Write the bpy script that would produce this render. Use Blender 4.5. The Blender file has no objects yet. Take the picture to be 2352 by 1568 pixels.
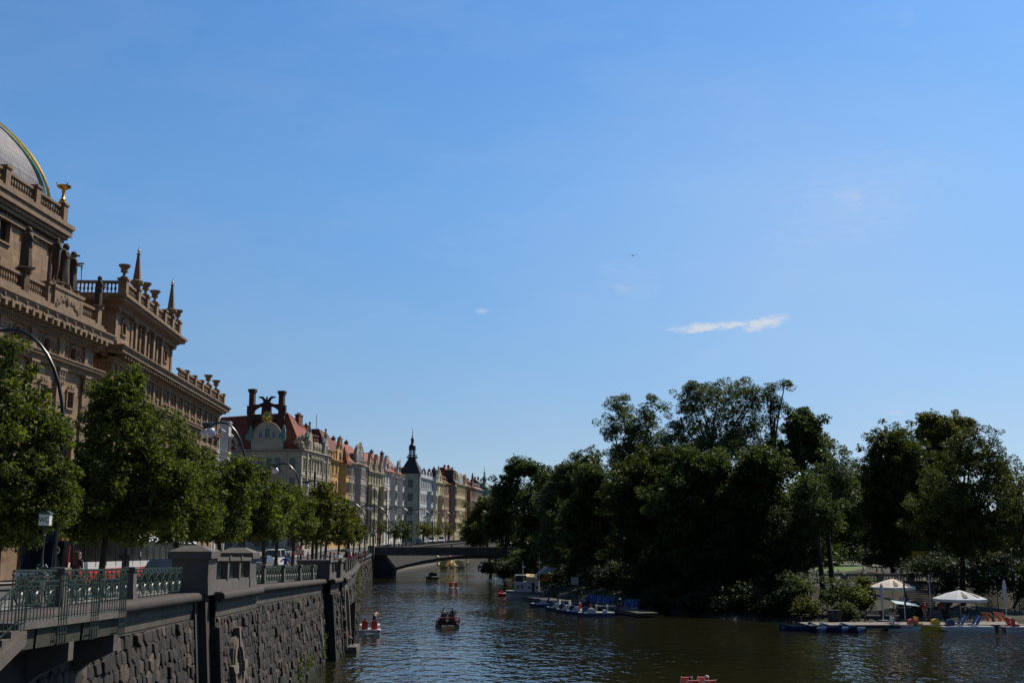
import bpy, math, random
import numpy as np
from mathutils import Vector, Matrix
PI = math.pi
RN = random.Random(11)
NP = np.random.RandomState(5)
S = bpy.context.scene
C = S.collection
# ---- camera model: metres, camera 8 m above the water, looking along +Y, pitched up
F, HOR, H = 2500.0, 1238.0, 8.0
PITCH = math.atan((HOR - 784) / F)
sp, cp = math.sin(PITCH), math.cos(PITCH)
def ray(x, y):
    v = 784 - y
    return (x - 1176.0, F * cp - v * sp, F * sp + v * cp)
def atY(x, y, Y):
    r = ray(x, y); t = Y / r[1]
    return Vector((r[0] * t, Y, H + r[2] * t))
def atZ(x, y, z):
    r = ray(x, y); t = (z - H) / r[2]
    return Vector((r[0] * t, r[1] * t, z))
cam = bpy.data.cameras.new('camera'); cam.sensor_width = 36; cam.lens = F / 2352 * 36
cam.clip_end = 6000; cam.clip_start = .3
co = bpy.data.objects.new('camera', cam); C.objects.link(co)
co.location = (0, 0, H); co.rotation_euler = (PI / 2 + PITCH, 0, 0)
S.camera = co

# ---------------------------------------------------------------- materials
MATS = {}
def _new(name):
    m = bpy.data.materials.new(name); m.use_nodes = True
    nt = m.node_tree; b = nt.nodes['Principled BSDF']
    return m, nt, b
def N(nt, t, **kw):
    n = nt.nodes.new(t)
    for k, v in kw.items(): setattr(n, k, v)
    return n
def ramp(nt, fac, stops):
    r = N(nt, 'ShaderNodeValToRGB'); e = r.color_ramp.elements
    while len(e) < len(stops): e.new(.5)
    for i, (p, c) in enumerate(stops):
        e[i].position = p; e[i].color = (c[0], c[1], c[2], 1)
    nt.links.new(fac, r.inputs[0]); return r.outputs[0]
def noise(nt, vec, scale, detail=4, rough=.6):
    n = N(nt, 'ShaderNodeTexNoise'); n.inputs['Scale'].default_value = scale
    n.inputs['Detail'].default_value = detail; n.inputs['Roughness'].default_value = rough
    if vec: nt.links.new(vec, n.inputs['Vector'])
    return n.outputs[0]
def sc(c, k): return tuple(min(1, a * k) for a in c[:3])
def mixc(nt, mode, fac, a, b):
    m = N(nt, 'ShaderNodeMix', data_type='RGBA', blend_type=mode)
    if isinstance(fac, (int, float)): m.inputs[0].default_value = fac
    else: nt.links.new(fac, m.inputs[0])
    for s, v in ((6, a), (7, b)):
        if isinstance(v, tuple): m.inputs[s].default_value = (v[0], v[1], v[2], 1)
        else: nt.links.new(v, m.inputs[s])
    return m.outputs[2]
def bump(nt, b, h, strength=.4, dist=.02):
    n = N(nt, 'ShaderNodeBump'); n.inputs['Strength'].default_value = strength
    n.inputs['Distance'].default_value = dist
    nt.links.new(h, n.inputs['Height']); nt.links.new(n.outputs[0], b.inputs['Normal'])
def M(name, col, rough=.7, var=.25, scale=2.0, bmp=0, metal=0, spec=.5, alt=None):
    """weathered plain surface: two scales of blotchy noise"""
    if name in MATS: return MATS[name]
    m, nt, b = _new(name)
    tc = N(nt, 'ShaderNodeTexCoord').outputs['Object']
    n1 = noise(nt, tc, scale, 5); n2 = noise(nt, tc, scale * 9, 3)
    c = ramp(nt, n1, [(.3, sc(col, 1 - var)), (.7, sc(alt or col, 1 + var * .6))])
    c2 = ramp(nt, n2, [(.25, (1 - var * .5,) * 3), (.75, (1, 1, 1))])
    nt.links.new(mixc(nt, 'MULTIPLY', 1.0, c, c2), b.inputs['Base Color'])
    b.inputs['Roughness'].default_value = rough; b.inputs['Metallic'].default_value = metal
    b.inputs['Specular IOR Level'].default_value = spec
    if bmp: bump(nt, b, n2, bmp, .03)
    MATS[name] = m; return m
def ashlar(name, col, bw=1.2, bh=.5, var=.18, tint=None, rough=.85, mortar=.012, mcol=.5):
    """coursed stone blocks, some of another tone, with streaks"""
    if name in MATS: return MATS[name]
    m, nt, b = _new(name)
    tc = N(nt, 'ShaderNodeTexCoord').outputs['Object']
    s = N(nt, 'ShaderNodeSeparateXYZ'); nt.links.new(tc, s.inputs[0])
    a = N(nt, 'ShaderNodeMath', operation='ADD'); nt.links.new(s.outputs[0], a.inputs[0]); nt.links.new(s.outputs[1], a.inputs[1])
    k = N(nt, 'ShaderNodeCombineXYZ'); nt.links.new(a.outputs[0], k.inputs[0]); nt.links.new(s.outputs[2], k.inputs[1])
    br = N(nt, 'ShaderNodeTexBrick'); nt.links.new(k.outputs[0], br.inputs['Vector'])
    br.inputs['Scale'].default_value = 1; br.inputs['Brick Width'].default_value = bw
    br.inputs['Row Height'].default_value = bh; br.inputs['Mortar Size'].default_value = mortar
    br.inputs['Mortar Smooth'].default_value = .3; br.inputs['Bias'].default_value = -.1
    t = tint or sc(col, 1 - var * 2)
    br.inputs['Color1'].default_value = (*sc(col, 1 + var), 1); br.inputs['Color2'].default_value = (*t, 1)
    br.inputs['Mortar'].default_value = (*sc(col, mcol), 1)
    n1 = noise(nt, tc, .5, 6); mp = N(nt, 'ShaderNodeMapping'); mp.inputs['Scale'].default_value = (3, 3, .35)
    nt.links.new(tc, mp.inputs[0]); n2 = noise(nt, mp.outputs[0], 1.2, 5)
    c1 = mixc(nt, 'MULTIPLY', 1.0, br.outputs[0], ramp(nt, n1, [(.3, (.72, .7, .68)), (.7, (1.08, 1.08, 1.08))]))
    c2 = mixc(nt, 'MULTIPLY', 1.0, c1, ramp(nt, n2, [(.3, (.6, .58, .57)), (.5, (1, 1, 1))]))
    nt.links.new(c2, b.inputs['Base Color']); b.inputs['Roughness'].default_value = rough
    bump(nt, b, br.outputs[1], -.35, .03)
    MATS[name] = m; return m
def tiles(name, col, pitch=.3, rough=.7, slate=False):
    if name in MATS: return MATS[name]
    m, nt, b = _new(name)
    tc = N(nt, 'ShaderNodeTexCoord').outputs['Object']
    s = N(nt, 'ShaderNodeSeparateXYZ'); nt.links.new(tc, s.inputs[0])
    a = N(nt, 'ShaderNodeMath', operation='ADD'); nt.links.new(s.outputs[0], a.inputs[0]); nt.links.new(s.outputs[1], a.inputs[1])
    k = N(nt, 'ShaderNodeCombineXYZ'); nt.links.new(a.outputs[0], k.inputs[0]); nt.links.new(s.outputs[2], k.inputs[1])
    br = N(nt, 'ShaderNodeTexBrick'); nt.links.new(k.outputs[0], br.inputs['Vector'])
    br.inputs['Scale'].default_value = 1; br.inputs['Brick Width'].default_value = pitch
    br.inputs['Row Height'].default_value = pitch * 1.3; br.inputs['Mortar Size'].default_value = pitch * .09
    br.inputs['Color1'].default_value = (*sc(col, 1.2), 1); br.inputs['Color2'].default_value = (*sc(col, .72), 1)
    br.inputs['Mortar'].default_value = (*sc(col, .3), 1)
    n1 = noise(nt, tc, .35, 5)
    c1 = mixc(nt, 'MULTIPLY', 1.0, br.outputs[0], ramp(nt, n1, [(.3, (.7, .7, .72)), (.7, (1.1, 1.08, 1.05))]))
    nt.links.new(c1, b.inputs['Base Color']); b.inputs['Roughness'].default_value = rough
    bump(nt, b, br.outputs[1], -.6, .05)
    MATS[name] = m; return m
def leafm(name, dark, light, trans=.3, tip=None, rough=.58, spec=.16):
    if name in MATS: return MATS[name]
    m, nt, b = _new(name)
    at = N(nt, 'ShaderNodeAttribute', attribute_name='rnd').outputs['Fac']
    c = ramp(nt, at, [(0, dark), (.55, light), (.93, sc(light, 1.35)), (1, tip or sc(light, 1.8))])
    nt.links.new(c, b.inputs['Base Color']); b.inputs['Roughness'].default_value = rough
    b.inputs['Specular IOR Level'].default_value = spec
    tr = N(nt, 'ShaderNodeBsdfTranslucent')
    nt.links.new(mixc(nt, 'MULTIPLY', 1.0, c, (1.5, 1.6, .45)), tr.inputs[0])
    mx = N(nt, 'ShaderNodeMixShader'); mx.inputs[0].default_value = trans
    nt.links.new(b.outputs[0], mx.inputs[1]); nt.links.new(tr.outputs[0], mx.inputs[2])
    nt.links.new(mx.outputs[0], nt.nodes['Material Output'].inputs[0])
    MATS[name] = m; return m
def attrm(name, stops, rough=.85, scale=6, bmp=.5):
    """per-stone tone from the face attribute, plus grain"""
    if name in MATS: return MATS[name]
    m, nt, b = _new(name)
    at = N(nt, 'ShaderNodeAttribute', attribute_name='rnd').outputs['Fac']
    tc = N(nt, 'ShaderNodeTexCoord').outputs['Object']
    c = ramp(nt, at, stops); n = noise(nt, tc, scale, 6, .7); n3 = noise(nt, tc, .35, 4)
    mp = N(nt, 'ShaderNodeMapping'); mp.inputs['Scale'].default_value = (2, 2, .25)
    nt.links.new(tc, mp.inputs[0]); n4 = noise(nt, mp.outputs[0], 1.5, 5)
    c = mixc(nt, 'MULTIPLY', 1.0, c, ramp(nt, n, [(.3, (.62,) * 3), (.7, (1.25, 1.22, 1.2))]))
    c = mixc(nt, 'MULTIPLY', 1.0, c, ramp(nt, n3, [(.35, (.75, .76, .78)), (.65, (1.15, 1.1, 1.02))]))
    c = mixc(nt, 'MIX', ramp(nt, n4, [(.62, (0,) * 3), (.74, (.35,) * 3)]), c, (.13, .12, .10))
    sx = N(nt, 'ShaderNodeSeparateXYZ'); nt.links.new(tc, sx.inputs[0]); ad_ = N(nt, 'ShaderNodeMath', operation='MULTIPLY_ADD'); nt.links.new(n3, ad_.inputs[0]); ad_.inputs[1].default_value = -1.2; nt.links.new(sx.outputs[2], ad_.inputs[2])
    c = mixc(nt, 'MIX', ramp(nt, ad_.outputs[0], [(0, (.85,) * 3), (.35, (0,) * 3)]), c, (.012, .018, .007))   # algae and damp up to the flood line
    nt.links.new(c, b.inputs['Base Color']); b.inputs['Roughness'].default_value = rough
    bump(nt, b, n, bmp, .05)
    MATS[name] = m; return m
def glass(name='window_glass', col=(.02, .028, .035), rough=.06):
    if name in MATS: return MATS[name]
    m, nt, b = _new(name)
    tc = N(nt, 'ShaderNodeTexCoord').outputs['Object']
    c = ramp(nt, noise(nt, tc, .6, 2), [(.3, sc(col, .6)), (.7, sc(col, 1.6))])
    nt.links.new(c, b.inputs['Base Color']); b.inputs['Roughness'].default_value = rough
    b.inputs['Specular IOR Level'].default_value = .8
    MATS[name] = m; return m
def lampglass():
    m, nt, b = _new('opal_glass')
    b.inputs['Base Color'].default_value = (.75, .72, .72, 1); b.inputs['Roughness'].default_value = .15
    MATS['opal'] = m; return m
OPAL = lampglass()
GLASS = glass()
BRONZE = M('dark_bronze', (.035, .028, .022), .45, .4, 3, metal=.3)
IRON = M('dark_green_iron', (.035, .06, .042), .45, .2, 4)
IRONB = M('black_iron', (.012, .014, .014), .35, .2, 4)
GOLD = M('gilding', (.85, .52, .12), .25, .15, 5, metal=1)
COPPER = M('green_copper', (.13, .27, .22), .55, .3, 2)
SAND = ashlar('theatre_sandstone', (.29, .19, .11), 1.15, .52, .22, (.18, .108, .06))
SANDP = M('carved_sandstone', (.25, .168, .104), .85, .35, 1.2, .3)
GRAN = M('parapet_granite', (.125, .108, .092), .8, .3, 1.5, .3)
GRAND = M('dark_coping_stone', (.058, .044, .037), .85, .35, 1.2, .4)
BARK = M('tree_bark', (.05, .04, .03), .9, .4, 3, .6)
DARKP = M('dark_paint', (.015, .016, .018), .3, .1, 3)
SKIN = M('skin', (.5, .3, .21), .55, .08, 5)
WHITE = M('white_paint', (.75, .74, .71), .35, .1, 2)
RED = M('red_paint', (.5, .03, .02), .35, .12, 2)
BLUE = M('blue_paint', (.02, .09, .26), .35, .2, 2)
WOOD = M('grey_planks', (.22, .19, .16), .8, .35, 2, .3)
RUBBER = M('black_rubber', (.012, .012, .012), .7, .2, 4)

# ---------------------------------------------------------------- mesh building
def rot2(x, y, a): return x * math.cos(a) - y * math.sin(a), x * math.sin(a) + y * math.cos(a)
class MB:
    def __init__(s): s.v = []; s.f = []; s.m = []
    def add(s, vs, fs, mi=0):
        n = len(s.v); s.v += [tuple(p) for p in vs]
        s.f += [tuple(i + n for i in f) for f in fs]; s.m += [mi] * len(fs); return s
    def box(s, x0, x1, y0, y1, z0, z1, mi=0, t=0.0, tx=None, ty=None):
        """t: the top is inset by t on every side"""
        a = t if tx is None else tx; b = t if ty is None else ty
        s.add([(x0, y0, z0), (x1, y0, z0), (x1, y1, z0), (x0, y1, z0),
               (x0 + a, y0 + b, z1), (x1 - a, y0 + b, z1), (x1 - a, y1 - b, z1), (x0 + a, y1 - b, z1)],
              [(3, 2, 1, 0), (4, 5, 6, 7), (0, 1, 5, 4), (1, 2, 6, 5), (2, 3, 7, 6), (3, 0, 4, 7)], mi); return s
    def hexa(s, p, mi=0):
        s.add(p, [(3, 2, 1, 0), (4, 5, 6, 7), (0, 1, 5, 4), (1, 2, 6, 5), (2, 3, 7, 6), (3, 0, 4, 7)], mi); return s
    def prism(s, poly, a, b, axis='y', mi=0, cap=True):
        """poly of (p, q) extruded between a and b; axis y: (p,·,q), x: (·,p,q), z: (p,q,·)"""
        def pt(p, q, w): return {'y': (p, w, q), 'x': (w, p, q), 'z': (p, q, w)}[axis]
        n = len(poly)
        vs = [pt(p, q, a) for p, q in poly] + [pt(p, q, b) for p, q in poly]
        fs = [(i, (i + 1) % n, n + (i + 1) % n, n + i) for i in range(n)]
        if cap: fs += [tuple(range(n - 1, -1, -1)), tuple(range(n, 2 * n))]
        s.add(vs, fs, mi); return s
    def lathe(s, prof, cx=0, cy=0, cz=0, n=10, mi=0, sy=1.0):
        vs = []
        for r, z in prof:
            for k in range(n):
                a = 2 * PI * k / n; vs.append((cx + r * math.cos(a), cy + r * sy * math.sin(a), cz + z))
        fs = []
        for j in range(len(prof) - 1):
            for k in range(n):
                k2 = (k + 1) % n; fs.append((j * n + k, j * n + k2, (j + 1) * n + k2, (j + 1) * n + k))
        fs += [tuple(range(n - 1, -1, -1)), tuple(range((len(prof) - 1) * n, len(prof) * n))]
        s.add(vs, fs, mi); return s
    def tube(s, pts, r, n=6, mi=0, closed=False):
        pts = [Vector(p) for p in pts]; m = len(pts)
        if not hasattr(r, '__len__'): r = [r] * m
        vs = []; up = Vector((.13, .21, 1)).normalized()
        for i, p in enumerate(pts):
            if closed: d = pts[(i + 1) % m] - pts[i - 1]
            else: d = pts[min(i + 1, m - 1)] - pts[max(i - 1, 0)]
            if d.length < 1e-7: d = Vector((0, 0, 1))
            d.normalize()
            a = d.cross(up)
            if a.length < .05: a = d.cross(Vector((1, 0, 0)))
            a.normalize(); b = d.cross(a)
            for k in range(n):
                t = 2 * PI * (k + .5) / n
                vs.append(p + (a * math.cos(t) + b * math.sin(t)) * r[i])
        fs = []
        for i in range(m if closed else m - 1):
            j = (i + 1) % m
            for k in range(n):
                k2 = (k + 1) % n; fs.append((i * n + k, i * n + k2, j * n + k2, j * n + k))
        if not closed: fs += [tuple(range(n - 1, -1, -1)), tuple(range((m - 1) * n, m * n))]
        s.add(vs, fs, mi); return s
    def ball(s, c, rx, ry=None, rz=None, n=10, k=6, mi=0):
        ry = ry or rx; rz = rz or rx
        prof = [(math.sin(PI * (i + .02) / (k + .04)), -math.cos(PI * (i + .02) / (k + .04))) for i in range(k + 1)]
        vs = []; 
        for r, z in prof:
            for j in range(n):
                a = 2 * PI * j / n; vs.append((c[0] + rx * r * math.cos(a), c[1] + ry * r * math.sin(a), c[2] + rz * z))
        fs = [(j * n + q, j * n + (q + 1) % n, (j + 1) * n + (q + 1) % n, (j + 1) * n + q) for j in range(k) for q in range(n)]
        fs += [tuple(range(n - 1, -1, -1)), tuple(range(k * n, (k + 1) * n))]
        s.add(vs, fs, mi); return s
    def xf(s, mat, start=0):
        for i in range(start, len(s.v)): s.v[i] = tuple(mat @ Vector(s.v[i]))
        return s
    def mesh(s, name, mats, smooth=False, rnd=None):
        me = bpy.data.meshes.new(name); me.from_pydata(s.v, [], s.f)
        if not isinstance(mats, (list, tuple)): mats = [mats]
        for m in mats: me.materials.append(m)
        if len(mats) > 1: me.polygons.foreach_set('material_index', s.m)
        if rnd is not None:
            at = me.attributes.new('rnd', 'FLOAT', 'FACE'); at.data.foreach_set('value', rnd)
        if smooth:
            me.polygons.foreach_set('use_smooth', [True] * len(s.f))
            try: me.set_sharp_from_angle(angle=math.radians(40))
            except Exception: pass
        me.update(); return me
    def build(s, name, mats, parent=None, loc=None, rz=0, smooth=False, rnd=None, label=None):
        return put(name, s.mesh(name, mats, smooth, rnd), parent, loc, rz, label)
def put(name, me, parent=None, loc=None, rz=0, label=None):
    o = bpy.data.objects.new(name, me); C.objects.link(o)
    if parent: o.parent = parent
    if loc: o.location = loc
    if rz: o.rotation_euler = (0, 0, rz)
    if label: o['label'] = label
    return o
def tag(o, label, cat, group=None):
    o['label'] = label; o['category'] = cat
    if group: o['group'] = group
    return o
def thing(name, label, cat, loc=(0, 0, 0), rz=0, group=None):
    o = bpy.data.objects.new(name, None); C.objects.link(o); o.empty_display_size = .2
    o.location = loc; o.rotation_euler = (0, 0, rz); return tag(o, label, cat, group)
def struct(o, kind='structure'): o['kind'] = kind; return o
def copy_tree(o, parent=None):
    c = o.copy(); C.objects.link(c); c.parent = parent
    for ch in [x for x in o.children]: copy_tree(ch, c)
    return c
def dup(o, loc, rz=None, label=None, scale=None):
    c = copy_tree(o); c.location = loc
    if rz is not None: c.rotation_euler = (0, 0, rz)
    if label: c['label'] = label
    if scale: c.scale = (scale,) * 3 if not hasattr(scale, '__len__') else scale
    return c
def text_mesh(txt, size, ext=.004, mat=None):
    cu = bpy.data.curves.new('txt', 'FONT'); cu.body = txt; cu.size = size; cu.extrude = ext
    cu.align_x = 'CENTER'; cu.align_y = 'CENTER'
    ob = bpy.data.objects.new('txt', cu); C.objects.link(ob)
    me = bpy.data.meshes.new_from_object(ob.evaluated_get(bpy.context.evaluated_depsgraph_get()))
    bpy.data.objects.remove(ob); me.materials.clear()
    if mat: me.materials.append(mat)
    return me
SKY_SAT, SKY_TINT, SKY_CLOUD, SKY_STR, EXPO = 1.0, (1, 1, 1), (7, 7.2, 7.5), .10, 0.0
# ================================================================ EMBANKMENT LINE
_WY = [-60, 10, 22, 30.8, 39.8, 53, 61, 78, 90, 102, 125, 148, 180, 219, 236, 262, 288, 316, 400, 482, 560, 700, 1200]
_WX = [-7, -10.0, -10.7, -11.1, -11.5, -12.1, -12.4, -12.95, -13.35, -14.6, -17.4, -20.8, -24.3, -28.2, -30, -31.6, -31.6, -29.5, -24, -18.4, -13.5, -5, 30]
_ZY = [-60, 22, 30.8, 39.8, 53, 61, 78, 90, 150, 219, 240, 288, 316, 482, 560, 2000]
_ZZ = [8.2, 6.5, 6.29, 6.12, 5.88, 5.68, 5.3, 5.3, 5.2, 4.95, 5.1, 5.9, 6.1, 7.1, 7.4, 7.4]
def wX(Y): return float(np.interp(Y, _WY, _WX))
def wZ(Y): return float(np.interp(Y, _ZY, _ZZ))
BAYS = [(41.2, 49.4, .6), (75.5, 80.2, .55), (80.2, 83.6, .75)]
def bay(Y):
    for a, b, p in BAYS:
        if a <= Y < b: return p
    return 0.0
def WP(Y, z, w=0.0, p=0.0): return Vector((wX(Y) + .08 * (wZ(Y) - z) + p + w, Y, z))
def wbuild(mb, name, mats, parent, smooth=False, rnd=None, label=None):
    inv = (Matrix.Translation(parent.location) @ Matrix.Rotation(parent.rotation_euler[2], 4, 'Z')).inverted()
    mb.xf(inv); return mb.build(name, mats, parent, smooth=smooth, rnd=rnd, label=label)
def zr(Y): return wZ(Y) - .22      # pavement level

# ---- ground, road, pavements, water
def strip(name, ys, fa, fb, fz, mat, cols=1, thick=0):
    mb = MB(); vs = []; fs = []
    for Y in ys:
        a, b, z = fa(Y), fb(Y), fz(Y)
        for k in range(cols + 1): vs.append((a + (b - a) * k / cols, Y, z))
        if thick: vs.append((b if False else a, Y, z - thick))
    w = cols + 1 + (1 if thick else 0)
    for i in range(len(ys) - 1):
        for k in range(cols): fs.append((i * w + k, (i + 1) * w + k, (i + 1) * w + k + 1, i * w + k + 1))
        if thick: fs.append((i * w, i * w + cols + 1, (i + 1) * w + cols + 1, (i + 1) * w))
    mb.add(vs, fs); return struct(mb.build(name, mat))
ASPH = M('asphalt', (.085, .083, .082), .9, .25, .8, .3)
PAVE = ashlar('pavement_slabs', (.25, .235, .22), .6, .6, .1, rough=.85, mortar=.02, mcol=.7)
EARTH = M('bank_soil', (.05, .045, .03), .95, .4, .6, .5)
def facX(Y):      # building line on the land side
    return float(np.interp(Y, [-60, 89, 94, 139, 200, 267, 375, 440, 600, 1200], [-43.4, -34.7, -35.2, -37.9, -44, -51.3, -37.3, -37.5, -15, 70]))
YS = [-60, -20, 0, 10, 20, 30, 40, 50, 61, 70, 78, 90, 102, 125, 148, 180, 219, 236, 262, 288, 316, 350, 400, 440, 482, 560, 640, 700]
strip('ground', YS + [900, 1200, 1500], lambda Y: -900, lambda Y: wX(Y) - .9, lambda Y: zr(Y) - .35, EARTH, 6)
def kx(Y): return wX(Y) - float(np.interp(Y, [60, 250, 330, 1000], [6.2, 6.0, 3.0, 3.0]))
def k2(Y): return max(facX(Y) + float(np.interp(Y, [0, 140, 270, 400, 600], [3.2, 4, 6, 3.5, 2])), -1e9)
struct(strip('pavement', YS, kx, lambda Y: wX(Y) - .75, lambda Y: zr(Y), PAVE, 1, .16))
strip('road', YS, k2, kx, lambda Y: zr(Y) - .14, ASPH, 4)
strip('pavement', YS, lambda Y: facX(Y) - 30, k2, lambda Y: zr(Y) - .01, PAVE, 3)
mb = MB()
for i, Y in enumerate(np.arange(30, 300, 6.0)):
    xm = (k2(Y) + kx(Y)) / 2
    mb.add([(xm - .07, Y, zr(Y) - .134), (xm + .07, Y, zr(Y) - .134), (wX(Y + 2.4) - wX(Y) + xm + .07, Y + 2.4, zr(Y + 2.4) - .134), (wX(Y + 2.4) - wX(Y) + xm - .07, Y + 2.4, zr(Y + 2.4) - .134)], [(0, 1, 2, 3)])
struct(mb.build('road_markings', M('road_paint', (.6, .6, .58), .7, .2)))
RAIL = M('tram_rail', (.2, .19, .18), .35, .2, 3, metal=.8)
mb = MB()
for off in (.36, .6):
    for g in (0, 1.44):
        for a, b in zip(YS[5:20], YS[6:21]):
            xa = k2(a) + (kx(a) - k2(a)) * off - g; xb = k2(b) + (kx(b) - k2(b)) * off - g
            mb.add([(xa, a, zr(a) - .132), (xa + .07, a, zr(a) - .132), (xb + .07, b, zr(b) - .132), (xb, b, zr(b) - .132)], [(0, 1, 2, 3)])
struct(mb.build('tram_track', RAIL))

m, nt, b = _new('river_water')
geo = N(nt, 'ShaderNodeNewGeometry').outputs['Position']
mp = N(nt, 'ShaderNodeMapping'); mp.inputs['Scale'].default_value = (1.0, .62, 1); mp.inputs['Rotation'].default_value = (0, 0, .12)
nt.links.new(geo, mp.inputs[0])
n1 = noise(nt, mp.outputs[0], 1.15, 2, .5); n2 = noise(nt, mp.outputs[0], .3, 2, .5)
n3 = noise(nt, geo, .035, 3, .5)
a1 = N(nt, 'ShaderNodeMath', operation='MULTIPLY_ADD'); nt.links.new(n2, a1.inputs[0]); a1.inputs[1].default_value = .9; nt.links.new(n1, a1.inputs[2])
st = N(nt, 'ShaderNodeMapRange'); nt.links.new(n3, st.inputs[0]); st.inputs[1].default_value = .38; st.inputs[2].default_value = .62
st.inputs[3].default_value = .35; st.inputs[4].default_value = 1.0
bn = N(nt, 'ShaderNodeBump'); bn.inputs['Distance'].default_value = .2
nt.links.new(st.outputs[0], bn.inputs['Strength']); nt.links.new(a1.outputs[0], bn.inputs['Height']); nt.links.new(bn.outputs[0], b.inputs['Normal'])
c = ramp(nt, n3, [(.3, (.019, .018, .008)), (.7, (.011, .012, .006))])
nt.links.new(c, b.inputs['Base Color']); b.inputs['Roughness'].default_value = .03; b.inputs['IOR'].default_value = 1.33
WATER = m
mb = MB(); mb.add([(-60, -40, 0), (1600, -40, 0), (2200, 3000, 0), (-400, 3000, 0)], [(0, 1, 2, 3)])
struct(mb.build('water', WATER))

# ================================================================ EMBANKMENT WALL
BASALT = attrm('rough_basalt', [(0, (.018, .015, .014)), (.45, (.031, .026, .023)), (.8, (.052, .04, .032)), (1, (.12, .088, .066))])
MORTAR = M('dark_mortar', (.028, .023, .019), .95, .4, 2, .4)
BAND = attrm('stained_band', [(0, (.06, .054, .046)), (1, (.095, .082, .066))], scale=3, bmp=.3)
ARCH_Y, ARCH_R, ARCH_SP = 81.9, .95, 3.3     # doorway in the second bay
MED_Y, MED_Z = 44.3, 3.1                     # medallion in the first bay
def hexstones(y0, y1, w, h, zlo=-.35, band=.95, depth=.12):
    vs, fs, rnd = [], [], []
    jit = {}
    def jv(y, z):
        k = (round(y * 50), round(z * 50))
        if k not in jit: jit[k] = (y + RN.uniform(-.17, .17) * w, z + RN.uniform(-.17, .17) * h)
        return jit[k]
    Ht = h * 4 / 3
    for j in range(int((6.8 - zlo) / h) + 1):
        for i in range(int((y1 - y0) / w) + 1):
            cy = y0 + (i + .5 * (j % 2)) * w; cz = zlo + j * h
            if cy > y1 or cz > wZ(cy) - band + .25: continue
            p = bay(cy)
            if abs(cy - MED_Y) < 1.25 and abs(cz - MED_Z) < 1.6 and math.hypot((cy - MED_Y) / 1.3, (cz - MED_Z) / 1.5) < 1: continue
            if abs(cy - ARCH_Y) < ARCH_R + .3 and cz < ARCH_SP + 1.6: continue
            if 15 < cy < 25.6 and cz > 1.2 + (cy - 15) * .18: continue
            lo, hi = y0, y1
            for a, b_, q in BAYS:
                if a <= cy < b_: lo, hi = a, b_
                elif cy < a: hi = min(hi, a)
                else: lo = max(lo, b_)
            zmax = lambda yy: wZ(yy) - band
            cor = [jv(cy, cz + Ht / 2), jv(cy + w / 2, cz + Ht / 4), jv(cy + w / 2, cz - Ht / 4), jv(cy, cz - Ht / 2), jv(cy - w / 2, cz - Ht / 4), jv(cy - w / 2, cz + Ht / 4)]
            cor = [(min(max(a, lo), hi), min(c_, zmax(a))) for a, c_ in cor]
            my = sum(q[0] for q in cor) / 6; mz = sum(q[1] for q in cor) / 6
            off = RN.uniform(.0, depth) + (.09 if RN.random() < .07 else 0); n = len(vs)
            tl = RN.uniform(-.07, .07); tz = RN.uniform(-.09, .06)
            for sh, o in ((.985, -.06), (.955, off * .75 + .005), (.82, off + .022)):
                for a, c_ in cor:
                    yy = my + (a - my) * sh; zz = mz + (c_ - mz) * sh
                    vs.append(WP(yy, zz, o + tl * (yy - my) + tz * (zz - mz), p))
            vs.append(WP(my, mz, off + RN.uniform(.02, .04), p))
            r = RN.random() ** 1.5
            for k in range(6):
                k2_ = (k + 1) % 6
                fs += [(n + k, n + k2_, n + 6 + k2_, n + 6 + k), (n + 6 + k, n + 6 + k2_, n + 12 + k2_, n + 12 + k), (n + 12 + k, n + 12 + k2_, n + 18)]
            rnd += [r] * 18
    m_ = MB(); m_.add([tuple(v) for v in vs], fs); return m_, rnd
def sweep(prof, ys, p=0.0, mb=None, mi=0):
    """profile (w, dz from coping top) swept along the embankment"""
    mb = mb or MB(); n = len(prof); vs = []
    for Y in ys:
        for w, dz in prof: vs.append(WP(Y, wZ(Y) + dz, w - .08 * (-dz), p))
    fs = []
    for i in range(len(ys) - 1):
        for k in range(n):
            q = (k + 1) % n; fs.append((i * n + k, i * n + q, (i + 1) * n + q, (i + 1) * n + k))
    fs += [tuple(range(n - 1, -1, -1)), tuple(range((len(ys) - 1) * n, len(ys) * n))]
    mb.add(vs, fs, mi); return mb
def segs(y0, y1, step=1.4):
    cuts = sorted({y0, y1} | {c for a, b_, _ in BAYS for c in (a, b_) if y0 < c < y1})
    for a, b_ in zip(cuts[:-1], cuts[1:]):
        n = max(1, int((b_ - a) / step)); yield [a + (b_ - a) * k / n for k in range(n + 1)], bay((a + b_) / 2)
wall = thing('embankment_wall', 'tall dark river wall of rough polygonal basalt blocks under a rounded coping', 'wall', (wX(60), 60, 0))
mbs, rr = hexstones(16, 92, .47, .42, depth=.06); wbuild(mbs, 'stone_facing', BASALT, wall, rnd=rr)
mbs, rr = hexstones(92, 235, .7, .55, depth=.09); wbuild(mbs, 'stone_facing', BASALT, wall, rnd=rr)
core = MB()
for ys, p in segs(12, 236, 3):
    for a, b_ in zip(ys[:-1], ys[1:]):
        za, zb = wZ(a) - .1, wZ(b_) - .1
        A = [WP(a, -2, -1.8, p), WP(a, -2, -.04, p), WP(b_, -2, -.04, p), WP(b_, -2, -1.8, p), WP(a, za, -.8, p), WP(a, za, -.04, p), WP(b_, zb, -.04, p), WP(b_, zb, -.8, p)]
        core.hexa(A)
wbuild(core, 'wall_core', MORTAR, wall)
cop = MB(); bandm = MB(); brnd = []
roll = [(.20 + .17 * math.cos(t), -.17 + .17 * math.sin(t)) for t in [PI * k / 7 - PI / 2 for k in range(8)]]
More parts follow.
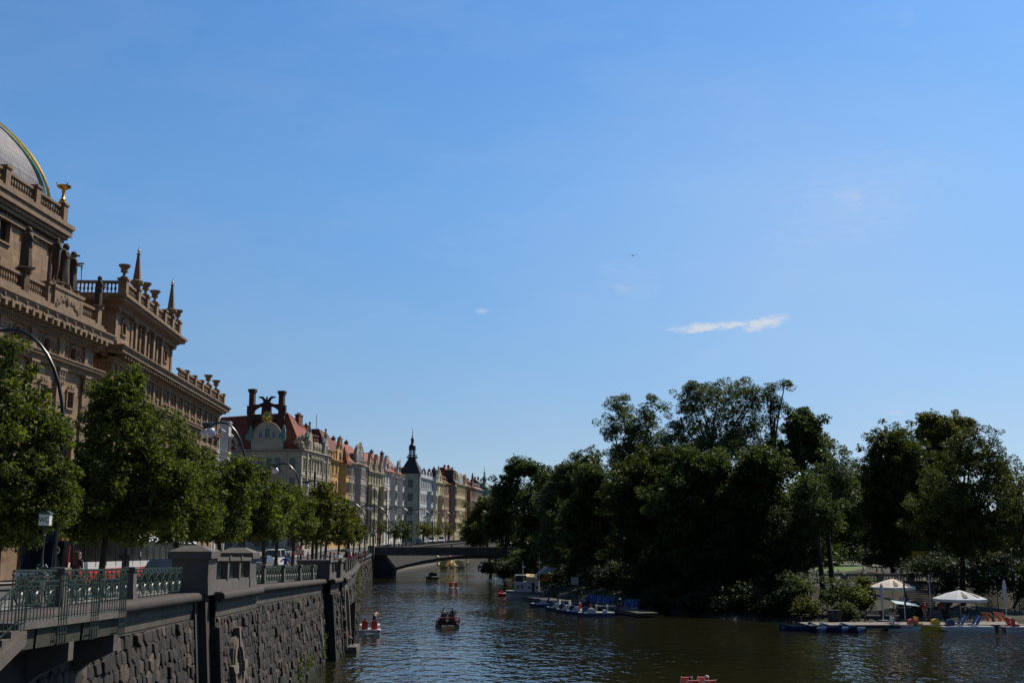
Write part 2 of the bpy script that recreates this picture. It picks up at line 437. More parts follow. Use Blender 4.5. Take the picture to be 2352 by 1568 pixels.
for ys, p in segs(16, 236, 2.0):
    sweep([(-.75, -.34)] + roll + [(-.75, 0)], [ys[0] + (.0)] + ys[1:-1] + [ys[-1]], p, cop)
    ya = ys[0]
    while ya < ys[-1] - .05:
        yb = min(ya + RN.uniform(1.0, 1.5), ys[-1])
        n0 = len(bandm.f); sweep([(-.3, -.9), (.05, -.9), (.05, -.62), (.09, -.6), (.06, -.36), (-.3, -.36)], [ya, yb - .012], p, bandm)
        brnd += [RN.random()] * (len(bandm.f) - n0); ya = yb
wbuild(cop, 'coping', GRAND, wall, smooth=True); wbuild(bandm, 'ashlar_band', BAND, wall, rnd=brnd)
# quoins
q = MB(); qr = []
for a, b_, p in BAYS[:2]:
    for yq, s in ((a, 1), (b_, -1)):
        k = 0; z = -.3
        while z < wZ(yq) - 1.4:
            L = .62 if k % 2 else .42; h = .47; ya, yb = sorted((yq - s * .06, yq + s * L)); n0 = len(q.f)
            q.hexa([WP(ya, z, -.3, p), WP(ya, z, .13, p), WP(yb, z, .13, p), WP(yb, z, -.3, p), WP(ya, z + h - .05, -.3, p), WP(ya, z + h - .05, .13, p), WP(yb, z + h - .05, .13, p), WP(yb, z + h - .05, -.3, p)])
            qr += [RN.random() * .8] * (len(q.f) - n0); z += h; k += 1
wbuild(q, 'quoin_blocks', BASALT, wall, rnd=qr)
# stepped pier at the near bay corner
pm = MB()
for ya, yb, p in ((40.55, 41.2, .38), (40.1, 40.6, .1)):
    pm.hexa([WP(ya, -1, -.5, p), WP(ya, -1, .0, p), WP(yb, -1, .0, p), WP(yb, -1, -.5, p), WP(ya, wZ(ya) - .02, -.5, p), WP(ya, wZ(ya) - .02, .0, p), WP(yb, wZ(yb) - .02, .0, p), WP(yb, wZ(yb) - .02, -.5, p)])
wbuild(pm, 'corner_pier', GRAND, wall)
# medallion: stone ring with key blocks
md = MB(); p = .6
def MP(u, z, w): return WP(MED_Y + u, MED_Z + z, w, p)
for r0, r1, w0 in ((.72, .98, .22), (.60, .72, .13), (.98, 1.06, .15)):
    for k in range(28):
        a0, a1 = 2 * PI * k / 28, 2 * PI * (k + 1) / 28
        P8 = [MP(r * math.cos(a), r * 1.16 * math.sin(a), w) for w in (-.1, w0) for a, r in ((a0, r0), (a0, r1), (a1, r1), (a1, r0))]
        md.hexa([P8[i] for i in (0, 1, 2, 3, 4, 5, 6, 7)])
for u0, u1, z0, z1 in ((-.14, .14, .75, 1.5), (-.14, .14, -1.6, -.7), (.6, 1.25, -.16, .16), (-1.25, -.6, -.16, .16)):
    md.hexa([MP(u0, z0, -.1), MP(u0, z0, .28), MP(u1, z0, .28), MP(u1, z0, -.1), MP(u0, z1, -.1), MP(u0 * 1.2, z1, .26), MP(u1 * 1.2 if abs(u0) < .2 else u1, z1, .26), MP(u1, z1, -.1)])
for k in range(16):
    a = RN.uniform(0, 2 * PI); r = RN.uniform(0, .42); s = RN.uniform(.1, .2)
    c0 = MP(r * math.cos(a), r * math.sin(a), .0); md.ball(c0, .1, s, s * 1.3, 7, 4)
wbuild(md, 'medallion', attrm('medallion_stone', [(0, (.15, .125, .105)), (1, (.17, .14, .12))]), wall)
# arched doorway at water level
ad = MB(); p = .75; ys0 = ARCH_Y
def AP(u, z, w): return WP(ys0 + u, z, w, p)
N_ = 14
for k in range(N_):
    a0, a1 = PI * k / N_, PI * (k + 1) / N_
    P8 = [AP(-r * math.cos(a), ARCH_SP + r * 1.2 * math.sin(a), w) for w in (-.35, .12) for a, r in ((a0, ARCH_R), (a0, ARCH_R + .42), (a1 - .02, ARCH_R + .42), (a1 - .02, ARCH_R))]
    ad.hexa(P8)
for s in (-1, 1):
    for k in range(8):
        z = -.2 + k * .44; w = .42 + .1 * (k % 2)
        u0, u1 = sorted((s * ARCH_R, s * (ARCH_R + w)))
        ad.hexa([AP(u0, z, -.35), AP(u0, z, .12), AP(u1, z, .12), AP(u1, z, -.35), AP(u0, z + .42, -.35), AP(u0, z + .42, .12), AP(u1, z + .42, .12), AP(u1, z + .42, -.35)])
wbuild(ad, 'arch_surround', GRAN, wall)
dk = MB()
pts = [AP(-ARCH_R, .15, .03), AP(ARCH_R, .15, .03), AP(ARCH_R, ARCH_SP, .03)] + [AP(ARCH_R * math.cos(PI * k / 10), ARCH_SP + ARCH_R * 1.2 * math.sin(PI * k / 10), .03) for k in range(1, 10)] + [AP(-ARCH_R, ARCH_SP, .03)]
dk.add(pts, [tuple(range(len(pts)))])
for k in range(-4, 5): dk.tube([AP(k * .2, .2, .07), AP(k * .2, ARCH_SP + .9, .07)], .02, 4)
wbuild(dk, 'door', M('old_iron_door', (.02, .018, .015), .7, .3), wall)
lg = MB(); lg.hexa([AP(-1.3, -.6, 0), AP(-1.3, -.6, .75), AP(1.3, -.6, .75), AP(1.3, -.6, 0), AP(-1.3, .42, 0), AP(-1.3, .42, .75), AP(1.3, .42, .75), AP(1.3, .42, 0)])
wbuild(lg, 'ledge', GRAN, wall)
# drain pipe, timber fender and white rod on the wall
rod = MB(); rod.tube([WP(72.6, 3.0, .2), WP(72.9, 1.2, .22)], .04, 6)
tag(rod.build('gauge_rod', WHITE), 'short pale rod fixed upright on the dark wall above the water', 'rod')
fd = MB()
for k in range(3): fd.box(-12.75 + k * .2, -12.6 + k * .2, 88 - k * .3, 88.3 - k * .3, -.8, 2.9 + k * .15)
tag(fd.build('fender_post', M('wet_timber', (.03, .024, .018), .6, .4), loc=(-.2, 1, 0)), 'dark timber mooring fender standing in the water beyond the arch', 'fender')
# far wall beyond the bridge
FARW = ashlar('far_wall_stone', (.038, .030, .020), .8, .55, .35, (.018, .015, .010), mortar=.03, mcol=.35)
fw = thing('embankment_wall', 'farther stretch of stone river wall curving away beyond the bridge', 'wall', (wX(330), 330, 0))
mb = MB(); fy = [238, 250, 262, 275, 288, 300, 316, 340, 370, 400, 440, 482, 520, 560, 640, 700]
sweepv = []
for a, b_ in zip(fy[:-1], fy[1:]):
    mb.hexa([WP(a, -1, -1.5), WP(a, -1, 0), WP(b_, -1, 0), WP(b_, -1, -1.5), WP(a, wZ(a) - .3, -1.5), WP(a, wZ(a) - .3, 0), WP(b_, wZ(b_) - .3, 0), WP(b_, wZ(b_) - .3, -1.5)])
wbuild(mb, 'stone_facing', FARW, fw)
mb = MB(); sweep([(-1.2, -.4), (.25, -.4), (.3, -.15), (.2, 0), (-1.2, 0)], fy, 0, mb); wbuild(mb, 'coping', GRAND, fw)
mb = MB()
for a, b_ in zip(fy[:-1], fy[1:]):
    mb.hexa([WP(a, -.5, -.2), WP(a, -.5, .8), WP(b_, -.5, .8), WP(b_, -.5, -.2), WP(a, .3, -.2), WP(a, .22, .7), WP(b_, .22, .7), WP(b_, .3, -.2)])
wbuild(mb, 'plinth', M('damp_plinth_stone', (.15, .125, .09), .85, .35, 1.5, .3), fw)

# ================================================================ RAILINGS
def RP(Y, dz, w=-.27, p=0.0): return Vector((wX(Y) + p + w, Y, wZ(Y) + dz * (.9 if p == 0 else 1)))
def ring_panel(mb, y0, y1, p=0.0, pitch=.8, w=-.27, seg=16, lod=0):
    n = max(1, round((y1 - y0) / pitch)); d = (y1 - y0) / n
    for dz, r in ((.97, .035), (.83, .022), (.12, .022)):
        mb.tube([RP(y0, dz, w, p), RP(y1, dz, w, p)], r, 4)
    if lod == 2:
        k = y0
        while k < y1: mb.tube([RP(k, .02, w, p), RP(k, .95, w, p)], .035, 3); k += .5
        return
    for i in range(n):
        c = y0 + (i + .5) * d
        ns = seg if lod == 0 else 8
        mb.tube([RP(c + .31 * math.cos(t), .475 + .33 * math.sin(t), w, p) for t in [2 * PI * k / ns for k in range(ns)]], .026 if lod == 0 else .035, 4, closed=True)
        q = 5 if lod == 0 else 3
        for sy in (-1, 1):
            for sz in (-1, 1):
                mb.tube([RP(c + sy * .29 * (1 - math.sin(t)), .475 + sz * .31 * (1 - math.cos(t)), w, p) for t in [PI / 2 * k / (q - 1) for k in range(q)]], .022, 3)
        mb.tube([RP(c, .02, w, p), RP(c, .97, w, p)], .018, 4)
        mb.tube([RP(c - d / 2, .02, w, p), RP(c - d / 2, .97, w, p)], .018, 4)
        if lod == 0:
            for o, z in ((0, .88), (-d / 2, .88), (0, .475)):
                mb.ball(RP(c + o, z, w, p), .04, n=5, k=3)
def post_mesh():
    m_ = MB(); m_.box(-.2, .2, -.2, .2, -.05, .22, t=.02); m_.box(-.16, .16, -.16, .16, .22, .93, t=.015)
    m_.box(-.2, .2, -.2, .2, .93, .99); m_.box(-.22, .22, -.22, .22, .99, 1.05, t=.03); return m_.mesh('post', GRAN)
POST = post_mesh()
def railing(y0, y1, posts, label, lod=0, p=0.0, w=-.27):
    t = thing('embankment_railing', label, 'railing', RP((y0 + y1) / 2, 0, w, p), group=None)
    ed = [y0] + list(posts) + [y1]
    for a, b_ in zip(ed[:-1], ed[1:]):
        if b_ - a < .5: continue
        m_ = MB(); ring_panel(m_, a + .17, b_ - .17, p, w=w, lod=lod); wbuild(m_, 'panel', IRON, t, smooth=False)
    for y in posts:
        q = RP(y, 0, w, p) - t.location; o = put('post', POST, t, q); o.scale = (1, 1, .9)
railing(24.6, 39.8, [27.6, 33.5], 'green iron railing with ring pattern on the coping left of the large square pillar')
railing(49.9, 75.4, [50.15, 55.5, 61.3, 67.0, 72.2], 'green iron ring railing with stone posts right of the second square pillar')
railing(84, 148, [84.2, 88, 92.5, 97, 101.5, 107, 112.5, 118, 123.5, 129, 135, 141, 147], 'ring railing on the curved wall between the arched doorway bay and the bridge', 1)
railing(148, 228, [153, 159, 165, 171, 177, 183, 189, 195, 201, 207, 213, 219, 225], 'short far end of the ring railing running up to the bridge abutment', 2)
railing(246, 560, [246 + 6.2 * k for k in range(50)], 'long railing with stone posts on the far river wall beyond the bridge', 2)
def square_pillar(y0, y1, label, dz=1.62, x0=-1.5, x1=.0, p=.6):
    b_ = RP(y0, 0, 0, p); t = thing('square_pillar', label, 'pillar', (b_.x, (y0 + y1) / 2, wZ(y0) - .1))
    d = (y1 - y0) / 2; m_ = MB(); m_.box(x0, x1 - .05, -d, d, 0, .45, t=.03); m_.box(x0 + .06, x1 - .1, -d + .05, d - .05, .45, dz - .3)
    m_.build('shaft', GRAN, t); m_ = MB(); m_.box(x0 - .06, x1 + .03, -d - .1, d + .1, dz - .3, dz - .04)
    m_.box(x0 - .06, x1 + .03, -d - .1, d + .1, dz - .04, dz + .17, tx=.5, ty=d * .7); m_.build('cap', GRAN, t)
square_pillar(40.3, 41.35, 'large square stone pillar with shallow pyramid cap, nearest on the river wall', 1.6)
square_pillar(48.3, 49.5, 'large square stone pillar with pyramid cap, behind the nearest one at the bay end', 1.6)
def stone_screen(y0, y1, n, label, p, ht=1.12, base=.42):
    t = thing('openwork_parapet', label, 'parapet', RP((y0 + y1) / 2, 0, -.3, p)); m_ = MB(); g = MB(); cp_ = MB(); d = (y1 - y0) / n
    def hx(mb_, a, b_, w0, w1, z0, z1):
        mb_.hexa([RP(a, z0, w0, p), RP(a, z0, w1, p), RP(b_, z0, w1, p), RP(b_, z0, w0, p), RP(a, z1, w0, p), RP(a, z1, w1, p), RP(b_, z1, w1, p), RP(b_, z1, w0, p)])
    hx(m_, y0, y1, -.55, -.1, -.05, base); 
    for i in range(n + 1):
        c = y0 + i * d; hx(m_, c - .14, c + .14, -.52, -.06, base, ht)
    hx(cp_, y0 - .05, y1 + .05, -.62, -.02, ht, ht + .15)
    for i in range(1, n): hx(cp_, y0 + i * d - .16, y0 + i * d + .16, -.66, .02, ht + .02, ht + .2)
    for i in range(n):
        a, b_ = y0 + i * d + .15, y0 + (i + 1) * d - .15; c = (a + b_) / 2; r = (b_ - a) / 2
        k = a
        while k < b_: g.tube([RP(k, base, -.32, p), RP(k, ht, -.32, p)], .016, 4); k += .2
        for z in np.arange(base + .06, ht - .15, .09): g.tube([RP(a, z, -.3, p), RP(a + r * 1.1, z, -.3, p)], .014, 3)
        for s in (-.5, .5):
            cc = c + s * r
            g.tube([RP(cc + .48 * r * math.cos(a2), (base + ht) / 2 + .32 * math.sin(a2), -.3, p) for a2 in [2 * PI * k / 12 for k in range(12)]], .02, 4, closed=True)
    wbuild(m_, 'stone_frame', GRAN, t); wbuild(cp_, 'coping', GRAN, t); wbuild(g, 'grille', IRON, t)
stone_screen(41.4, 48.25, 3, 'stone parapet with three iron grilles between the two large square pillars', .6)
stone_screen(76.1, 79.6, 2, 'stone framed grille parapet beside the arched doorway bay, nearer half', .55)
stone_screen(80.8, 83.2, 1, 'short stone grille parapet directly above the arched doorway', .75, 1.2)
for a, b_, p, w0, lb in ((75.2, 76.1, .55, -2.2, 'broad low stone block ending the long ring railing'), (79.7, 80.9, .75, -2.2, 'broad low stone block beside the parapet above the doorway')):
    m_ = MB(); q = RP(a, 0, 0, p); d = (b_ - a) / 2
    m_.box(w0, -.02, -d, d, -.1, 1.1); m_.box(w0 - .1, .06, -d - .08, d + .08, 1.1, 1.27, t=.03)
    tag(m_.build('parapet_block', GRAN, loc=(q.x, a + d, wZ(a))), lb, 'parapet')

# ================================================================ STAIR LANDING (bottom left)
st_ = thing('stair_landing', 'stone stair landing hung outside the river wall with steps going down left', 'stairs', (-10.4, 25, 6))
SX = -9.75
def lz(Y): return wZ(Y) - .13
m_ = MB()
m_.hexa([(-11.6, 22.2, lz(22.2) - .14), (SX, 22.2, lz(22.2) - .14), (SX, 28.3, lz(28.3) - .14), (-11.6, 28.3, lz(28.3) - .14), (-11.6, 22.2, lz(22.2)), (SX, 22.2, lz(22.2)), (SX, 28.3, lz(28.3)), (-11.6, 28.3, lz(28.3))])
wbuild(m_, 'landing_slab', GRAN, st_)
m_ = MB()
for a, b_, w in ((22.3, 23.2, -.03), (23.25, 24.2, 0), (24.25, 25.7, -.04), (25.75, 26.7, 0), (26.75, 28.2, -.04)):
    m_.hexa([(-11.2, a, lz(a) - .55), (SX - .1 + w, a, lz(a) - .55), (SX - .1 + w, b_, lz(b_) - .55), (-11.2, b_, lz(b_) - .55), (-11.2, a, lz(a) - .14), (SX - .08 + w, a, lz(a) - .14), (SX - .08 + w, b_, lz(b_) - .14), (-11.2, b_, lz(b_) - .14)])
wbuild(m_, 'edge_beam', attrm('weathered_beam', [(0, (.16, .14, .12)), (1, (.2, .18, .16))], scale=2), st_)
for y in (25.2, 28.0):
    m_ = MB(); m_.prism([(-11.3, lz(y) - .55), (SX - .12, lz(y) - .55), (SX - .12, lz(y) - .95), (-10.5, lz(y) - 1.25), (-11.3, lz(y) - 1.9)], y - .14, y + .14, 'y'); wbuild(m_, 'bracket', GRAN, st_)
m_ = MB(); z = lz(22.2); y = 22.2
for k in range(12):
    m_.box(-11.3, SX + .02, y - .38, y, z - .43, z - .13); y -= .36; z -= .13
wbuild(m_, 'step', GRAN, st_)
m_ = MB(); m_.hexa([(SX, 22.3, lz(22.2) - .42), (SX + .12, 22.3, lz(22.2) - .42), (SX + .12, 17.8, lz(22.2) - 2.05), (SX, 17.8, lz(22.2) - 2.05), (SX, 22.3, lz(22.2) - .15), (SX + .12, 22.3, lz(22.2) - .15), (SX + .12, 17.8, lz(22.2) - 1.78), (SX, 17.8, lz(22.2) - 1.78)])
wbuild(m_, 'stringer', GRAN, st_)
fn = thing('stair_fence', 'green iron bar fence with clustered uprights around the stair landing', 'fence', (SX, 25, 6))
m_ = MB(); X = SX - .03
def fz(Y): return lz(Y) if Y > 22.2 else lz(22.2) - (22.2 - Y) * .36
def line(mb_, Ys, dz, r, n=4): mb_.tube([(X, y, fz(y) + dz) for y in Ys], r, n)
line(m_, [18, 22.2, 28.3], .8, .022); line(m_, [18, 22.2, 28.3], .06, .014); line(m_, [18, 22.2, 28.3], .70, .012)
y = 18.1
cl = [19.8, 22.2, 24.3, 26.15, 28.0]
while y < 28.3:
    if not any(abs(y - c) < .3 for c in cl): m_.tube([(X, y, fz(y) + .0), (X, y, fz(y) + .8)], .011, 4)
    y += .165
wbuild(m_, 'bar_panel', IRON, fn)
for c in cl:
    m_ = MB()
    for k in (-.21, -.07, .07, .21): m_.tube([(X + .03, c + k, fz(c) - .55), (X + .03, c + k, fz(c) + .92)], .016, 4)
    for dz in (.0, -.3, .72): m_.tube([(X + .03, c - .24, fz(c) + dz), (X + .03, c + .24, fz(c) + dz)], .012, 4)
    wbuild(m_, 'clustered_post', IRON, fn)
fn2 = thing('stair_fence', 'plain green iron fence across the left end of the stair landing', 'fence', (-12, 24, 6.2))
m_ = MB()
for dz in (.85, .08): m_.tube([(-16.5, 27.2, lz(25) + dz), (-12.2, 24.4, lz(25) + dz)], .02, 4)
for k in range(30):
    t = k / 29; m_.tube([(-16.5 + 4.3 * t, 27.2 - 2.8 * t, lz(25)), (-16.5 + 4.3 * t, 27.2 - 2.8 * t, lz(25) + .85)], .012, 4)
wbuild(m_, 'bar_panel', IRON, fn2)

# ================================================================ BRIDGE TO THE ISLAND
BRC = M('old_concrete', (.105, .093, .075), .85, .3, .8, .3)
br = thing('footbridge', 'low flat arch bridge crossing from the embankment to the wooded island', 'bridge', (-18, 236, 0))
def BY(X): return 237 + (X + 30) * -.02
m_ = MB()
xs = [-30, -20, -10, 0, 10, 22]
def bx(mb_, x0, x1, z0, z1, ya, yb, z0b=None, z1b=None):
    z0b = z0 if z0b is None else z0b; z1b = z1 if z1b is None else z1b
    mb_.hexa([(x0, BY(x0) + ya, z0), (x1, BY(x1) + ya, z0b), (x1, BY(x1) + yb, z0b), (x0, BY(x0) + yb, z0), (x0, BY(x0) + ya, z1), (x1, BY(x1) + ya, z1b), (x1, BY(x1) + yb, z1b), (x0, BY(x0) + yb, z1)])
bx(m_, -29.4, 22, 4.62, 5.1, -.3, 9); wbuild(m_, 'deck', BRC, br)
for ya in (-.1, 8.6):
    m_ = MB(); bx(m_, -29.4, 22, 5.1, 6.25, ya, ya + .25);  bx(m_, -29.4, 22, 5.12, 5.2, ya - .12, ya)
    pp_ = wbuild(m_, 'parapet', BRC, br); m_ = MB(); bx(m_, -29.4, 22, 6.25, 6.42, ya - .12, ya + .37, None, 6.30); m_.xf(Matrix.Translation(-br.location)); m_.build('parapet_cap', M('highlight_cap_stone', (.26, .235, .2), .8, .25), pp_)  # lighter cap colour paints the highlight along the parapet top
m_ = MB(); prev = None
xa, xb = -25.6, 14.0
for k in range(13):
    x = xa + (xb - xa) * k / 12; t = (k / 12 - .5) * 2; z = 4.6 - 2.7 * abs(t) ** 2.2
    if prev: bx(m_, prev[0], x, prev[1] - .62, prev[1] + .02, .4, 8.2, z - .62, z + .02)
    prev = (x, z)
wbuild(m_, 'arch_rib', BRC, br)
for s, x0, x1, x2 in ((1, -29.8, -27.9, -25.4), (-1, 17.5, 16.2, 14)):
    P = [(x0, -1), (x2, -1), (x2, 2.0), (x1, 4.62), (x0, 4.62)]
    m_ = MB(); m_.prism(P if s > 0 else P[::-1], BY(x0) + .2, BY(x0) + 8.8, 'y')
    wbuild(m_, 'abutment', M('abutment_stone', (.06, .055, .045), .9, .3, .8, .3), br)
m_ = MB(); m_.box(-30.6, -29.3, 235.3, 236.6, .0, 6.5); m_.box(-30.7, -29.2, 235.2, 236.7, 6.5, 6.72, t=.1); m_.box(-30.7, -29.1, 235.1, 236.6, .0, 1.2, t=.15)
wbuild(m_, 'end_pillar', GRAN, br)
# ================================================================ FACADE HELPERS
# local frame of a building: x runs along the river front away from the bridge, -y faces the river, z up
def bthing(name, label, X0, Y0, d, zb, cat='building', group=None):
    return thing(name, label, cat, (X0, Y0, zb), math.atan2(1, d), group)
def wall_open(mb, x0, x1, z0, z1, ops, y=0.0, depth=.3, mi=0, axis='y'):
    """flat wall with real openings; axis 'x' puts the wall in the local x = y plane running along local y"""
    def P(a, b_, c_): return (a, b_, c_) if axis == 'y' else (b_, a, c_)
    st0 = len(mb.v)
    xs = sorted({x0, x1} | {v for o in ops for v in o[:2]}); zs = sorted({z0, z1} | {v for o in ops for v in o[2:4]})
    xs = [v for v in xs if x0 <= v <= x1]; zs = [v for v in zs if z0 <= v <= z1]
    for a, b_ in zip(xs[:-1], xs[1:]):
        cx = (a + b_) / 2; run = None
        for c_, d_ in zip(zs[:-1], zs[1:]):
            cz = (c_ + d_) / 2
            if any(o[0] < cx < o[1] and o[2] < cz < o[3] for o in ops):
                if run: mb.add([P(a, y, run[0]), P(b_, y, run[0]), P(b_, y, run[1]), P(a, y, run[1])], [(0, 1, 2, 3)], mi); run = None
            else: run = [run[0], d_] if run else [c_, d_]
        if run: mb.add([P(a, y, run[0]), P(b_, y, run[0]), P(b_, y, run[1]), P(a, y, run[1])], [(0, 1, 2, 3)], mi)
    for o in ops:
        a, b_, c_, d_ = o[:4]; Y2 = y + depth
        zt = d_
        if len(o) > 4 and o[4]:
            r = (b_ - a) / 2; cx = (a + b_) / 2; zt = d_ - r; n = 8
            arc = [(cx - r * math.cos(PI * k / n), zt + r * math.sin(PI * k / n)) for k in range(n + 1)]
            for k in range(n):
                cor = a if k < n // 2 else b_
                mb.add([P(cor, y, d_), P(*[arc[k][0], y, arc[k][1]]), P(arc[k + 1][0], y, arc[k + 1][1])], [(0, 1, 2)], mi)
                mb.add([P(arc[k][0], y, arc[k][1]), P(arc[k + 1][0], y, arc[k + 1][1]), P(arc[k + 1][0], Y2, arc[k + 1][1]), P(arc[k][0], Y2, arc[k][1])], [(0, 1, 2, 3)], mi)
        else:
            mb.add([P(a, y, d_), P(b_, y, d_), P(b_, Y2, d_), P(a, Y2, d_)], [(0, 1, 2, 3)], mi)
        mb.add([P(a, y, c_), P(b_, y, c_), P(b_, Y2, c_), P(a, Y2, c_)], [(0, 1, 2, 3)], mi)
        mb.add([P(a, y, c_), P(a, y, zt), P(a, Y2, zt), P(a, Y2, c_)], [(0, 1, 2, 3)], mi)
        mb.add([P(b_, y, c_), P(b_, y, zt), P(b_, Y2, zt), P(b_, Y2, c_)], [(0, 1, 2, 3)], mi)
    return mb
WCACHE = {}
def window(parent, x, z, w, h, frame, y=.22, style=(2, 3), arch=False, face='y', surround=None, sm=None):
    """a window part (frame with glazing bars, sill and surround) with its pane as sub-part; shared meshes"""
    key = (round(w, 2), round(h, 2), frame.name, style, arch, surround, round(y, 2), sm.name if sm else '')
    if key not in WCACHE:
        m_ = MB(); t = .07; top = h - (w / 2 if arch else 0)
        m_.box(-w / 2, -w / 2 + t, y - .08, y, 0, top); m_.box(w / 2 - t, w / 2, y - .08, y, 0, top)
        m_.box(-w / 2 + t, w / 2 - t, y - .08, y, 0, t)
        if not arch: m_.box(-w / 2 + t, w / 2 - t, y - .08, y, h - t, h)
        else: m_.tube([(w / 2 * math.cos(a), y - .04, top + w / 2 * math.sin(a)) for a in [PI * k / 8 for k in range(9)]], t * .6, 4)
        for k in range(1, style[0]):
            u = -w / 2 + w * k / style[0]; m_.box(u - t * .4, u + t * .4, y - .06, y + .0, t, top - t)
        if style[1] > 1: m_.box(-w / 2 + t, w / 2 - t, y - .07, y - .002, h * .66, h * .66 + t * .8)
        if surround:
            n0 = len(m_.m)
            s = .16; p = .1
            m_.box(-w / 2 - s, -w / 2, -p, .0, -.05, top); m_.box(w / 2, w / 2 + s, -p, .0, -.05, top)
            m_.box(-w / 2 - s * 1.5, w / 2 + s * 1.5, -p * 1.8, .0, -.2, -.05)
            if surround == 'ped':
                m_.box(-w / 2 - s * 1.4, w / 2 + s * 1.4, -p * 2.4, 0, top, top + .16)
                m_.prism([(-w / 2 - s * 1.9, top + .16), (w / 2 + s * 1.9, top + .16), (0, top + .16 + w * .42)], -p * 3.2, 0, 'y')
            elif surround == 'flat':
                m_.box(-w / 2 - s * 1.8, w / 2 + s * 1.8, -p * 2.4, 0, top, top + .2)
            elif surround == 'thin': m_.box(-w / 2 - s, w / 2 + s, -p, 0, top, top + s)
            elif surround == 'crest':
                m_.box(-w / 2 - s * 1.5, w / 2 + s * 1.5, -p * 1.6, 0, top, top + .17)
                for k in (-.5, 0, .5): m_.ball((k * w * .7, -.1, top + .3), .16, .1, .2 if k else .34, 6, 4)
            for q_ in range(n0, len(m_.m)): m_.m[q_] = 1
        g = MB()
        if arch:
            pts = [(-w / 2, y, 0), (w / 2, y, 0)] + [(w / 2 * math.cos(PI * k / 8), y, top + w / 2 * math.sin(PI * k / 8)) for k in range(9)]
            g.add(pts, [tuple(range(len(pts)))])
        else: g.add([(-w / 2, y, 0), (w / 2, y, 0), (w / 2, y, h), (-w / 2, y, h)], [(0, 1, 2, 3)])
        WCACHE[key] = (m_.mesh('window', [frame, sm or SANDP]), g.mesh('pane', GLASS))
    a, b_ = WCACHE[key]
    o = put('window', a, parent); g = put('pane', b_, o)
    if face == 'y': o.location = (x, 0, z) if not isinstance(x, tuple) else (x[0], x[1], z)
    else:
        o.location = (x[0], x[1], z); o.rotation_euler = (0, 0, -PI / 2)
    return o
def cornice(mb, x0, x1, z, prof, y=0.0, ends=True):
    """stack of (dz0, dz1, projection) slabs along the front, returned round both ends"""
    for a, b_, p in prof:
        e = p if ends else 0
        mb.box(x0 - e, x1 + e, y - p, y + .2, z + a, z + b_)
BAL = [(.09, 0), (.09, .06), (.05, .1), (.045, .2), (.1, .38), (.11, .5), (.06, .66), (.045, .8), (.08, .86), (.09, 1)]
def balustrade(mb, pts, z, ht=1.3, ped=None, pw=.6, gap=.34, base=.3, n=6):
    """stone balustrade along local points [(x, y), ...]"""
    for (xa, ya), (xb, yb) in zip(pts[:-1], pts[1:]):
        L = math.hypot(xb - xa, yb - ya); ux, uy = (xb - xa) / L, (yb - ya) / L; nx, ny = -uy, ux
        def slab(s0, s1, w, z0, z1):
            mb.hexa([(xa + ux * s + nx * q, ya + uy * s + ny * q, zz) for zz in (z0, z1) for s, q in ((s0, -w), (s0, w), (s1, w), (s1, -w))])
        slab(0, L, .22, z, z + base); slab(0, L, .2, z + ht - .2, z + ht)
        k = .3
        while k < L - .25:
            mb.lathe([(r * 1.1, zz * (ht - .2 - base)) for r, zz in BAL], xa + ux * k, ya + uy * k, z + base, n); k += gap
def pedestal(mb, x, y, z, ht, w=.35):
    mb.box(x - w, x + w, y - w, y + w, z, z + ht - .15); mb.box(x - w - .1, x + w + .1, y - w - .1, y + w + .1, z + ht - .15, z + ht + .03)
def urn(mb, x, y, z, s=1.0):
    mb.lathe([(r * s, q * s) for r, q in ((.28, 0), (.28, .12), (.12, .2), (.1, .38), (.2, .46), (.3, .52), (.3, .6), (.24, .68), (.3, .8), (.46, .98), (.47, 1.06), (.3, 1.06))], x, y, z, 12)
# ================================================================ THEATRE
TZ = 5.2
FR = M('bronze_window_frame', (.06, .045, .035), .5, .2)
th = bthing('theatre', 'brown sandstone opera house with statues and tiled dome at the left edge', -36.5, 58, .0586, TZ, 'theatre')
L1 = 31.0; BC = [27.3, 22.9, 18.5, 14.1, 9.7, 5.3, 1.6]
LV = lambda z: z - TZ
ops = []
for c_ in BC:
    ops += [(c_ - .5, c_ + .5, LV(18.2), LV(19.4)), (c_ - .75, c_ + .75, LV(12.9), LV(16.6)), (c_ - .6, c_ + .6, LV(7.2), LV(8.8))]
    ops += [(c_ - .42, c_ + .42, LV(21.95), LV(22.95))]
m_ = MB(); wall_open(m_, 0, L1, 0, LV(23.6), ops, 0, .45)
m_.add([(L1, 0, 0), (L1, 30, 0), (L1, 30, LV(24)), (L1, 0, LV(24))], [(0, 1, 2, 3)]); m_.add([(0, 0, 0), (0, 30, 0), (0, 30, LV(24)), (0, 0, LV(24))], [(3, 2, 1, 0)])
m_.add([(0, .5, 0), (L1, .5, 0), (L1, .5, LV(23.6)), (0, .5, LV(23.6))], [(0, 1, 2, 3)])
m_.build('wall', SAND, th)
for x in [c_ + 2.2 for c_ in BC] + [-.4]:
    x = min(x, L1 - .45); m_ = MB()
    m_.box(x - .42, x + .42, -.2, 0, LV(12.0), LV(19.8)); m_.box(x - .5, x + .5, -.26, 0, LV(11.2), LV(12.0))
    m_.box(x - .44, x + .44, -.2, 0, LV(21.75), LV(23.3))
    m_.build('pilaster', SANDP, th)
for x in [c_ + 2.2 for c_ in BC]:
    x = min(x, L1 - .45); m_ = MB()
    for k, (z, w) in enumerate(((19.8, .42), (20.15, .5), (20.55, .58))):
        for j in (-1, 0, 1): m_.ball((x + j * w * .7, -.28, LV(z + .12)), .19, .16, .24, 6, 4)
    m_.box(x - .62, x + .62, -.48, 0, LV(20.8), LV(20.98))
    m_.build('capital', SANDP, th)
m_ = MB()
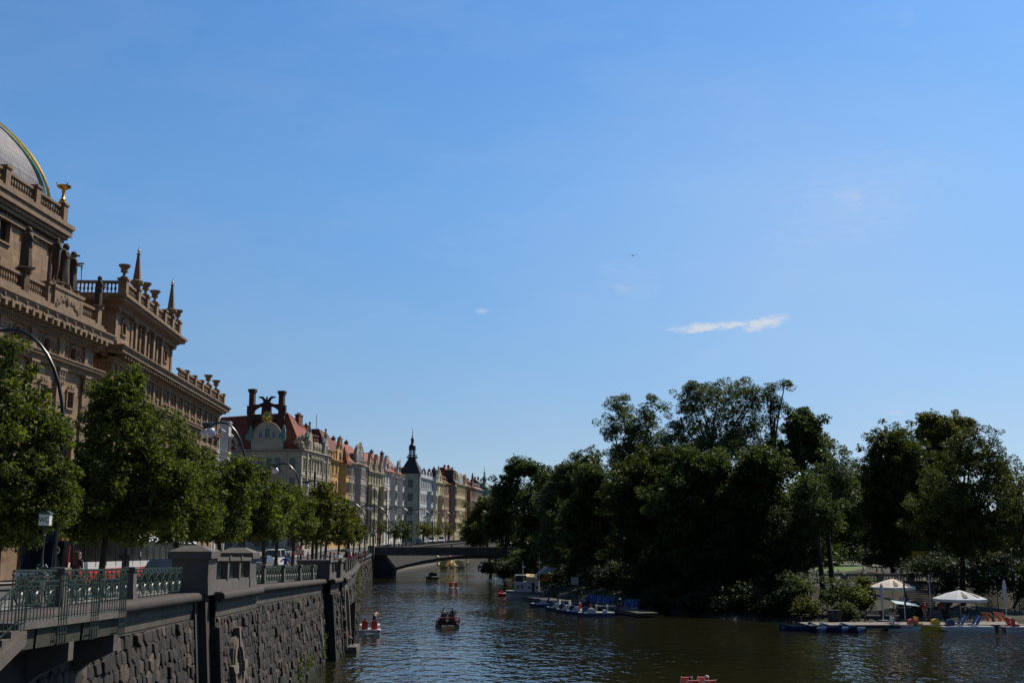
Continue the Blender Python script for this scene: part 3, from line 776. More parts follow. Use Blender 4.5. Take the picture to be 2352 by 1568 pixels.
cornice(m_, 0, L1, 0, [(LV(20.98), LV(21.2), .3), (LV(21.2), LV(21.4), .36), (LV(21.4), LV(21.62), .7), (LV(21.62), LV(21.72), .8)])
cornice(m_, 0, L1, 0, [(LV(10.9), LV(11.2), .4), (LV(5.2), LV(6.4), .2), (LV(17.2), LV(17.4), .14)])
cornice(m_, 0, L1, 0, [(LV(23.3), LV(23.6), .3), (LV(23.6), LV(23.75), .5), (LV(24.1), LV(24.55), 1.15), (LV(24.55), LV(24.68), 1.25), (LV(24.68), LV(24.8), 1.35)])
k = .3
while k < L1:
    m_.box(k, k + .34, -1.15, -.1, LV(23.76), LV(24.1)); k += .95
k = .1
while k < L1:
    m_.box(k, k + .14, -.42, -.3, LV(23.36), LV(23.58)); k += .28
for k in range(int(L1 / 1.5)): m_.ball((k * 1.5 + .5, -1.34, LV(24.34)), .13, .13, .18, 6, 4)
m_.box(-.2, L1 + .1, -.9, 1.4, LV(24.8), LV(25.15)); m_.box(-.1, L1, -.75, 1.2, LV(25.15), LV(25.4))
m_.build('cornice', SANDP, th)
for c_ in BC:
    window(th, c_, LV(12.9), 1.5, 3.7, FR, .4, (2, 3), surround='ped')
    window(th, c_, LV(18.2), 1.0, 1.2, FR, .4, (2, 1), surround='crest')
    window(th, c_, LV(21.95), .84, 1.0, FR, .35, (1, 1))
    window(th, c_, LV(7.2), 1.2, 1.6, FR, .4, (2, 1))
for c_ in BC:   # carved garlands round the oval frieze windows
    m_ = MB(); m_.tube([(c_ + .62 * math.cos(a), -.03, LV(22.45) + .68 * math.sin(a)) for a in [2 * PI * k / 16 for k in range(16)]], .11, 5, closed=True)
    for s in (-1, 1):
        for k in range(6): m_.ball((c_ + s * (.9 + .13 * k), -.04, LV(22.45 + .35 * math.sin(k * 1.3))), .13, .1, .16, 5, 3)
    m_.build('carved_frieze', SANDP, th)
m_ = MB()
def bal_run(mb, xs_ped, y, z, ht):
    for a, b_ in zip(xs_ped[:-1], xs_ped[1:]): balustrade(mb, [(a + .35, y), (b_ - .35, y)], z, ht)
    for x in xs_ped: pedestal(mb, x, y, z, ht + .25)
bal_run(m_, [1, 5.2, 9.6, 14.0], -.2, LV(25.4), 1.35)
bal_run(m_, [14.0, 18.3], -.2, LV(25.4), 1.35); bal_run(m_, [18.3, 21.9], -.2, LV(25.4), 1.35); m_.build('balustrade', SANDP, th)
m_ = MB(); bal_run(m_, [27.0, 30.5], -.2, LV(25.4), 1.35)
pedestal(m_, 26.6, -.2, LV(25.4), 1.6)
balustrade(m_, [(30.5, .2), (30.5, 4)], LV(25.4), 1.35)
m_.build('balustrade', SANDP, th)
m_ = MB(); m_.box(22.2, 26.4, -.75, .3, LV(25.4), LV(26.7)); m_.box(22.0, 26.7, -.85, .4, LV(26.7), LV(26.95)); m_.box(22.3, 26.4, -.6, .3, LV(26.95), LV(27.2))
for s in (-1, 1):
    for k in range(9): m_.ball((24.3 + s * (.25 + .19 * k), -.78, LV(26.15 - .02 * k * k * .5 + .1 * math.sin(k * 2))), .17, .09, .26, 5, 3)
m_.ball((24.3, -.8, LV(26.1)), .35, .14, .4, 8, 5)
m_.build('attic_relief', SANDP, th)
# drum, dome
m_ = MB(); DX0, DX1, DY0, DY1 = 6.0, 30.2, 3.5, 20.5
dops = [(x - .75, x + .75, LV(30.3), LV(32.0)) for x in (21.9, 16.5, 11)]
wall_open(m_, DX0, DX1, LV(24.6), LV(32.6), dops, DY0, .4)
m_.add([(DX1, DY0, LV(24.6)), (DX1, DY1, LV(24.6)), (DX1, DY1, LV(33)), (DX1, DY0, LV(33))], [(0, 1, 2, 3)])
m_.add([(DX0, DY0, LV(24.6)), (DX0, DY1, LV(24.6)), (DX0, DY1, LV(33)), (DX0, DY0, LV(33))], [(3, 2, 1, 0)])
m_.build('drum_wall', SAND, th)
for x in (21.9, 16.5, 11): window(th, (x, DY0), LV(30.3), 1.5, 1.7, FR, .35, (2, 1), surround='crest')
m_ = MB()
for x in (29.7, 25.2, 19.5, 14, 8):
    for k in range(5): m_.box(x - .42 + k * .18, x - .32 + k * .18, DY0 - .2, DY0, LV(27.6), LV(31.2))
    m_.box(x - .5, x + .5, DY0 - .14, DY0, LV(27.2), LV(31.5)); m_.box(x - .6, x + .6, DY0 - .3, DY0, LV(31.5), LV(31.9)); m_.box(x - .6, x + .6, DY0 - .3, DY0, LV(26.9), LV(27.2))
cornice(m_, DX0, DX1, 0, [(LV(31.9), LV(32.2), .3), (LV(32.5), LV(32.8), .45), (LV(32.8), LV(33.1), .65), (LV(33.1), LV(33.7), .9), (LV(33.7), LV(34.05), 1.05)], DY0)
m_.box(DX0 + .2, DX1 - .1, DY0 - .7, DY1, LV(34.05), LV(34.2))
cornice(m_, DX0, DX1, 0, [(LV(27.0), LV(27.15), .2), (LV(25.6), LV(26.6), .25)], DY0)
m_.build('drum_cornice', SANDP, th)
m_ = MB()
for a, b_ in ((7, 11.5), (11.5, 16), (16, 20.6), (20.6, 25.3), (25.3, 30)): balustrade(m_, [(a + .4, DY0 - .4), (b_ - .4, DY0 - .4)], LV(34.15), 1.35, gap=.4); pedestal(m_, b_, DY0 - .4, LV(34.15), 1.6)
balustrade(m_, [(30, DY0), (30, 12)], LV(34.15), 1.35)
m_.build('drum_balustrade', SANDP, th)
SLATE = tiles('dome_slates', (.19, .165, .165), .42, .5)
dome = MB(); hipg = MB(); prof = []; HC = []; HG = []
DCX0, DCX1, DCY0, DCY1, DZ = 8.5, 29.2, 3.9, 19.9, LV(34.6)
for k in range(15):
    a = PI / 2 * k / 16; prof.append((8.2 * (1 - math.cos(a)), 8.4 * math.sin(a)))
for i in range(14):
    (t0, z0), (t1, z1) = prof[i], prof[i + 1]
    R0 = [(DCX0 + t0, DCY0 + t0 * .97), (DCX1 - t0, DCY0 + t0 * .97), (DCX1 - t0, DCY1 - t0 * .97), (DCX0 + t0, DCY1 - t0 * .97)]
    R1 = [(DCX0 + t1, DCY0 + t1 * .97), (DCX1 - t1, DCY0 + t1 * .97), (DCX1 - t1, DCY1 - t1 * .97), (DCX0 + t1, DCY1 - t1 * .97)]
    for k in range(4):
        j = (k + 1) % 4; dome.add([(*R0[k], DZ + z0), (*R0[j], DZ + z0), (*R1[j], DZ + z1), (*R1[k], DZ + z1)], [(0, 1, 2, 3)])
for cx, cy, sx, sy in ((DCX1, DCY0, -1, 1), (DCX0, DCY0, 1, 1), (DCX1, DCY1, -1, -1)):
    hipg = MB(); HG.append(hipg); hipg.tube([(cx + sx * t + .12 * -sx, cy + sy * t * .97 - .12 * sy, DZ + z + .12) for t, z in prof], .13, 6)
    for o, r in ((.35, .1), (.8, .08)):
        hipd = MB(); hipd.tube([(cx + sx * (t + o), cy + sy * t * .97 - .02, DZ + z + .05) for t, z in prof], r, 5); HC.append(hipd)
    hipc = MB(); HC.append(hipc); hipc.tube([(cx + sx * (t + .55), cy + sy * t * .97 - .03, DZ + z) for t, z in prof], .16, 5)
dm = dome.build('dome', SLATE, th); [h_.build('gilded_rib', GOLD, dm, smooth=True) for h_ in HG]; [h_.build('copper_rib', COPPER, dm, smooth=True) for h_ in HC]
m_ = MB(); m_.box(13, 24, 10, 15, LV(42.4), LV(43.4)); m_.build('roof_crown', COPPER, dm)
# gilded brazier on the drum corner
bz = MB(); bz.lathe([(r * .95, z * .95) for r, z in ((.42, 0), (.42, .1), (.24, .3), (.3, .36), (.16, .5), (.11, 1.05), (.2, 1.1), (.12, 1.2), (.15, 1.3), (.55, 1.5), (.62, 1.66), (.5, 1.7), (.1, 1.75))], 0, 0, 0, 14)
for k in range(4):
    a = PI / 4 + k * PI / 2; bz.tube([(.5 * math.cos(a), .5 * math.sin(a), 1.5), (.66 * math.cos(a), .66 * math.sin(a), 1.62), (.6 * math.cos(a), .6 * math.sin(a), 1.78)], .05, 5)
R_ = Matrix.Translation(th.location) @ Matrix.Rotation(th.rotation_euler[2], 4, 'Z')
tag(bz.build('brazier', GOLD, loc=R_ @ Vector((30, DY0 - .4, LV(35.75))), smooth=True), 'gilded brazier bowl on the balustrade corner below the dome', 'ornament')

# second block, with the raised tower
t2 = bthing('theatre_wing', 'long brown sandstone wing with urns and obelisks beyond the domed block', -35.2, 94.5, -.058, TZ, 'theatre')
L2 = 44.5; B2 = [2.9 + 3.05 * k for k in range(14)]
ops = []
for c_ in B2: ops += [(c_ - .55, c_ + .55, LV(15.9), LV(18.9)), (c_ - .33, c_ + .33, LV(22.0), LV(22.95)), (c_ - .6, c_ + .6, LV(11.2), LV(14.4)), (c_ - .6, c_ + .6, LV(6.4), LV(9.6), True)]
m_ = MB(); wall_open(m_, 0, L2, 0, LV(23.6), ops, 0, .45); m_.add([(0, .5, 0), (L2, .5, 0), (L2, .5, LV(23.6)), (0, .5, LV(23.6))], [(0, 1, 2, 3)])
for x, o in ((0, (3, 2, 1, 0)), (L2, (0, 1, 2, 3))): m_.add([(x, 0, 0), (x, 24, 0), (x, 24, LV(24)), (x, 0, LV(24))], [o])
m_.build('wall', SAND, t2)
m_ = MB()
cp1 = [(LV(20.3), LV(20.5), .25), (LV(20.5), LV(20.7), .32), (LV(20.7), LV(20.95), .62), (LV(20.95), LV(21.05), .72)]
cp2 = [(LV(23.3), LV(23.6), .3), (LV(23.6), LV(23.75), .5), (LV(24.1), LV(24.45), 1.25), (LV(24.45), LV(24.6), 1.4), (LV(24.6), LV(24.7), 1.5)]
cornice(m_, 0, L2, 0, cp1 + cp2 + [(LV(10.4), LV(10.7), .3), (LV(15.0), LV(15.2), .2)])
k = .2
while k < L2: m_.box(k, k + .3, -1.1, -.1, LV(23.76), LV(24.1)); k += .85
for k in range(26): m_.box(-1.1, -.1, .3 + k * .85, .6 + k * .85, LV(23.76), LV(24.1))
m_.box(-1.5, .2, .2, 24, LV(24.1), LV(24.7)); m_.box(-.3, 0, .2, 24, LV(23.3), LV(23.6)); m_.box(-.72, 0, .2, 24, LV(20.7), LV(21.05))
m_.build('cornice', SANDP, t2)
for c_ in B2:
    window(t2, c_, LV(15.9), 1.1, 3.0, FR, .4, (2, 3), surround='ped'); window(t2, c_, LV(22.0), .66, .95, FR, .35, (1, 1), surround='thin')
    window(t2, c_, LV(11.2), 1.2, 3.2, FR, .4, (2, 3), surround='flat'); window(t2, c_, LV(6.4), 1.2, 3.2, FR, .4, (2, 3), arch=True)
for k in range(15):
    x = min(max(1.38 + 3.05 * k, .4), L2 - .4); m_ = MB()
    m_.box(x - .28, x + .28, -.2, 0, LV(15.2), LV(19.6)); m_.box(x - .3, x + .3, -.2, 0, LV(21.1), LV(23.3))
    for j in (-1, 0, 1): m_.ball((x + j * .22, -.24, LV(19.8)), .14, .14, .2, 5, 4); m_.ball((x + j * .28, -.26, LV(20.1)), .14, .14, .2, 5, 4)
    m_.box(x - .42, x + .42, -.36, 0, LV(20.15), LV(20.3))
    m_.build('pilaster', SANDP, t2)
for c_ in B2[5:12]:
    m_ = MB()
    for s in (-1, 1):
        for k in range(4): m_.ball((c_ + s * (.55 + .16 * k), -.1, LV(21.75 - .12 * k + .06 * k * k)), .12, .1, .16, 5, 3)
    m_.build('carved_frieze', SANDP, t2)
TW = 20.2
tops = [(2.2, 3.2, LV(26.3), LV(27.3)), (17.0, 18.0, LV(26.3), LV(27.3))] + [(c_ - .55, c_ + .55, LV(25.5), LV(28.1)) for c_ in (7.6, 10.7, 13.8)]
m_ = MB(); wall_open(m_, 0, TW, LV(24.7), LV(28.7), tops, 0, .45); m_.add([(0, .5, LV(24.7)), (TW, .5, LV(24.7)), (TW, .5, LV(28.7)), (0, .5, LV(28.7))], [(0, 1, 2, 3)])
for x, o in ((0, (3, 2, 1, 0)), (TW, (0, 1, 2, 3))): m_.add([(x, 0, LV(24.7)), (x, 14, LV(24.7)), (x, 14, LV(29)), (x, 0, LV(29))], [o])
m_.box(0.3, TW - .3, .6, 14, LV(28.9), LV(29.1)); m_.box(0.3, L2 - .3, .6, 20, LV(24.5), LV(24.68))
m_.build('tower_wall', SAND, t2)
for c_ in (2.7, 17.5): window(t2, c_, LV(26.3), 1.0, 1.0, FR, .4, (1, 1), surround='crest')
for c_ in (7.6, 10.7, 13.8): window(t2, c_, LV(25.5), 1.1, 2.6, FR, .4, (2, 3))
m_ = MB()
for x in (6.0, 9.15, 12.25, 15.35, 5.2, 19.8, .35):
    m_.box(x - .3, x + .3, -.3 if 5.5 < x < 16 else -.12, 0, LV(24.9), LV(28.0)); m_.box(x - .4, x + .4, -.4, 0, LV(27.9), LV(28.15)); m_.box(x - .4, x + .4, -.36, 0, LV(24.7), LV(25.3))
cornice(m_, 0, TW, 0, [(LV(28.15), LV(28.5), .4), (LV(28.5), LV(28.7), .6), (LV(28.7), LV(29.0), 1.1), (LV(29.0), LV(29.25), 1.3)])
m_.box(-1.3, .2, .2, 14, LV(28.7), LV(29.25)); m_.box(-.4, .1, .2, 14, LV(28.15), LV(28.7))
m_.build('tower_cornice', SANDP, t2)
m_ = MB(); TP_ = [0.3, 4.3, 7.3, 10.6, 13.9, 17.0, 19.9]
for a, b_ in zip(TP_[:-1], TP_[1:]): balustrade(m_, [(a + .35, -.5), (b_ - .35, -.5)], LV(29.3), 1.4, base=.45)
for x in TP_: pedestal(m_, x, -.5, LV(29.25), 1.65, .36)
balustrade(m_, [(.3, -.1), (.3, 5)], LV(29.3), 1.4); pedestal(m_, .3, 5.5, LV(29.25), 1.6, .6); balustrade(m_, [(.3, 6.2), (.3, 13)], LV(29.3), 1.4)
m_.build('tower_balustrade', SANDP, t2)
m_ = MB(); BP = [20.6, 24.4, 28.2, 31.9, 36.1, 40.6, 44.2]
for a, b_ in zip(BP[:-1], BP[1:]): balustrade(m_, [(a + .3, -.6), (b_ - .3, -.6)], LV(24.75), 1.35, base=.4)
for x in BP[1:]: pedestal(m_, x, -.6, LV(24.7), 1.6, .3)
balustrade(m_, [(44.2, -.2), (44.2, 6)], LV(24.75), 1.35)
m_.build('balustrade', SANDP, t2)
m_ = MB()
for x, z in ((.3, 30.95), (7.3, 30.95), (10.6, 30.95), (19.9, 30.95), (36.1, 26.35), (40.6, 26.35)):
    u = MB(); urn(u, x, -.5, LV(z), 1.15); u.build('urn', SANDP, t2, smooth=True)
for x in (4.3, 17.0):
    u = MB(); u.lathe([(.32, 0), (.32, .2), (.6, .45), (.62, .7), (.34, .85)], x, -.5, LV(30.93), 10)
    u.add([(x - .3, -.8, LV(31.75)), (x + .3, -.8, LV(31.75)), (x + .3, -.2, LV(31.75)), (x - .3, -.2, LV(31.75)), (x - .1, -.6, LV(34.2)), (x + .1, -.6, LV(34.2)), (x + .1, -.4, LV(34.2)), (x - .1, -.4, LV(34.2))],
          [(0, 1, 5, 4), (1, 2, 6, 5), (2, 3, 7, 6), (3, 0, 4, 7), (4, 5, 6, 7)])
    u.box(x - .16, x + .16, -.66, -.34, LV(34.2), LV(34.3)); ob = u.build('obelisk', SANDP, t2)
    g = MB(); g.ball((x, -.5, LV(34.55)), .15, n=8, k=6); g.tube([(x, -.5, LV(34.3)), (x, -.5, LV(35.1))], [.05, .01], 5); g.build('gilded_ball', GOLD, ob, smooth=True)
# ================================================================ TOWN HOUSES ALONG THE EMBANKMENT
RTILE = tiles('red_roof_tiles', (.31, .073, .038), .45, .8)
RDARK = tiles('dark_red_roof_tiles', (.17, .045, .03), .45, .8)
SLATER = tiles('slate_roof', (.035, .036, .04), .4, .6)
BRICK = ashlar('chimney_brick', (.22, .075, .045), .25, .09, .2, mortar=.012)
BRICKD = ashlar('sooty_brick', (.10, .04, .028), .25, .09, .25, mortar=.012)
FWHITE = M('cream_window_frame', (.45, .42, .36), .6, .15)
FBROWN = M('brown_window_frame', (.12, .07, .04), .6, .2)
def stucco(name, col): return M(name, col, .85, .22, .35, .15)
LA = (-86.0, .13); LB = (-99.1, .14)
def solveY(x, ab): return ab[0] / ((x - 1176) / 2513.0 - ab[1])
def zpx(y, Y): r = ray(1176, y); return H + r[2] / r[1] * Y
def chimney(par, x, y, z, w=1.2, d=.8, h=2.2, mat=None, pots=2):
    m_ = MB(); m_.box(x - w / 2, x + w / 2, y - d / 2, y + d / 2, z - 1.5, z + h); m_.box(x - w / 2 - .12, x + w / 2 + .12, y - d / 2 - .12, y + d / 2 + .12, z + h - .35, z + h - .05)
    for k in range(pots): m_.lathe([(.16, 0), (.13, .5)], x - w / 2 + w * (k + .5) / pots, y, z + h, 6)
    return m_.build('chimney', mat or BRICK, par)
def gable_roof(par, L, ze, rh, mat, dep=12.0, y0=-.35, ridge=5.2, ridge2=7.0, hip=0.0, name='roof'):
    m_ = MB()
    e = [(0, y0, ze), (L, y0, ze), (L, dep, ze), (0, dep, ze)]; t = [(hip, ridge, ze + rh), (L - hip, ridge, ze + rh), (L - hip, ridge2, ze + rh), (hip, ridge2, ze + rh)]
    m_.add(e + t, [(0, 1, 5, 4), (1, 2, 6, 5), (2, 3, 7, 6), (3, 0, 4, 7), (4, 5, 6, 7)]); return m_.build(name, mat, par)
def gablefront(par, poly, mat, y0=-.35, y1=.5, name='gable', trim=None):
    m_ = MB(); m_.prism(poly, y0, y1, 'y')
    n = len(poly)
    for i in range(n):
        a, b_ = poly[i], poly[(i + 1) % n]
        if abs(a[1] - b_[1]) < .01 and a[1] <= min(p[1] for p in poly) + .01: continue
        m_.tube([(a[0], y0, a[1]), (b_[0], y0, b_[1])], .14, 5)
    return m_.build(name, mat, par)
def semig(cx, w, z0, h, n=12): return [(cx - w / 2, z0)] + [(cx - w / 2 * math.cos(PI * k / n), z0 + h * .25 + h * .75 * math.sin(PI * k / n)) for k in range(n + 1)] + [(cx + w / 2, z0)]
def stepg(cx, w, z0, h): return [(cx + w / 2 * a, z0 + h * b_) for a, b_ in ((-1, 0), (-1, .18), (-.8, .22), (-.72, .42), (-.5, .46), (-.42, .66), (-.2, .72), (-.14, .9), (0, 1.08), (.14, .9), (.2, .72), (.42, .66), (.5, .46), (.72, .42), (.8, .22), (1, .18), (1, 0))]
def baroqueg(cx, w, z0, h): return [(cx + w / 2 * a, z0 + h * b_) for a, b_ in ((-1, 0), (-.98, .2), (-.8, .26), (-.62, .4), (-.55, .62), (-.36, .68), (-.3, .82), (0, 1.0), (.3, .82), (.36, .68), (.55, .62), (.62, .4), (.8, .26), (.98, .2), (1, 0))]
def oriel(par, x0, x1, z0, z1, pr, mat, rows, fr, nw=2, poly=True, smat=None):
    """projecting bay from z0 to z1 with window rows (z, h)"""
    c = min(.9, (x1 - x0) * .28) if poly else 0; m_ = MB()
    P = [(x0, 0), (x0 + c, -pr), (x1 - c, -pr), (x1, 0)] if poly else [(x0, 0), (x0, -pr), (x1, -pr), (x1, 0)]
    m_.prism(P, z0, z1, 'z')
    P2 = [(x0 + .5, .1), (x0 + c + .5, -pr * .3), (x1 - c - .5, -pr * .3), (x1 - .5, .1)]
    m_.add([(a, b_, z0) for a, b_ in P] + [(a, b_, z0 - 1.3) for a, b_ in P2], [(0, 1, 5, 4), (1, 2, 6, 5), (2, 3, 7, 6), (4, 5, 6, 7)])
    for z in [r[0] - .45 for r in rows] + [z1 - .1]:
        PP = [(a + (.12 if a > (x0 + x1) / 2 else -.12), b_ - .14) for a, b_ in P]; m_.prism(PP, z, z + .22, 'z')
    o = m_.build('oriel', mat, par)
    for z, h in rows:
        w = (x1 - x0 - 2 * c) / nw * .62
        for k in range(nw):
            window_on(o, x0 + c + (x1 - x0 - 2 * c) * (k + .5) / nw, -pr - .01, z, w, h, fr, smat)
    return o
def window_on(par, x, y, z, w, h, fr, smat=None):
    key = ('on', round(w, 2), round(h, 2), fr.name)
    if key not in WCACHE:
        m_ = MB(); t = .09
        m_.box(-w / 2 - .1, -w / 2 + t, -.1, .0, 0, h); m_.box(w / 2 - t, w / 2 + .1, -.1, .0, 0, h); m_.box(-w / 2, w / 2, -.1, .0, h - t, h + .1); m_.box(-w / 2 - .15, w / 2 + .15, -.18, .0, -.12, .0)
        m_.box(-t / 3, t / 3, -.07, 0, 0, h); m_.box(-w / 2, w / 2, -.07, 0, h * .66, h * .66 + .07)
        g = MB(); g.add([(-w / 2, -.035, 0), (w / 2, -.035, 0), (w / 2, -.035, h), (-w / 2, -.035, h)], [(0, 1, 2, 3)])
        WCACHE[key] = (m_.mesh('window', fr), g.mesh('pane', GLASS))
    a, b_ = WCACHE[key]; o = put('window', a, par, (x, y, z))
    put('pane', b_, o); return o
def balcony(par, x0, x1, z, pr=.9, mat=None):
    m_ = MB(); m_.box(x0, x1, -pr, 0, z - .2, z)
    k = x0
    while k <= x1 + .01: m_.box(k - .03, k + .03, -pr, -pr + .06, z, z + 1.0); k += .3
    m_.box(x0, x1, -pr - .03, -pr + .09, z + .95, z + 1.05); return m_.build('balcony', mat or IRONB, par)
def house(name, label, Y0, Y1, ab, ze, wall, nb, fr=None, trim=None, roof=None, rh=5.5, ww=1.25, rows=None, skip=(), hip=0.0, nch=2, arch_top=False, surround='flat', band=True, cat='house', dep=12.0, attic=0.0, pil=False):
    a, b_ = ab; L = math.hypot(Y1 - Y0, b_ * (Y1 - Y0)); zb = zr((Y0 + Y1) / 2) - .3
    t = bthing(name, label, a + b_ * Y0, Y0, b_, zb, cat); Z = ze - zb; fr = fr or FWHITE; trim = trim or wall
    if rows is None:
        n = 5; g = 4.6; hh = (Z - g) / 4
        rows = [(1.0, 2.7, True)] + [(g + hh * k + hh * .24, hh * .56, arch_top and k == 3) for k in range(4)]
    bx_ = [L * (k + .5) / nb for k in range(nb)]; ops = []
    for k, x in enumerate(bx_):
        if k in skip: continue
        for z, h, ar in rows: ops.append((x - ww / 2, x + ww / 2, z, z + h, ar))
    m_ = MB(); wall_open(m_, 0, L, 0, Z, ops, 0, .3)
    m_.add([(0, .32, 0), (L, .32, 0), (L, .32, Z), (0, .32, Z)], [(0, 1, 2, 3)])
    m_.add([(0, 0, 0), (0, dep, 0), (0, dep, Z), (0, 0, Z)], [(3, 2, 1, 0)]); m_.add([(L, 0, 0), (L, dep, 0), (L, dep, Z), (L, 0, Z)], [(0, 1, 2, 3)]); m_.add([(0, dep, 0), (L, dep, 0), (L, dep, Z), (0, dep, Z)], [(3, 2, 1, 0)])
    m_.build('wall', wall, t)
    for k, x in enumerate(bx_):
        if k in skip: continue
        for i, (z, h, ar) in enumerate(rows): window(t, x, z, ww, h, fr, .27, (2, 2), arch=ar, surround=(surround if i else None), sm=trim)
    m_ = MB()
    cs = [(Z - .75, Z - .5, .25), (Z - .5, Z - .15, .45), (Z - .15, Z + .08, .75)]
    if band: cs += [(rows[i][0] - .62, rows[i][0] - .4, .14) for i in range(2, len(rows))] + [(rows[1][0] - .9, rows[1][0] - .5, .3)]
    for z0, z1, p in cs: m_.box(0, L, -p, .1, z0, z1)
    if pil:
        for x in [0.25] + [(p + q_) / 2 for p, q_ in zip(bx_[:-1], bx_[1:])] + [L - .25]: m_.box(x - .22, x + .22, -.16, 0, rows[1][0] - .5, Z - .75)
    k = .4
    while k < L: m_.box(k - .12, k + .12, -.62, -.1, Z - .5, Z - .17); k += .8
    m_.build('cornice', trim, t)
    if rh:
        rf = gable_roof(t, L, Z, rh, roof or RTILE, dep, hip=hip)
        for k in range(nch): chimney(rf, L * (k + .5) / max(nch, 1) + .8, 6.0, Z + rh - .4, 1.6 + .6 * (k % 2), .8, 1.6 + .5 * (k % 2), None, 3)
        for k in range(int(L / 5)):
            x = 2.5 + 5 * k; d_ = MB(); d_.box(x - .6, x + .6, 1.2, 3.2, Z + 1.2, Z + 2.5); d_.prism([(x - .8, Z + 2.5), (x + .8, Z + 2.5), (x, Z + 3.2)], 1.0, 3.4, 'y'); dd = d_.build('dormer', trim, rf)
            window_on(dd, x, 1.19, Z + 1.4, .7, .9, fr)
    # drain pipe at the joint with the next house
    p_ = MB(); p_.tube([(L - .1, -.25, .2), (L - .1, -.25, Z - .8)], .09, 5); p_.build('drain_pipe', IRONB, t)
    return t, L, Z, zb, rows, bx_
# ---------- cream art nouveau house with the mansard, chimney towers and eagle
CREAM = stucco('cream_grey_stucco', (.44, .39, .28)); CREAMT = M('cream_stone_trim', (.40, .35, .26), .8, .3, 1.0, .2)
Y0 = 267.0; zb = zr(267) - .3
go = bthing('art_nouveau_house', 'cream corner house with steep red roof, two tall chimney towers and an eagle', LA[0] + LA[1] * Y0, Y0, LA[1], zb)
GL = 23.6; GZ = 29.7 - zb; GW = 20.5
rowg = [(1.2, 2.9), (6.2, 2.3), (11.0, 2.4), (15.4, 2.4), (19.9, 2.7)]
ops = []; gx = [1.6, 5.1, 7.9, 10.4, 12.9, 15.4, 18.4, 22]
for x in gx:
    for z, h in rowg: ops.append((x - .6, x + .6, z, z + h, z < 5))
m_ = MB(); wall_open(m_, 0, GL, 0, GZ, ops, 0, .3); m_.add([(0.3, .32, 0), (GL, .32, 0), (GL, .32, GZ), (0.3, .32, GZ)], [(0, 1, 2, 3)])
ny = [2.4, 6.2, 8.4, 10.6, 14.6, 17.6, 19.8]; nops = []
for y in ny:
    for z, h in rowg: nops.append((y - .7, y + .7, z, z + h, False))
wall_open(m_, 0, GW, 0, GZ, nops, 0, .3, axis='x'); m_.add([(.32, .3, 0), (.32, GW, 0), (.32, GW, GZ), (.32, .3, GZ)], [(3, 2, 1, 0)])
m_.add([(GL, 0, 0), (GL, GW, 0), (GL, GW, GZ), (GL, 0, GZ)], [(0, 1, 2, 3)]); m_.add([(0, GW, 0), (GL, GW, 0), (GL, GW, GZ), (0, GW, GZ)], [(3, 2, 1, 0)])
m_.build('wall', CREAM, go)
for x in gx:
    for z, h in rowg: window(go, x, z, 1.2, h, FWHITE, .27, (2, 2), arch=z < 5, surround='flat', sm=CREAMT)
for y in ny:
    for z, h in rowg: window(go, (0, y), z, 1.4, h, FWHITE, .27, (2, 2), face='x', surround='thin', sm=CREAMT)
m_ = MB()
for z, p in ((GZ - .5, .45), (GZ, .7), (5.3, .3), (9.8, .12), (18.6, .12)): m_.box(-p, GL + .05, -p, GW, z - .25, z)
for x in (3.4, 6.5, 16.9, 20.2): m_.box(x - .2, x + .2, -.3, 0, 5.5, GZ - .5); 
for x in (3.4, 20.2): m_.box(x - .35, x + .35, -.4, 0, 5.5, GZ - .3)
for y in (.45, 4.2, 12.6, 16.2): m_.box(-.28, 0, y - .45, y + .45, 5.5, GZ - .5)
for k in range(7): m_.ball((6.5 + 1.45 * k, -.35, GZ - 1.6), .45, .2, .6, 7, 5)
for k in range(5): m_.ball((7.9 + 2.2 * k, -.15, 14.3), .5, .14, .7, 7, 5)
m_.build('cornice', CREAMT, go)
m_ = MB(); m_.box(-.7, 0, 5.2, 11.4, 19.0, 19.2)
k = 5.2
while k < 11.5: m_.box(-.72, -.66, k, k + .07, 19.2, 20.2); k += .3
m_.box(-.75, -.62, 5.2, 11.4, 20.15, 20.25); m_.build('balcony', COPPER, go)
m_ = MB(); m_.box(6.8, 16.6, -1.0, 0, 9.3, 9.6)
k = 6.8
while k < 16.6: m_.box(k, k + .07, -1, -.94, 9.6, 10.6); k += .3
m_.box(6.8, 16.6, -1.03, -.9, 10.55, 10.68); m_.build('balcony', COPPER, go)
# attic gable on the shaded front
m_ = MB(); m_.box(-.45, .4, 5.0, 13.0, GZ, GZ + 2.7); n = 12; R = 3.6; cy = 9.0
m_.prism([(cy - R, GZ + 2.7)] + [(cy - R * math.cos(PI * k / n), GZ + 2.7 + 4.0 * math.sin(PI * k / n)) for k in range(n + 1)] + [(cy + R, GZ + 2.7)], -.35, .4, 'x')
m_.tube([(-.4, cy - R * 1.02 * math.cos(PI * k / n), GZ + 2.7 + 4.1 * math.sin(PI * k / n)) for k in range(n + 1)], .16, 5)
m_.box(-.55, .3, 4.8, 13.2, GZ + 2.55, GZ + 2.75); m_.box(-.5, -.42, 6.5, 11.6, GZ + .5, GZ + 2.1)
gb = m_.build('gable', CREAM, go)
for y, w, h in ((9.0, 1.3, 2.3), (7.3, .9, 1.5), (10.7, .9, 1.5)): window_on(gb, 0, 0, 0, w, h, FWHITE).matrix_basis = Matrix.Translation((-.37, y, GZ + 2.95)) @ Matrix.Rotation(-PI / 2, 4, 'Z')
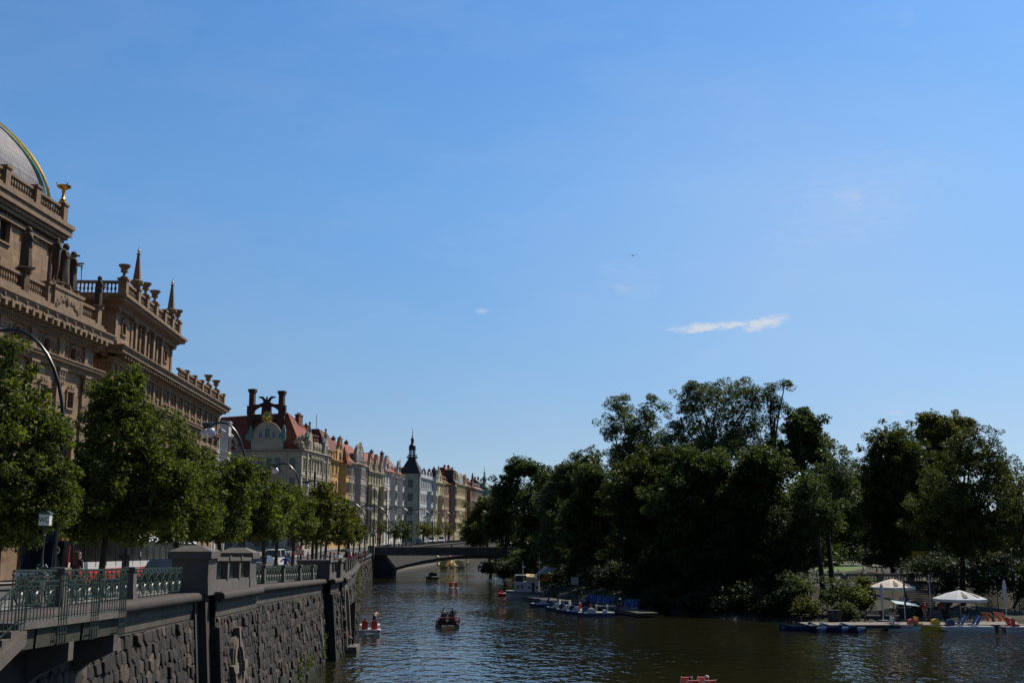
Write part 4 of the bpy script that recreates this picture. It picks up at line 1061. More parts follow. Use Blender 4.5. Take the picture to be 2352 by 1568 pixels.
for y in (4.8, 13.3):
    m_ = MB(); m_.lathe([(.4, 0), (.65, .8), (.5, 1.8), (.62, 2.6), (.35, 3.3), (.1, 3.9)], -.2, y, GZ + 1.9, 8); m_.ball((-.3, y, GZ + 5.5), .38, n=7, k=5); m_.ball((-.2, y + .7, GZ + 3.2), .6, .7, .9, 7, 5)
    m_.build('sculpture_group', COPPER, go, smooth=True)
for (x, y) in ((-.2, .4), (-.2, 16.8), (3.4, -.2), (20.2, -.2)):
    m_ = MB()
    for k in range(7): m_.ball((x + RN.uniform(-.4, .5), y + RN.uniform(-.5, 1.4), GZ + .4 + k * .45), .7 - .05 * k, .7 - .05 * k, .6, 7, 5)
    m_.build('carved_ornament', CREAMT, go, smooth=True)
for x, h in ((5.0, 4.6), (18.6, 4.2)):
    m_ = MB(); m_.prism(semig(x, 3.4, GZ, h, 10), -.4, .5, 'y'); g1 = m_.build('gable', CREAMT, go)
    window_on(g1, x, -.4, GZ + .8, 1.0, 1.6, FWHITE); m_ = MB(); m_.tube([(x - 1.8 * math.cos(PI * k / 10), .3, GZ + h * .28 + h * .78 * math.sin(PI * k / 10)) for k in range(11)], .4, 6); m_.build('copper_hood', COPPER, g1)
    m_ = MB(); m_.lathe([(.4, 0), (.5, .6), (.3, 1.4), (.2, 2.2)], x, 0, GZ + h, 7); m_.ball((x, 0, GZ + h + 2.4), .35, n=7, k=5); m_.build('statue', CREAMT, g1, smooth=True)
for k in range(3): 
    m_ = MB(); m_.ball((9 + 2.2 * k, -.2, GZ + 1.4), .95, .4, 1.1, 9, 6); m_.box(8.2 + 2.2 * k, 9.8 + 2.2 * k, -.3, .5, GZ, GZ + .8); m_.build('carved_ornament', CREAMT, go)
m_ = MB(); zt = 38.6 - zb; e = [(.2, .3, GZ), (GL - .2, .3, GZ), (GL - .2, GW + 10, GZ), (.2, GW + 10, GZ)]; tp = [(4.4, 5.6, zt + .5), (GL - 3.0, 5.2, zt - 2.4), (GL - 3.0, 18, zt - 2.4), (4.4, 27, zt - .6)]
m_.add(e + tp, [(0, 1, 5, 4), (1, 2, 6, 5), (2, 3, 7, 6), (3, 0, 4, 7), (4, 5, 6, 7)]); rf = m_.build('roof', RTILE, go)
m_ = MB()
for p_, q_ in ((e[0], tp[0]), (tp[0], tp[3]), (tp[0], tp[1])): m_.tube([p_, q_], .16, 5)
m_.build('ridge_tiles', M('ridge_clay', (.4, .11, .06), .8, .2), rf)
for k, x in enumerate((11, 13.2, 15.4)):
    m_ = MB(); z = GZ + 4.0; m_.box(x - .55, x + .55, 1.2, 3.4, z - .9, z + .4); m_.prism([(x - .75, z + .4), (x + .75, z + .4), (x + .1, z + .8)], 1.0, 3.6, 'y'); m_.build('dormer', RDARK, rf)
for y, hh in ((6.9, 44.6), (14.6, 45.2)):
    m_ = MB(); h = hh - zb; m_.box(2.6, 4.0, y - .62, y + .62, zt - 4, h - .9); m_.box(2.45, 4.15, y - .8, y + .8, h - .9, h - .2); m_.box(2.3, 4.3, y - .92, y + .92, h - .5, h - .25); m_.box(2.5, 4.1, y - .9, y + .9, h - .2, h); m_.box(2.5, 4.2, y - .9, y + .9, zt - .2, zt + .1)
    m_.build('chimney_tower', BRICKD, go)
m_ = MB(); m_.box(2.8, 3.8, 6.0, 15.6, zt - 1.4, zt + .2)
for s in (-1, 1):
    c = 10.75
    for k in range(8):
        t0, t1 = k / 8, (k + 1) / 8; f = lambda t: zt + .2 + 1.9 * math.sin(t * PI / 2) ** .8
        ya, yb = c + s * (1.2 + t0 * 2.6), c + s * (1.2 + t1 * 2.6); za, zb_ = f(1 - t0), f(1 - t1)
        yl, yh = sorted((ya, yb)); m_.box(2.9, 3.7, yl, yh, (za + zb_) / 2, zt + 2.7)
    m_.box(2.8, 3.8, *sorted((c + s * 3.7, c + s * 5.0)), zt + .2, zt + 2.4)
m_.box(2.7, 3.9, 9.5, 12.0, zt - .4, zt + 3.2, t=.2); m_.box(2.6, 4.0, 9.1, 12.4, zt + 2.6, zt + 2.9); m_.build('chimney_parapet', BRICKD, go)
eg = MB(); ez = zt + 3.1; eg.ball((3.2, 8.25, ez + .4), .45, .5, .85, 8, 6); eg.ball((3.0, 8.15, ez + 1.3), .25, .25, .3, 7, 5)
eg.prism([(8.0, ez + 1.25), (7.75, ez + 1.15), (8.05, ez + 1.12)], 2.95, 3.05, 'x')
for s in (-1, 1):
    w_ = [(a * .55, b_ * .85) for a, b_ in [(0.2, .5), (1.0, 1.35), (2.0, 1.95), (3.3, 1.85), (4.6, 1.7), (3.4, 1.4), (2.3, 1.15), (1.6, .3), (1.1, -.2), (.3, -.3)]]
    eg.prism([(8.25 + s * a, ez + b_) for a, b_ in (w_ if s > 0 else w_[::-1])], 3.1, 3.3, 'x')
for k in range(9): eg.ball((3.2, 8.25 + (k - 4) * .3, ez - .4 + .1 * (k % 2)), .35, .3, .35, 6, 4)
R_ = Matrix.Translation(go.location) @ Matrix.Rotation(go.rotation_euler[2], 4, 'Z')
eg.v = [(x, y + 2.5, z) for x, y, z in eg.v]
ego = eg.build('eagle_statue', BRONZE, go, smooth=False)
sm_ = MB(); sy_, sz_ = 9.1, GZ + 7.9
for k in range(26):
    a = 2 * PI * k / 26; r1 = 1.5 if k % 2 else 1.9; a0, a1 = a - .09, a + .09
    sm_.prism([(sy_ + .9 * math.cos(a0), sz_ + .9 * math.sin(a0)), (sy_ + .9 * math.cos(a1), sz_ + .9 * math.sin(a1)), (sy_ + r1 * math.cos(a), sz_ + r1 * math.sin(a))], -.5, -.42, 'x')
sm_.tube([(-.5, sy_ + .95 * math.cos(a), sz_ + .95 * math.sin(a)) for a in [2 * PI * k / 16 for k in range(16)]], .13, 5, closed=True); sm_.ball((-.3, sy_ + .1, sz_), .75, n=12, k=8)
sm_.build('sunburst_emblem', GOLD, go)
m_ = MB(); m_.box(-.4, .3, 8.0, 10.0, GZ + 5.8, GZ + 7.0, t=.2); m_.build('emblem_base', CREAMT, go)
chimney(go, 12, 5.2, zt - 1.2, 3.2, 1.0, 2.2, None, 3); chimney(go, 18.5, 5.4, zt - 2.6, 1.6, 1.0, 1.6, None, 2)
# ---------- neighbouring houses, near to far
Ys = [solveY(x, LA) for x in (759.5, 801.5, 844, 880.5, 926)]
YEL = stucco('ochre_stucco', (.54, .33, .11)); t, L, Z, zb, rows, bxs = house('town_house', 'narrow ochre yellow house with steep dark red roof and corner turret', Ys[0] + .05, Ys[1] - .05, LA, 29.0, YEL, 5, trim=M('ochre_trim', (.5, .28, .1), .8, .3, 1), roof=RDARK, rh=0, surround='thin', ww=1.3)
gf = gablefront(t, [(4.0, Z), (4.0, Z + 2.6), (5.4, Z + 3.0), (6.3, Z + 4.0), (6.6, Z + 5.2), (7.3, Z + 6.4), (8.0, Z + 5.2), (8.3, Z + 4.0), (9.4, Z + 3.0), (10.6, Z + 2.6), (10.6, Z)], YEL); window_on(gf, 7.3, -.36, Z + .3, 1.6, 2.0, FBROWN); window_on(gf, 7.3, -.36, Z + 3.4, .7, 1.0, FBROWN)
o = oriel(t, 8.2, 13.2, 5.5, Z - .8, 1.6, YEL, [(r[0], r[1]) for r in rows[1:]], FBROWN, 2)
m_ = MB(); m_.lathe([(1.9, 0), (1.2, 1.6), (.05, 5.0)], 10.7, -.5, Z - .7, 8); m_.build('turret_roof', RTILE, o); m_ = MB()
for k in range(9): m_.box(k * 1.9 + .2, k * 1.9 + 1.0, -.4, .2, Z, Z + 1.5 + (k % 3) * .5, t=.1)
m_.build('battlements', YEL, t)
m_ = MB(); e = [(0, 0.3, Z), (L, .3, Z), (L, 13, Z), (0, 13, Z)]; tp = [(4.5, 5, Z + 8.6), (L - 5, 5, Z + 8.0), (L - 5, 8, Z + 8.0), (4.5, 8, Z + 8.6)]
m_.add(e + tp, [(0, 1, 5, 4), (1, 2, 6, 5), (2, 3, 7, 6), (3, 0, 4, 7), (4, 5, 6, 7)]); m_.build('roof', RDARK, t)
m_ = MB(); m_.tube([(5.2, 6, Z + 8.4), (5.2, 6, Z + 12.6)], .07, 4); m_.build('antenna', IRONB, t)
GRY = stucco('pinkish_grey_stucco', (.36, .31, .275)); t, L, Z, zb, rows, bxs = house('town_house', 'grey house with a big round arched gable and bow windows beside the ochre one', Ys[1], Ys[2] - .05, LA, 29.4, GRY, 6, rh=6.2, skip=(2, 3), roof=RTILE, pil=True, nch=3)
gf = gablefront(t, semig(L * .5, 8.4, Z, 6.0), GRY); window_on(gf, L * .5, -.36, Z + 1.2, 2.6, 2.6, FWHITE)
for s in (-3.2, 3.2): window_on(gf, L * .5 + s * .92, -.36, Z + .8, .8, 1.7, FWHITE)
m_ = MB()
for k in range(10): m_.ball((L * .5 + RN.uniform(-1.3, 1.3), -.4, Z + 5 + RN.uniform(-.6, 1.4)), .4, .14, .4, 6, 4)
m_.build('gable_relief', GRY, gf)
oriel(t, L * .5 - 3.2, L * .5 + 3.2, 5.4, Z - 1.6, 1.4, GRY, [(r[0], r[1]) for r in rows[1:]], FWHITE, 3); balcony(t, L * .5 - 3, L * .5 + 3, Z + .1, 1.2, GRY); balcony(t, .5, 3.5, rows[1][0] - .2); balcony(t, L - 3.5, L - .5, rows[1][0] - .2)
GRN = stucco('olive_cream_stucco', (.41, .37, .25)); t, L, Z, zb, rows, bxs = house('town_house', 'greenish cream house with three spiky gothic gables over two loggia bays', Ys[2], Ys[3] - .05, LA, 28.3, GRN, 6, rh=6.6, roof=RTILE, surround='thin', nch=1, ww=1.5)
for cx in (2.4, L * .5, L - 2.6):
    gf = gablefront(t, [(cx - 1.9, Z), (cx - 1.9, Z + 1.2), (cx - 1.2, Z + 2.6), (cx - .5, Z + 4), (cx, Z + 5.6), (cx + .5, Z + 4), (cx + 1.2, Z + 2.6), (cx + 1.9, Z + 1.2), (cx + 1.9, Z)], GRN); window_on(gf, cx, -.36, Z + .8, .9, 1.9, FWHITE)
for cx in (2.4, L - 2.6): oriel(t, cx - 2, cx + 2, 5.2, Z - 4.2, 1.5, GRN, [(r[0], r[1]) for r in rows[1:4]], FBROWN, 2, poly=False)
WHT = stucco('white_stucco', (.58, .55, .50)); t, L, Z, zb, rows, bxs = house('town_house', 'white house with two bay window stacks and a red eaves line', Ys[3], Ys[4], LA, 29.2, WHT, 8, rh=6, skip=(3, 6), roof=RTILE, surround='crest', nch=2, ww=1.3)
for cx in (bxs[3], bxs[6]): oriel(t, cx - 1.9, cx + 1.9, 5.2, Z - 1.2, 1.4, WHT, [(r[0], r[1]) for r in rows[1:]], FBROWN, 2)
for cx, s in ((2.0, 1), (L - 8.5, .9)):
    gf = gablefront(t, baroqueg(cx + 1.5, 4.6, Z, 5.3 * s), WHT)
    window_on(gf, cx + 1.5, -.36, Z + 1.1, 1.2, 1.7, FBROWN)
    m_ = MB()
    for k in range(6): m_.ball((cx + .3 + .5 * k, -.4, Z + 3.9 + (k % 3) * .5), .35, .16, .4, 6, 4)
    m_.build('gable_relief', WHT, gf)
m_ = MB(); m_.box(0, L, -.95, -.3, Z + .1, Z + .35); m_.build('eaves_tiles', RTILE, t)
# spire corner house
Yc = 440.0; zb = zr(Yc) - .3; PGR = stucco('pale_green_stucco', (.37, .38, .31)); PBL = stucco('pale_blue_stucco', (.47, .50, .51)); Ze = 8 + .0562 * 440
Yq = [solveY(x, LB) for x in (962, 998, 1021, 1044.5, 1069, 1090, 1109, 1132)]
t, L, Z, zb, rows, bxs = house('corner_house', 'pale corner house with a dark slate spire and open lantern', Yq[0], Yq[1], LB, Ze, PBL, 9, rh=3.9, roof=RTILE, arch_top=True, nch=4, ww=1.5, surround='thin')
m_ = MB(); nops = []
for y in (3.2, 9.0, 14.5):
    for i, (z, h, ar) in enumerate(rows): nops.append((y - 1.0, y + 1.0, z, z + h, False))
wall_open(m_, -.6, 17.5, 0, Z + 1.2, nops, -.5, .3, axis='x'); m_.add([(-.18, -.6, 0), (-.18, 17.5, 0), (-.18, 17.5, Z + 1.2), (-.18, -.6, Z + 1.2)], [(3, 2, 1, 0)]); m_.box(-.5, 1.5, -.6, -.02, 0, Z + 1.2); m_.box(-.45, .0, 17.2, 17.5, 0, Z + 1.2)
m_.box(-.9, 2, -.9, 17.6, Z + .9, Z + 1.25); m_.box(-.7, 2, -.7, 17.6, Z - 4.9, Z - 4.6); m_.box(-.7, 2, -.7, 17.6, 5.0, 5.4)
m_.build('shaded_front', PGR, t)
for y in (3.2, 9.0, 14.5):
    for i, (z, h, ar) in enumerate(rows): window(t, (-.5, y), z, 2.0, h, FBROWN, .27, (3, 2), face='x', surround='thin', sm=PGR)
zc = Z + 1.25; m_ = MB()
m_.add([(-.5, -.5, zc + .4), (5.2, -.5, zc + .4), (5.2, 7.8, zc + .4), (-.5, 7.8, zc + .4), (1.4, 2.2, zc + 6.4), (3.4, 2.2, zc + 6.4), (3.4, 4.6, zc + 6.4), (1.4, 4.6, zc + 6.4)], [(0, 1, 5, 4), (1, 2, 6, 5), (2, 3, 7, 6), (3, 0, 4, 7)])
m_.box(.7, 4.1, 1.4, 5.4, zc + 6.4, zc + 6.8); m_.build('spire_base', SLATER, t)
m_ = MB()
for k in range(8):
    a = PI / 4 * k; m_.tube([(2.4 + 1.15 * math.cos(a), 3.4 + 1.15 * math.sin(a), zc + 6.8), (2.4 + 1.15 * math.cos(a), 3.4 + 1.15 * math.sin(a), zc + 9.8)], .17, 5)
    a2 = a + PI / 4; m_.tube([(2.4 + 1.8 * math.cos(a), 3.4 + 1.8 * math.sin(a), zc + 7.6), (2.4 + 1.8 * math.cos(a2), 3.4 + 1.8 * math.sin(a2), zc + 7.6)], .09, 4)
    m_.tube([(2.4 + 1.8 * math.cos(a), 3.4 + 1.8 * math.sin(a), zc + 6.8), (2.4 + 1.8 * math.cos(a), 3.4 + 1.8 * math.sin(a), zc + 7.8)], .12, 4)
m_.build('lantern', BRONZE, t)
m_ = MB(); m_.lathe([(1.5, 0), (1.4, .4), (1.5, 1.2), (1.1, 2.0), (.6, 2.5), (.62, 4.2), (.75, 4.6), (.3, 5.0), (.16, 6.0), (.07, 7.2), (.05, 9)], 2.4, 3.4, zc + 9.7, 10); m_.ball((2.4, 3.4, zc + 17), .22, n=6, k=4); m_.build('spire', BRONZE, t, smooth=True)
gf = MB(); gf.prism([(10.2, zc), (10.2, zc + 2.5), (11.2, zc + 3.4), (11.8, zc + 5.2), (12.8, zc + 6.2), (13.8, zc + 5.2), (14.4, zc + 3.4), (15.4, zc + 2.5), (15.4, zc)], -.5, .2, 'x'); g_ = gf.build('gable', PGR, t)
m_ = MB(); m_.box(0, L, -.3, .3, Z, Z + 1.3)
for k in range(6): m_.box(7 + k * 6, 8.4 + k * 6, -.3, 1, Z + 1.3, Z + 3.2, t=.3)
m_.build('attic_parapet', PBL, t)
oriel(t, L * .55, L * .55 + 5, 5.2, Z - 5.2, 1.5, PBL, [(r[0], r[1]) for r in rows[1:4]], FBROWN, 2)
ox = L - 4.5; o = oriel(t, ox, ox + 3.6, 15, Z + 1.5, 1.6, PBL, [(rows[3][0], rows[3][1]), (rows[4][0], rows[4][1])], FBROWN, 1); m_ = MB(); m_.lathe([(2.0, 0), (1.5, .8), (1.1, 3.0), (.3, 4.2), (.1, 4.4)], ox + 1.8, -.4, Z + 1.4, 8); m_.build('turret_roof', SLATER, o)
CRM = stucco('butter_stucco', (.50, .43, .23)); t, L, Z, zb, rows, bxs = house('town_house', 'butter yellow house with a curved baroque gable beside the pale blue one', Yq[1] + .1, Yq[2], LB, 8 + .0505 * 483, CRM, 7, rh=4.5, roof=RTILE, nch=2, ww=1.4, skip=(3,), surround='thin')
gf = gablefront(t, baroqueg(L * .5, 11, Z, 5.2), CRM); window_on(gf, L * .5, -.36, Z + 1.0, 1.4, 2.0, FBROWN); m_ = MB(); m_.lathe([(.9, 0), (1.0, .6), (.4, 1.2), (.35, 2.2), (.1, 2.8)], L * .5, .5, Z + 4.6, 8); m_.build('gable_finial', PGR, gf)
oriel(t, L * .5 - 2.4, L * .5 + 2.4, 5.3, Z - 5.6, 1.7, CRM, [(r[0], r[1]) for r in rows[1:4]], FBROWN, 2); balcony(t, 1, L - 1, rows[1][0] - .3, 1.0)
PNK = stucco('pink_brown_stucco', (.33, .23, .17)); t, L, Z, zb, rows, bxs = house('town_house', 'pinkish brown house carrying a dark slate roof tower', Yq[2], Yq[3], LB, 8 + .0490 * 508, PNK, 7, rh=4.5, roof=RTILE, nch=3, skip=(4,), surround='flat', trim=M('red_trim', (.35, .15, .08), .8, .3))
ox = bxs[4]; o = oriel(t, ox - 2.6, ox + 2.6, 5.2, Z + .6, 2.4, PNK, [(r[0], r[1]) for r in rows[1:]], FBROWN, 2)
m_ = MB(); m_.add([(ox - 2.9, -2.7, Z + .6), (ox + 2.9, -2.7, Z + .6), (ox + 2.9, 3, Z + .6), (ox - 2.9, 3, Z + .6), (ox - 2.2, -1.4, Z + 2.4), (ox + 2.2, -1.4, Z + 2.4), (ox + 2.2, 2.6, Z + 2.4), (ox - 2.2, 2.6, Z + 2.4)], [(0, 1, 5, 4), (1, 2, 6, 5), (2, 3, 7, 6), (3, 0, 4, 7)])
m_.box(ox - 2.2, ox + 2.2, -1.4, 2.6, Z + 2.4, Z + 6.2); m_.box(ox - 2.6, ox + 2.6, -1.8, 3.0, Z + 6.2, Z + 6.5); m_.box(ox - 2.2, ox + 2.2, -1.4, 2.6, Z + 6.5, Z + 7.5, t=1.7); m_.build('roof_tower', SLATER, t)
YAR = stucco('primrose_stucco', (.52, .44, .24)); MOS = M('mosaic', (.36, .38, .40), .6, .5, 1.5); t, L, Z, zb, rows, bxs = house('town_house', 'light yellow house with a large arched mosaic gable', Yq[3], Yq[4], LB, 8 + .0487 * 535, YAR, 9, rh=7.4, roof=RTILE, nch=3, ww=1.5, surround='thin')
gf = gablefront(t, semig(L * .48, 13, Z, 5.2), YAR); m_ = MB(); m_.prism(semig(L * .48, 10, Z + .2, 4.3), -.55, -.37, 'y'); m_.build('mosaic_panel', MOS, gf)
for cx in (2.6, L - 2.6): g2 = gablefront(t, semig(cx, 4.6, Z, 5.6), YAR, -.6); window_on(g2, cx, -.62, Z + 1.4, 1.2, 2.8, FBROWN)
BRN = stucco('dark_brown_stucco', (.20, .11, .075)); t, L, Z, zb, rows, bxs = house('town_house', 'dark brown house with a tall thin stepped gable', Yq[4] + .1, Yq[5], LB, 8 + .0465 * 560, BRN, 8, rh=4.5, roof=RDARK, nch=1, ww=1.4, trim=M('orange_trim', (.36, .16, .08), .8, .3))
gf = gablefront(t, stepg(L - 6, 6, Z, 5.4), BRN); m_ = MB(); m_.lathe([(.5, 0), (.7, .5), (.25, 1.0), (.4, 1.6), (.1, 2.2)], L - 6, 0, Z + 5.4, 8); m_.build('gable_finial', BRONZE, gf); oriel(t, 5, 10, 5.3, Z - 2, 1.5, BRN, [(r[0], r[1]) for r in rows[1:4]], FWHITE, 2)
GY2 = stucco('light_grey_stucco', (.35, .33, .30)); t, L, Z, zb, rows, bxs = house('town_house', 'light grey house with low bright red dormer roof near the green cupola', Yq[5], Yq[6], LB, 8 + .0440 * 590, GY2, 9, rh=4.5, roof=tiles('bright_red_tiles', (.33, .07, .05), .5), nch=1, ww=1.4)
t, L, Z, zb, rows, bxs = house('corner_house', 'most distant grey corner house with slate roof and green onion cupola', Yq[6] + 4, Yq[6] + 44, LB, 8 + .043 * 640, GY2, 12, rh=5.0, roof=SLATER, nch=4, ww=1.4)
m_ = MB(); m_.lathe([(2.4, 0), (2.4, 4), (2.8, 4.2), (2.0, 5.6), (1.0, 6.6), (.9, 7.8), (1.5, 8.8), (1.0, 10), (.4, 10.8), (.35, 11.8), (.6, 12.4), (.15, 13), (.07, 16)], 1.5, 0, Z - 4, 10); m_.build('cupola', COPPER, t, smooth=True)
# glimpsed pale house between the theatre wing and the cream house
t, L, Z, zb, rows, bxs = house('town_house', 'pale grey house glimpsed just past the end of the theatre wing', 176, 187, (-34.6, -.075), zpx(985, 176), stucco('cool_grey_stucco', (.48, .46, .42)), 4, rh=4, roof=RDARK, nch=2)
oriel(t, 3, 7, 5.2, Z + 1.6, 1.2, WHT, [(r[0], r[1]) for r in rows[1:]], FBROWN, 2)
m_ = MB(); m_.tube([(1, 5, Z + 3.5), (1, 5, Z + 7.2)], .06, 4); m_.tube([(1, 3.6, Z + 6.6), (1, 6.4, Z + 6.6)], .04, 4)
for s in (4.4, 5.6): m_.lathe([(.1, 0), (.5, .15), (.5, .25)], 1, s, Z + 4.6, 9)
m_.build('antenna', IRONB, t)
# ================================================================ ISLAND
ISL = [(-10, 330), (-7, 290), (-3.5, 245), (1, 200), (4, 172), (8, 150), (12, 136), (17, 124), (23, 113), (29, 108.5), (40, 107), (52, 107.5), (60, 112), (66, 128), (73, 150), (86, 200), (110, 300), (120, 420), (60, 560), (0, 480)]
def isl_d(x, y):
    """signed distance to the island shore, positive inside"""
    ins = False; best = 1e9; n = len(ISL)
    for i in range(n):
        x0, y0 = ISL[i]; x1, y1 = ISL[(i + 1) % n]
        if (y0 > y) != (y1 > y) and x < (x1 - x0) * (y - y0) / (y1 - y0) + x0: ins = not ins
        dx_, dy_ = x1 - x0, y1 - y0; t = max(0, min(1, ((x - x0) * dx_ + (y - y0) * dy_) / (dx_ * dx_ + dy_ * dy_)))
        best = min(best, math.hypot(x - x0 - dx_ * t, y - y0 - dy_ * t))
    return best if ins else -best
def gz(x, y):
    d = isl_d(x, y) + .6 * math.sin(x * .7) * math.cos(y * .5)
    if d < -1: return -1.2
    z = float(np.interp(d, [-1, .3, 2, 9, 22, 60], [-1, .25, .7, 2.2, 3.1, 3.3]))
    if 24 < x < 56 and y < 124: z = min(z, float(np.interp(d, [0, 2, 10, 16, 22], [.2, .45, .6, 1.5, 3.1])))
    return z
mb = MB(); xs = [-14 + 1.6 * k for k in range(86)]; ys = list(np.arange(104, 180, 1.6)) + list(np.arange(180, 570, 6))
vs = [(x, y, gz(x, y)) for y in ys for x in xs]; n = len(xs)
mb.add(vs, [(j * n + i, j * n + i + 1, (j + 1) * n + i + 1, (j + 1) * n + i) for j in range(len(ys) - 1) for i in range(n - 1) if max(vs[j * n + i][2], vs[(j + 1) * n + i + 1][2], vs[j * n + i + 1][2]) > -1.1])
m, nt, b = _new('island_soil'); tc = N(nt, 'ShaderNodeTexCoord').outputs['Object']
c = ramp(nt, noise(nt, tc, .8, 6, .7), [(.3, (.012, .014, .006)), (.5, (.03, .028, .014)), (.7, (.02, .03, .01))]); nt.links.new(c, b.inputs['Base Color']); b.inputs['Roughness'].default_value = .95; bump(nt, b, noise(nt, tc, 5, 4), .8, .15)
struct(mb.build('island_ground', m, smooth=True))
GRASS = M('lawn_grass', (.075, .14, .016), .9, .3, .5, .4)
def patch(name, px, mat, dz=.04):
    pts = [atZ(x, y, 3.35) for x, y in px]; m_ = MB(); m_.add([(p.x, p.y, max(gz(p.x, p.y), 3.1) + dz) for p in pts], [tuple(range(len(pts)))]); return struct(m_.build(name, mat))
patch('lawn', [(1872, 1308), (1872, 1296), (1900, 1291), (1945, 1291), (1985, 1296), (1990, 1301), (1960, 1307), (1910, 1310)], GRASS)
patch('lawn', [(1905, 1284), (1905, 1281), (1990, 1281), (1990, 1284)], GRASS)
patch('path', [(1905, 1289), (1908, 1286.5), (1960, 1285.5), (2040, 1293), (2040, 1297), (1985, 1297), (1950, 1290.5)], M('sandy_path', (.36, .31, .26), .9, .2, .4), .07)
# ================================================================ TREES
LEAF_LIN = leafm('linden_leaves', (.018, .030, .008), (.098, .118, .028), .38, tip=(.26, .27, .13))
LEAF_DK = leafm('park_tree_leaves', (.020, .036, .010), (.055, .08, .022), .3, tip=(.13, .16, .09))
LEAF_SH = leafm('shade_darkened_leaves', (.010, .022, .007), (.028, .045, .014), .2, tip=(.06, .08, .04))  # darker copy of the park leaves, with the shore's shade put into the colour
LEAF_CH = leafm('chestnut_leaves', (.03, .04, .010), (.062, .078, .016), .25, tip=(.14, .10, .03))
LEAF_OL = leafm('olive_leaves', (.045, .05, .010), (.10, .105, .025), .3, tip=(.2, .19, .06))
LEAF_GR = leafm('silvery_leaves', (.04, .058, .022), (.085, .11, .05), .25, tip=(.2, .25, .16))
def leaves(name, cen, size, mats, rs, flat=.5):
    """many small leaf faces, one per centre"""
    n = len(cen); a = rs.normal(size=(n, 3)); a[:, 2] = np.abs(a[:, 2]) + flat; a /= np.linalg.norm(a, axis=1)[:, None]
    r = rs.normal(size=(n, 3)); u = np.cross(a, r); u /= np.linalg.norm(u, axis=1)[:, None] + 1e-9; v = np.cross(a, u)
    s = (size * rs.uniform(.6, 1.35, n))[:, None]
    V = np.stack([cen - u * s, cen - v * s * .55 + a * s * .12, cen + u * s, cen + v * s * .55 + a * s * .12], 1).reshape(-1, 3)
    me = bpy.data.meshes.new(name); me.vertices.add(4 * n); me.vertices.foreach_set('co', V.astype(np.float32).ravel())
    me.loops.add(4 * n); me.loops.foreach_set('vertex_index', np.arange(4 * n, dtype=np.int32)); me.polygons.add(n)
    me.polygons.foreach_set('loop_start', np.arange(0, 4 * n, 4, dtype=np.int32)); me.polygons.foreach_set('loop_total', np.full(n, 4, dtype=np.int32))
    at = me.attributes.new('rnd', 'FLOAT', 'FACE'); at.data.foreach_set('value', rs.uniform(0, 1, n).astype(np.float32))
    me.materials.append(mats); me.update(calc_edges=True); return me
def clumps(blobs, rs, rc, dens, core=.45, shell=.5, af=2.1):
    """blobs: (centre, rx, ry, rz) -> clump centres over each blob, then leaves round every clump"""
    cs = []; pts = []; sz = []
    for c, rx, ry, rz in blobs:
        area = 4 * PI * ((rx * ry) ** 1.6 / 3 + (rx * rz) ** 1.6 / 3 + (ry * rz) ** 1.6 / 3) ** (1 / 1.6)
        nc = max(5, int(area / (rc * rc * af)))
        d = rs.normal(size=(nc, 3)); d /= np.linalg.norm(d, axis=1)[:, None]
        rad = shell + (1 - shell) * rs.uniform(0, 1, nc) ** .55
        rad *= 1 + .16 * rs.normal(size=nc)
        q = np.array(c) + d * rad[:, None] * np.array([rx, ry, rz]); cs.append(q)
        for p in q:
            r = rc * rs.uniform(.6, 1.25); k = int(dens * r * r)
            e = rs.normal(size=(k, 3)); e /= np.linalg.norm(e, axis=1)[:, None]; e *= (rs.uniform(.35, 1.0, k) ** .6)[:, None] * r * np.array([1, 1, .72])
            pts.append(p + e); sz.append(np.ones(k))
            k3 = max(3, k // 9); e = rs.normal(size=(k3, 3)) * r * .33; (pts.append(p + e), sz.append(np.full(k3, 2.3))) if core > .7 else None
        kc = int(core * dens * rx * ry * .28)
        e = rs.normal(size=(kc, 3)); e /= np.linalg.norm(e, axis=1)[:, None]; e *= (rs.uniform(0, 1, kc) ** .4)[:, None] * .75
        pts.append(np.array(c) + e * np.array([rx, ry, rz])); sz.append(np.full(kc, 3.0))
    return np.concatenate(cs), np.concatenate(pts), np.concatenate(sz)
